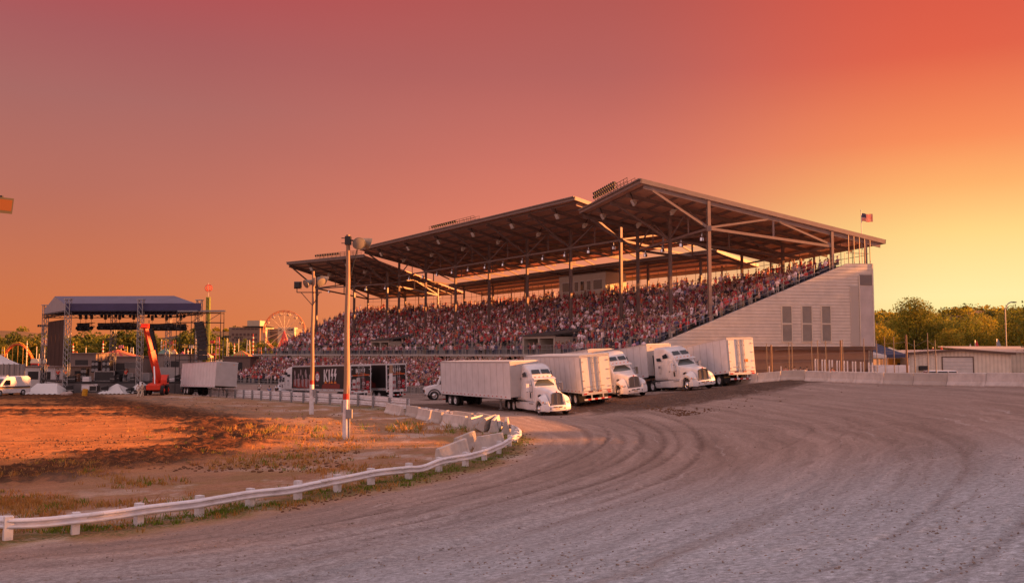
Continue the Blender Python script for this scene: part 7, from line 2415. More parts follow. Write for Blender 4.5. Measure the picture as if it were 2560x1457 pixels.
for px, py, Y, c, adj in RIDES:
    g, h = FX(px, py, Y)
    kind = rng.integers(0, 4)
    nm = ('ride_mast', 'ride_tower', 'game_booth', 'light_mast')[kind]
    o = thing(nm, f'{adj} {nm.replace("_", " ")} of the fairground, {"behind the stage" if 150 < px < 500 else ("near the arched coaster" if px < 150 else "between tower ride and ferris wheel")}', nm.replace('_', ' '), g, group='fairground rides and booths')
    mm = mat('ride_' + c + '_p', cols_[c], 0.45); wm = mat('ride_bulb', (0.75, 0.66, 0.52), 0.4)
    if kind == 0:
        m = MB(); m.tube((0, 0, 0), (0, 0, h), 0.16, 0.08, 6); m.build('mast', mm, o, 0)
        m = MB()
        for q in range(5): m.sphere((0, 0, h * (0.5 + 0.1 * q)), 0.28, 6, 4)
        m.build('lamp_ball', wm, o, 30)
    elif kind == 1:
        m = MB()
        for s in (-0.55, 0.55):
            m.beam((s * 1.6, 0, 0), (s * 0.5, 0, h), 0.22, 0.22)
        m.build('tower_leg', mm, o, 0)
        m = MB()
        for q in range(6): m.beam((-0.9 + q * 0.1, -0.05, h * q / 6 + 0.4), (0.9 - q * 0.1, -0.05, h * q / 6 + 0.4), 0.14, 0.22)
        m.build('lit_crossbar', wm, o, 0)
    elif kind == 2:
        hh = min(h, 4.5)
        m = MB(); m.span((-1.2, -1, 0), (1.2, 1, hh * 0.7)); m.build('booth_body', mm, o, 0)
        m = MB(); m.span((-1.0, -1.03, hh * 0.25), (1.0, -0.98, hh * 0.6)); m.build('counter_opening', DARK, o, 0)
        m = MB(); m.prism([(-1.4, hh * 0.7), (1.4, hh * 0.7), (1.0, hh), (-1.0, hh)], -1.1, -0.9, 'y'); m.tube((0, 0, hh), (0, 0, h), 0.09, n=5); m.build('sign_board', wm, o, 0)
    else:
        m = MB(); m.tube((0, 0, 0), (0, 0, h), 0.1, 0.07, 6); m.build('mast', wm, o, 0)
        m = MB(); m.box((0, 0, h - 0.5), (1.3, 0.2, 0.8)); m.build('banner', mm, o, 0); m = MB(); m.box((0.4, 0, h * 0.6), (0.9, 0.2, 0.5)); m.build('banner', mm, o, 0)
# lamp standards of the fairground
for px, py, Y in ((109, 812, 190), (275, 846, 260), (568, 840, 260), (597, 842, 250)):
    g, h = FX(px, py, Y); o = thing('light_tower', 'timber light tower with a crossbar of lamps left of the stage' if px == 109 else 'thin steel light standard over the fairground', 'light tower', g, group=None if px == 109 else 'thin light standards over the fairground')
    m = MB(); m.tube((0, 0, 0), (0, 0, h), 0.2 if px == 109 else 0.08, n=8); m.build('shaft', WOOD if px == 109 else STEEL, o, 40)
    m = MB(); m.beam((-1.2, 0, h), (1.2, 0, h), 0.12, 0.12); 
    for q in range(5): m.box((-1.0 + q * 0.5, -0.1, h - 0.25), (0.3, 0.3, 0.35))
    m.build('lamp_bar', DARK, o, 0)
    if px == 109:
        m = MB(); m.span((-0.1, -0.3, h * 0.63), (1.3, -0.2, h * 0.76)); m.build('sign_board', mat('sign_pink', (0.60, 0.36, 0.33), 0.5), o, 0)
        m = MB(); m.use(REDPAINT).prism([(0.35, h * 0.66), (0.95, h * 0.66), (1.0, h * 0.72), (0.4, h * 0.73)], -0.32, -0.305, 'y'); m.build('sign_mark', None, o, 0)

# hospital-like block on the hill foot
def far_block(px0, px1, py0, py1, Y, dp, m_, parent, name, ox, oz):
    a, b = at(px0, py1, Y), at(px1, py0, Y)
    mb = MB(); mb.span((a.x - ox.x, Y - ox.y, a.z - oz - (30 if py1 > 850 else 0)), (b.x - ox.x, Y - ox.y + dp, b.z - oz)); return mb.build(name, m_, parent, 0), a, b


YB = 620; ox = at(660, 870, YB); BL = thing('office_building', 'broad tan multi-storey building with a lit penthouse behind the ferris wheel', 'building', (ox.x, ox.y, -2)); oz = -2
TAN = mat('far_tan', (0.26, 0.18, 0.14), 0.8, var=0.06, vscale=0.1); TANL = mat('far_cream', (0.52, 0.42, 0.30), 0.8, var=0.06, vscale=0.1)
_, a, b = far_block(571, 650, 818, 880, YB, 20, TAN, BL, 'front_wing', ox, oz)
far_block(650, 664, 816, 878, YB + 2, 22, TANL, BL, 'corner_pier', ox, oz); far_block(664, 742, 822, 880, YB + 14, 22, TAN, BL, 'rear_wing', ox, oz); far_block(694, 736, 818, 862, YB + 8, 10, TANL, BL, 'tower_block', ox, oz)
far_block(618, 650, 801, 817.5, YB + 6, 14, TANL, BL, 'penthouse', ox, oz)
_, a, b = far_block(606, 668, 814.8, 817, YB - 1, 20, DARK, BL, 'parapet_shadow_roof', ox, oz)
for row, (y0, y1) in enumerate(((820.5, 823.5), (833, 839), (846, 852))):
    for q in range(7):
        p0, p1 = at(580 + q * 9.6, y1, YB), at(580 + q * 9.6 + (7.5 if row == 0 else 5.5), y0, YB); mb = MB(); mb.span((p0.x - ox.x, YB - ox.y - 0.25, p0.z - oz), (p1.x - ox.x, YB - ox.y - 0.02, p1.z - oz)); mb.build('window', mat('far_window', (0.10, 0.05, 0.045), 0.3), BL, 0)
for q in range(5):
    p0, p1 = at(699 + q * 7.2, 826, YB + 8), at(699 + q * 7.2 + 5, 822, YB + 8); mb = MB(); mb.span((p0.x - ox.x, YB + 8 - ox.y - 0.3, p0.z - oz), (p1.x - ox.x, YB + 8 - ox.y - 0.02, p1.z - oz)); mb.build('window', mat('far_window', (0.10, 0.05, 0.045), 0.3), BL, 0)


# ------------------------------------------------------------------ hills, woods, trees
HILLPX = [(-1500, 800), (-600, 815), (-150, 820), (0, 824), (60, 826), (120, 832), (200, 838), (300, 842), (420, 838), (500, 820), (560, 823), (600, 822), (700, 836), (800, 838), (950, 840), (1300, 835), (1700, 815), (2050, 800), (2170, 792), (2210, 789), (2260, 792), (2330, 786), (2400, 779), (2460, 776), (2500, 782), (2560, 784), (2900, 770), (3600, 770), (5200, 800)]


def hill_h(px):
    xs = [p[0] for p in HILLPX]; ys = [p[1] for p in HILLPX]
    return np.interp(px, xs, ys)


def build_hills():
    rr = [420, 520, 640, 780, 930, 1080, 1200, 1350, 1700, 2400]
    prof = [0, 0.12, 0.30, 0.52, 0.76, 0.95, 1.0, 0.96, 0.7, -0.1]
    angs = np.linspace(R(-62), R(62), 220)
    vs = []
    for r_, f in zip(rr, prof):
        for a in angs:
            px = 1280 + F * math.tan(a); y = r_ * math.cos(a); top = at(1280, float(hill_h(px)) + 7, 1200 * math.cos(a)).z
            k = mnoise.fractal(Vector((a * 9, r_ * 0.004, 0)), 1, 2, 4)
            vs.append((r_ * math.sin(a), y, -6 + (top + 6) * f * (1 + 0.05 * k if r_ != 1200 else 1)))
    n = len(angs); fs = [(i * n + j, i * n + j + 1, (i + 1) * n + j + 1, (i + 1) * n + j) for i in range(len(rr) - 1) for j in range(n - 1)]
    me = bpy.data.meshes.new('hills'); me.from_pydata(vs, [], fs); me.materials.append(mat('hill_grass', (0.15, 0.085, 0.03), 0.95, var=0.4, vscale=0.02, dirt=(0.05, 0.045, 0.015), dscale=0.012, damt=0.9))
    me.polygons.foreach_set('use_smooth', [True] * len(fs))
    o = bpy.data.objects.new('hills', me); col.objects.link(o); tag(o, 'low grassy hills closing the horizon', 'hills', kind='structure')
    return np.array(vs).reshape(len(rr), n, 3), angs


HV, HA = build_hills()


def leaf_mat(name, c, c2):
    m = mat(name, c, 0.75, attr=True, transl=0.45)
    return m


LEAF = leaf_mat('foliage', (0.08, 0.09, 0.03), None)
BARK = mat('bark', (0.10, 0.07, 0.05), 0.9, var=0.3, vscale=4)


def leaf_cloud(centres, radii, count, size, tint, shell=0.75):
    """quads scattered through a set of blobs; returns vertex array, faces, colours"""
    nb = len(centres); w = np.array([r ** 2 for r in radii]); w = w / w.sum()
    k = rng.choice(nb, count, p=w)
    d = rng.normal(size=(count, 3)); d /= np.linalg.norm(d, axis=1)[:, None]
    u = rng.random(count) ** (1 / 3); u = shell + (1 - shell) * u; u = np.where(rng.random(count) < 0.25, rng.random(count), u)
    rad = np.array(radii)[k][:, None]
    P = np.array(centres)[k] + d * rad * u[:, None] * np.array([1, 1, 0.82]) * rng.uniform(0.85, 1.12, (count, 1))
    n = d + rng.normal(scale=0.7, size=(count, 3)); n /= np.linalg.norm(n, axis=1)[:, None]
    t = np.cross(n, rng.normal(size=(count, 3))); t /= np.linalg.norm(t, axis=1)[:, None]; b = np.cross(n, t)
    s = size * rng.uniform(0.55, 1.3, (count, 1))
    V = np.stack([P + t * s, P + b * s * 0.55, P - t * s, P - b * s * 0.55], 1).reshape(-1, 3)
    blob = rng.uniform(0.75, 1.25, nb)[k]
    C = np.array(tint)[None, :] * (blob * rng.uniform(0.7, 1.3, count))[:, None]
    C[:, 0] *= rng.uniform(0.85, 1.25, count)
    return V, C


def leaf_object(name, V, C, parent=None):
    n = len(V) // 4
    me = bpy.data.meshes.new(name); me.from_pydata(V.tolist(), [], [(4 * i, 4 * i + 1, 4 * i + 2, 4 * i + 3) for i in range(n)])
    ca = me.color_attributes.new('Col', 'FLOAT_COLOR', 'CORNER'); cc = np.hstack([np.repeat(C, 4, 0), np.ones((n * 4, 1))]); ca.data.foreach_set('color', cc.astype(np.float32).ravel())
    me.materials.append(LEAF); o = bpy.data.objects.new(name, me); col.objects.link(o)
    if parent: o.parent = parent
    return o


def make_tree(h, w, count, size, tint, label, group=None, trunk=0.25, nblob=16, low=0.18):
    root = thing('broadleaf_tree', label, 'tree', group=group)
    cs, rs = [], []
    for q in range(nblob):
        t = (q + 0.5) / nblob; z = h * (low + (0.98 - low) * t * 0.88)
        prof = math.sin(math.pi * (0.18 + 0.78 * t)) ** 0.8
        a = q * 2.4 + rng.normal(0, 0.4); r = w / 2 * prof * rng.uniform(0.35, 0.72)
        br = w * rng.uniform(0.15, 0.25) * (0.65 + 0.5 * prof)
        cs.append((r * math.cos(a), r * math.sin(a), min(z, h - br * 0.75))); rs.append(br)
    V, C = leaf_cloud(cs, rs, count, size, tint)
    leaf_object('crown', V, C, root)
    m = MB(); m.tube((0, 0, -0.4), (0.05 * w, 0, h * 0.45), trunk, trunk * 0.6, 9)
    for c, r in zip(cs, rs):
        m.tube((0.04 * w, 0, h * rng.uniform(0.22, 0.42)), c, trunk * 0.38, trunk * 0.08, 6)
    m.build('trunk', BARK, root, 50)
    return root


def tree_at(root, px, Y, sc=1.0, yaw=0.0, dz=0.0):
    x = (px - 1280) / F * Y; root.location = (x, Y, tz(x, Y) + dz); root.scale = (sc, sc, sc); root.rotation_euler = (0, 0, yaw)


GT = (0.165, 0.185, 0.020); GD_ = (0.085, 0.105, 0.016); GY = (0.26, 0.235, 0.022)
# trees by the shed on the right
t = make_tree(15.6, 13.5, 15000, 0.20, GT, 'tallest broad tree rising beside the grandstand on the right', 'trees beyond the shed', 0.35, 24, 0.12); tree_at(t, 2285, 190, 1.0)
t2 = make_tree(12.0, 15.0, 13000, 0.20, GT, 'wide rounded sunlit tree above the middle of the shed', 'trees beyond the shed', 0.3, 22, 0.05); tree_at(t2, 2412, 185, 0.92, 1.0)
t3 = make_tree(10.5, 11.0, 10000, 0.20, GY, 'lower yellow-green tree at the corner of the grandstand', 'trees beyond the shed', 0.25, 18, 0.05); tree_at(t3, 2195, 180, 0.9, 2.0)
for i, (src, px, Y, sc, yaw, lab) in enumerate(((t2, 2350, 205, 1.0, 2.2, 'dark rounded tree between the tallest tree and the wide one'), (t3, 2470, 200, 1.12, 0.5, 'yellow-green tree left of the street lamp'), (t, 2545, 190, 0.86, 1.5, 'broad tree right of the street lamp at the edge'), (t2, 2620, 175, 1.15, 4.0, 'tree whose branches enter at the right edge'),
                                                (t, 2235, 230, 0.8, 3.0, 'tree showing left of the tallest one'), (t3, 2510, 178, 0.85, 4.0, 'low bushy tree at the foot of the street lamp'), (t3, 2370, 178, 0.8, 5.0, 'low bushy tree before the wide rounded one'), (t2, 2450, 240, 1.15, 0.3, 'far dark tree behind the yellow-green one'))):
    c = copy_tree(src); c['label'] = lab; tree_at(c, px, Y, sc, yaw)
c = copy_tree(t); c['label'] = 'big tree whose dark leafy twigs reach into the right edge of the sky'; tree_at(c, 2768, 106, 1.2, 0.7)
for x, y, sc, q in ((76, 101, 1.25, 1.0), (84, 109, 1.25, 2.0), (72, 112, 1.1, 4.0)):  # off-frame trees added to keep the sun off the end wall
    c = copy_tree(t); c['label'] = 'unseen tall tree added beyond the right edge to shade the end wall'; c['group'] = 'unseen trees shading the end wall'; c.location = (x, y, tz(x, y)); c.scale = (sc, sc, sc); c.rotation_euler = (0, 0, q)
# off-frame row of trees added to shade the near track and rail
SHADE_ROW = [(54 + 7 * (i % 2), -8 + 5.2 * i, 1.0 + 0.08 * math.sin(i * 2.3)) for i in range(12)] + [(57 + 3 * (i % 2), 51 + 4.2 * i, 0.58) for i in range(4)]
for i, (x, y, sc) in enumerate(SHADE_ROW):
    c = copy_tree((t, t2)[i % 2]); c['label'] = 'unseen broad tree added beside the track for shade'; c['group'] = 'unseen shade trees beside the track'; c.location = (x, y, tz(x, y)); c.scale = (sc, sc, sc); c.rotation_euler = (0, 0, i * 1.3)
# trees behind the fairground, one kind copied along two loose rows
s0 = make_tree(11.0, 13.0, 1500, 0.55, GT, 'rounded sunlit tree standing in the belt behind the fairground', 'trees behind the fairground', 0.3, 14, 0.0)
s1 = make_tree(9.0, 11.0, 1300, 0.55, GY, 'low yellow-green tree standing in the belt behind the fairground', 'trees behind the fairground', 0.3, 12, 0.0)
s2 = make_tree(12.5, 12.0, 1500, 0.55, GD_, 'dark taller tree standing in the belt behind the fairground', 'trees behind the fairground', 0.3, 14, 0.0)
first = {0: s0, 1: s1, 2: s2}; used = set()
for i in range(96):
    px = -30 + i * 8.8 + rng.normal(0, 5); Y = 400 + (i % 3) * 45 + rng.normal(0, 12)
    k = int(rng.integers(0, 3)); src = first[k]
    if k in used: src = copy_tree(src)
    used.add(k)
    tree_at(src, px, Y, rng.uniform(1.0, 1.45) * (0.85 if px > 540 else 1.0), rng.uniform(0, 6))
for k in (0, 1, 2):
    if k not in used: tree_at(first[k], 20 + 200 * k, 470)


def woods():
    V, C = [], []
    nr, na = HV.shape[0], HV.shape[1]
    for side, lo, hi, n in (('l', -32, -6, 900), ('r', 19, 33, 420), ('m', -6, 19, 60)):
        for q in range(n):
            a = R(rng.uniform(lo, hi)); j = int(np.interp(a, HA, np.arange(na))); i = int(rng.choice([1, 2, 3, 4, 5, 6], p=[0.2, 0.2, 0.18, 0.16, 0.13, 0.13]))
            if side == 'l' and (i >= 3 or a < R(-21) and i >= 2) and rng.random() < (0.93 if a < R(-19) else 0.6): continue
            p = HV[i, j]; f = rng.random(); p2 = HV[i + 1, j] if i < nr - 1 else p; p = p * (1 - f) + p2 * f if i < 6 else p
            r = rng.uniform(4, 7.5) * (0.36 if i == 6 else 1.0) * (0.72 if side == 'l' else 1.0)
            v, c = leaf_cloud([(p[0], p[1], p[2] + r * 0.55), (p[0] + r * 0.7, p[1], p[2] + r * 0.4), (p[0] - r * 0.6, p[1] + 1, p[2] + r * 0.35)], [r, r * 0.75, r * 0.7], 110, 1.5, (GT, GD_, GY)[int(rng.integers(0, 3))])
            V.append(v); C.append(c)
    o = leaf_object('woods', np.vstack(V), np.vstack(C)); tag(o, 'wooded slopes of the far hills', 'woods', kind='stuff')


woods()

# ------------------------------------------------------------------ people one can single out
def fig_mat(name, c):
    return mat('cloth_' + name, c, 0.85, var=0.15, vscale=6)


SKIN_M = mat('skin', (0.42, 0.25, 0.18), 0.6)
CL = {'white': (0.72, 0.70, 0.66), 'cream': (0.66, 0.55, 0.42), 'red': (0.55, 0.035, 0.02), 'dark': (0.03, 0.028, 0.035), 'blue': (0.12, 0.18, 0.34), 'navy': (0.03, 0.035, 0.07), 'lime': (0.50, 0.62, 0.03), 'tan': (0.40, 0.28, 0.18), 'brown': (0.09, 0.05, 0.03), 'grey': (0.25, 0.24, 0.24), 'orange': (0.65, 0.14, 0.03)}


def skinned(name, joints, edges, radii, m_, parent, root=0, sub=1):
    me = bpy.data.meshes.new(name); me.from_pydata([tuple(j) for j in joints], edges, []); me.materials.append(m_)
    o = bpy.data.objects.new(name, me); col.objects.link(o)
    if parent: o.parent = parent
    sk = o.modifiers.new('skin', 'SKIN'); sk.use_smooth_shade = True
    lay = me.skin_vertices[0].data
    for i, r in enumerate(radii):
        r = r if hasattr(r, '__len__') else (r, r); lay[i].radius = r; lay[i].use_root = (i == root)
    ss = o.modifiers.new('sub', 'SUBSURF'); ss.levels = sub; ss.render_levels = sub
    return o


def person(loc, h, yaw, shirt, trousers, hair, label, pose='stand', shorts=False, group=None):
    """one continuous skinned body; clothes and hair are its parts. faces -Y before yaw"""
    root = thing('person', label, 'person', loc, yaw, group); k = h / 1.75
    sit = pose == 'sit'; hz = 0.50 if sit else 0.92
    lean = 0.0 if pose != 'lean' else -0.12
    st = 0.16 if pose == 'walk' else 0.0
    J = {}; J['pel'] = (0, 0, hz); J['waist'] = (0, lean * 0.3, hz + 0.17); J['chest'] = (0, lean * 0.7, hz + 0.40); J['neck'] = (0, lean, hz + 0.56); J['skull'] = (0, lean - 0.02, hz + 0.66); J['crown'] = (0, lean - 0.01, hz + 0.79)
    for s, n in ((-1, 'l'), (1, 'r')):
        J['sh' + n] = (s * 0.19, lean * 0.9, hz + 0.49)
        if pose == 'raise' and s > 0:
            J['el' + n] = (s * 0.30, -0.15, hz + 0.62); J['wr' + n] = (s * 0.26, -0.28, hz + 0.84); J['hd' + n] = (s * 0.25, -0.31, hz + 0.94)
        elif pose in ('lean', 'sit'):
            J['el' + n] = (s * 0.27, lean - 0.12, hz + 0.24); J['wr' + n] = (s * 0.20, lean - 0.34, hz + 0.18); J['hd' + n] = (s * 0.18, lean - 0.42, hz + 0.19)
        else:
            J['el' + n] = (s * 0.26, 0.03 + s * st * 0.6, hz + 0.22); J['wr' + n] = (s * 0.27, -0.06 + s * st, hz - 0.02); J['hd' + n] = (s * 0.265, -0.09 + s * st, hz - 0.11)
        J['hip' + n] = (s * 0.095, 0, hz - 0.06)
        if sit:
            J['kn' + n] = (s * 0.13, -0.44, hz - 0.02); J['an' + n] = (s * 0.13, -0.42, 0.08); J['to' + n] = (s * 0.14, -0.56, 0.04)
        else:
            J['kn' + n] = (s * 0.11, -0.03 - s * st, 0.49); J['an' + n] = (s * 0.12, 0.03 - s * st * 1.6, 0.08); J['to' + n] = (s * 0.13, -0.12 - s * st * 1.6, 0.035)
    RAD = {'pel': (0.15, 0.11), 'waist': (0.135, 0.10), 'chest': (0.165, 0.115), 'neck': 0.055, 'skull': (0.075, 0.095), 'crown': (0.07, 0.085), 'sh': 0.062, 'el': 0.046, 'wr': 0.033, 'hd': (0.028, 0.042), 'hip': 0.095, 'kn': 0.062, 'an': 0.042, 'to': 0.036}
    names = list(J); idx = {n: i for i, n in enumerate(names)}
    E = [('pel', 'waist'), ('waist', 'chest'), ('chest', 'neck'), ('neck', 'skull'), ('skull', 'crown')]
    for n in 'lr':
        E += [('chest', 'sh' + n), ('sh' + n, 'el' + n), ('el' + n, 'wr' + n), ('wr' + n, 'hd' + n), ('pel', 'hip' + n), ('hip' + n, 'kn' + n), ('kn' + n, 'an' + n), ('an' + n, 'to' + n)]
    def rad(n): return RAD.get(n) or RAD[n[:-1]]
    def sub_skel(name, keep, grow, m_, extra=None):
        kk = [n for n in names if n in keep]; ii = {n: i for i, n in enumerate(kk)}
        P = [Vector(J[n]) for n in kk]
        if extra:
            for a, b, t in extra:
                if a in ii and b in ii: P[ii[b]] = Vector(J[a]).lerp(Vector(J[b]), t)
        rr = [tuple(g + grow for g in (rad(n) if hasattr(rad(n), '__len__') else (rad(n), rad(n)))) for n in kk]
        return skinned(name, [p * k for p in P], [(ii[a], ii[b]) for a, b in E if a in ii and b in ii], [tuple(q * k for q in r) for r in rr], m_, root, 0)
    skinned('body', [Vector(J[n]) * k for n in names], [(idx[a], idx[b]) for a, b in E], [tuple(q * k for q in (rad(n) if hasattr(rad(n), '__len__') else (rad(n), rad(n)))) for n in names], SKIN_M, root)
    sub_skel('shirt', {'pel', 'waist', 'chest', 'shl', 'shr', 'ell', 'elr'}, 0.014, fig_mat(shirt, CL[shirt]), [('shl', 'ell', 0.75), ('shr', 'elr', 0.75)])
    sub_skel('shorts' if shorts else 'trousers', {'pel', 'hipl', 'hipr', 'knl', 'knr'} | (set() if shorts else {'anl', 'anr'}), 0.018, fig_mat(trousers, CL[trousers]))
    m = MB(); m.sphere((0, (lean + 0.012) * k, (hz + 0.755) * k), (0.092 * k, 0.105 * k, 0.10 * k), 12, 8); m.build('hair' if hair != 'hat' else 'cap', fig_mat(hair if hair != 'hat' else 'white', CL[hair] if hair != 'hat' else CL['white']), root, 60)
    m = MB(); m.sphere((0, (lean - 0.112) * k, (hz + 0.68) * k), (0.014 * k, 0.02 * k, 0.02 * k), 6, 4); m.build('nose', SKIN_M, root, 60)
    return root


def px_person(px, feet, head, yaw_deg, shirt, trousers, hair, label, **kw):
    g = on_ground(px, feet); h = at(px, head, g.y).z - g.z
    return person(g, min(max(h, 1.45), 1.9), R(yaw_deg), shirt, trousers, hair, label, **kw)


px_person(346, 993, 957, 150, 'white', 'cream', 'dark', 'man in white and cream clothes, left of the pair by the orange lift', pose='walk')
px_person(355, 993, 956, 140, 'cream', 'cream', 'dark', 'man in cream clothes leaning right, nearer the orange lift of the pair', pose='walk')
px_person(647, 989, 957, 180, 'white', 'dark', 'hat', 'person in a white shirt, dark shorts and pale cap leaning on the two-rail guardrail', pose='lean', shorts=True)
px_person(673, 998, 964, 175, 'blue', 'tan', 'brown', 'person in a blue and white top with bare legs by the guardrail', shorts=True)
px_person(692, 995, 963, 165, 'dark', 'dark', 'brown', 'person in a black dress standing at the guardrail before the white tractor', shorts=True)


def stage_person(px, head, Y, z, yaw, shirt, tr, hair, label, **kw):
    p = at(px, head, Y); return person((p.x, Y, z), min(1.9, max(1.5, p.z - z)) if not kw.get('free') else 1.75, R(yaw), shirt, tr, hair, label, **{k: v for k, v in kw.items() if k != 'free'})


sz = STZ + 1.55
stage_person(145, 936, 124.6, sz, 0, 'red', 'dark', 'dark', 'stagehand in a bright red shirt left of the left stage tower', free=1)
stage_person(163, 925, 127.0, sz, 20, 'orange', 'dark', 'brown', 'stagehand in an orange-red shirt behind the left stage tower', free=1)
stage_person(315, 935, 124.8, sz, -10, 'red', 'dark', 'brown', 'stagehand in a red and white shirt at the middle of the deck', pose='raise', free=1)
px_person(431, 969, 938, 200, 'red', 'navy', 'brown', 'stagehand in a coral shirt beside the lone white trailer')
px_person(440, 969, 937, 170, 'dark', 'navy', 'dark', 'person in dark clothes beside the stagehand in coral')
px_person(107, 968, 940, 20, 'navy', 'dark', 'dark', 'person in navy standing by the dark green container')
px_person(200, 962, 936, 0, 'orange', 'dark', 'dark', 'person in orange standing under the left of the stage', pose='walk')
# people by the track fence behind the day-cab truck
for i, (px, feet, head, c, lab, yaw) in enumerate(((1062, 978, 946, 'lime', 'steward in a lime high-visibility vest behind the crowd barrier', 0), (1052, 978, 950, 'dark', 'person in dark clothes left of the lime-vested steward', 30), (1072, 978, 949, 'white', 'person in white right of the lime-vested steward', -20), (1044, 979, 952, 'red', 'person in red at the left end of the crowd barrier', 10), (1080, 979, 950, 'cream', 'person in cream behind the cab of the day-cab truck', 0))):
    px_person(px, feet, head, yaw, c, 'dark' if i != 3 else 'tan', ('dark', 'brown', 'hat')[i % 3], lab)
# crowd-control barrier
a, b = on_ground(1012, 989), on_ground(1078, 985); CB = thing('crowd_barrier', 'low steel crowd-control barrier of upright bars before the standing spectators', 'barrier', a); bi = Matrix.Translation(-a)
n = 4
for q in range(n):
    p, r_ = a.lerp(b, q / n), a.lerp(b, (q + 0.96) / n); m = MB()
    for z in (0.18, 1.12): m.beam((p.x, p.y, p.z + z), (r_.x, r_.y, r_.z + z), 0.05, 0.05)
    for t in np.linspace(0, 1, 12):
        e = p.lerp(r_, t); m.beam((e.x, e.y, e.z + (0.0 if t in (0, 1) else 0.18)), (e.x, e.y, e.z + 1.12), 0.032, 0.032)
    m.build('barrier_panel', mat('barrier_steel', (0.62, 0.58, 0.55), 0.4, 0.5), CB, 0, 0, bi)
# seated people on the long bench behind the outer wall
cs = ('red', 'orange', 'red', 'white', 'tan', 'red', 'dark', 'orange')
for i, px in enumerate((1962, 1971, 1979, 1984, 1999, 2008, 2015, 2078)):
    g = right_ground(px, 90.8); zt_ = at(px, 917 + (i % 3) * 2, 90.8).z
    o = person((g.x, g.y, zt_ - 1.24), 1.7, R(rng.uniform(-40, 40)), cs[i], 'dark', ('brown', 'dark', 'brown')[i % 3], ('spectator in %s seated behind the outer wall, %s' % (cs[i], ('leftmost on the pale bench', 'second on the pale bench', 'third on the pale bench', 'beside the fence post', 'right of the fence post', 'bending low at the bench end', 'rightmost by the gate frames', 'between two white gate posts')[i])), pose='sit', group='people behind the outer wall')
    o.location.z = max(g.z, zt_ - 1.24)
# figures standing on the top row against the bright gap
for i, (t, sct) in enumerate(((60.5, 1), (41.0, 1), (36.5, 1))):
    p = sec_pt(1, t, S1 + 0.9); person((p.x, p.y, Z1), 1.78, math.atan2(-NJ[1].y, -NJ[1].x) + math.pi / 2, ('dark', 'brown', 'dark')[i], 'dark', 'dark', ('spectator standing alone on the top row at the far end, silhouetted', 'silhouetted spectator standing on the top row left of the cross-bracing', 'silhouetted spectator standing on the top row left of the press box')[i], group='people standing on the top row')


# ------------------------------------------------------------------ grass, weeds, clods
def grass():
    N_ = 26000
    px = rng.uniform(-60, 1340, N_); py = 1010 + (rng.random(N_) ** 0.75) * 330
    V, C = [], []
    pts = []
    for a, b in zip(px, py):
        p = onz(a, b, -0.1); pts.append((p.x, p.y))
    P = np.array(pts); d, _ = rail_d(P[:, 0], P[:, 1]); z = terrain(P[:, 0], P[:, 1])
    nv = np.array([mnoise.fractal(Vector((a * 0.16, b * 0.30, 3.3)), 1, 2, 4) for a, b in P]); nf = np.array([mnoise.noise(Vector((a * 0.9, b * 1.1, 7.3))) for a, b in P])
    zone = np.exp(-((d + 9) / 8.0) ** 2)
    verge = np.exp(-((d + 0.35) / 0.7) ** 2)
    tall = np.exp(-((P[:, 1] - 60) / 5.0) ** 2) * smooth(-26, -14, P[:, 0]) * smooth(1, -2, P[:, 0])
    prob = np.clip(zone * (0.08 + 1.0 * nv) + 1.0 * verge * (0.45 + 1.3 * nf) + 0.7 * tall * (0.4 + nf), 0, 1)
    keep = (rng.random(N_) < prob) & (d < 0.9)
    for i in np.where(keep)[0]:
        green = verge[i] * 0.75 + 0.25 * (nf[i] > 0.1) + (0.5 if P[i, 0] > -4 and P[i, 1] < 62 else 0) * 0.8
        h0 = (0.10 + 0.10 * rng.random()) * (1 - 0.5 * verge[i]) * (1 + 2.3 * tall[i] * max(0, nf[i] + 0.3))
        c0 = np.array((0.150, 0.230, 0.018)) if rng.random() < green else np.array(((0.50, 0.24, 0.06), (0.40, 0.24, 0.06), (0.52, 0.31, 0.11))[int(rng.integers(0, 3))])
        for q in range(7):
            a = rng.uniform(0, 6.28); w = 0.011 + 0.008 * rng.random(); ox, oy = rng.normal(0, 0.09, 2); hh = h0 * rng.uniform(0.6, 1.35); lx, ly = rng.normal(0, 0.35, 2) * hh
            x, y = P[i, 0] + ox, P[i, 1] + oy; dx, dy = math.cos(a) * w, math.sin(a) * w
            V += [(x - dx, y - dy, z[i] - 0.02), (x + dx, y + dy, z[i] - 0.02), (x + lx * 0.5 + dx * 0.7, y + ly * 0.5 + dy * 0.7, z[i] + hh * 0.6), (x + lx, y + ly, z[i] + hh)]
            C.append(c0 * rng.uniform(0.7, 1.3))
    n = len(C); me = bpy.data.meshes.new('grass'); me.from_pydata(V, [], [(4 * i, 4 * i + 1, 4 * i + 2, 4 * i + 3) for i in range(n)])
    ca = me.color_attributes.new('Col', 'FLOAT_COLOR', 'CORNER'); cc = np.hstack([np.repeat(np.array(C), 4, 0), np.ones((4 * n, 1))]); ca.data.foreach_set('color', cc.astype(np.float32).ravel())
    me.materials.append(LEAF); o = bpy.data.objects.new('grass', me); col.objects.link(o); tag(o, 'dry and green grass tufts scattered over the infield and under the rail', 'grass', kind='stuff')


grass()


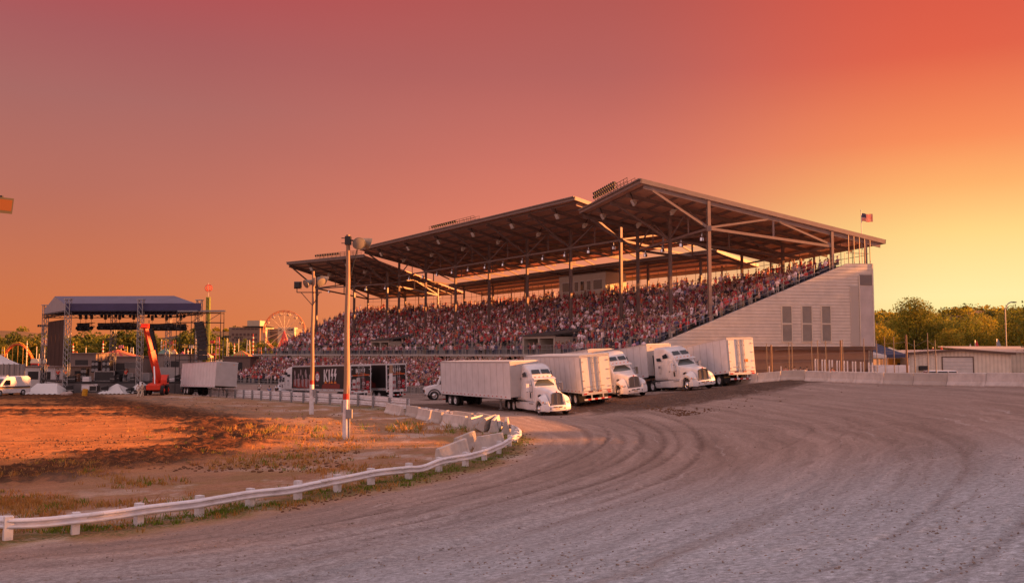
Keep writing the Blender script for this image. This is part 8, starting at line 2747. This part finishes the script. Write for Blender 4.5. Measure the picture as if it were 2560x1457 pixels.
def lumps(name, label, pts, sizes, m_):
    base = MB(); base.sphere((0, 0, 0), 1, 6, 4); bv = np.array(base.v); V, Fc = [], []; o = 0
    for (x, y, z), s in zip(pts, sizes):
        j = bv * (1 + rng.normal(0, 0.22, (len(bv), 1))) * np.array([s * rng.uniform(0.8, 1.5), s * rng.uniform(0.8, 1.5), s * rng.uniform(0.5, 0.85)])
        V.append(j + np.array([x, y, z + s * 0.25])); Fc += [tuple(i + o for i in f) for f in base.f]; o += len(bv)
    me = bpy.data.meshes.new(name); me.from_pydata(np.vstack(V).tolist(), [], Fc); me.materials.append(m_); ob = bpy.data.objects.new(name, me); col.objects.link(ob); tag(ob, label, name, kind='stuff')


def scatter(n, fpx, fpy, ok):
    out = []
    while len(out) < n:
        a, b = fpx(), fpy(); p = onz(a, b, 0.8 if a > 1300 else 0.0); z = tz(p.x, p.y); p = onz(a, b, z); z = tz(p.x, p.y)
        d = float(rail_d(p.x, p.y)[0][0])
        if ok(p, d): out.append((p.x, p.y, z))
    return out


pts = scatter(2200, lambda: rng.uniform(-40, 2600), lambda: 990 + 467 * rng.random() ** 0.8, lambda p, d: d > 1.2 and p.y > 8)
lumps('gravel', 'loose pebbles and dirt crumbs strewn over the track', pts, [rng.uniform(0.006, 0.02) * (1 + 0.012 * p[1]) for p in pts], mat('pebble', (0.30, 0.24, 0.20), 0.95, var=0.3, vscale=1.0))
pts = scatter(1500, lambda: rng.normal(1700, 240), lambda: rng.normal(1003, 16), lambda p, d: d > 5 and 62 < p.y < 90)
lane_n = len(pts)
pts += scatter(1500, lambda: rng.uniform(-40, 900), lambda: rng.uniform(992, 1180), lambda p, d: d < -5 and mnoise.fractal(Vector((p.x * 0.10 + 3.1, p.y * 0.22, 3.1)), 0.9, 2.1, 4) > -0.05)
big_n = len(pts)
pts += scatter(220, lambda: rng.uniform(700, 1350), lambda: rng.uniform(1080, 1280), lambda p, d: 0.0 < d < 1.3)
lumps('dirt_clods', 'dark clods of churned earth on the infield and the truck lane', pts, [rng.uniform(0.015, 0.07) if i < lane_n else (rng.uniform(0.02, 0.075) if i < big_n else rng.uniform(0.02, 0.05)) for i, p in enumerate(pts)], mat('clod', (0.16, 0.075, 0.035), 0.95, var=0.4, vscale=2.0))
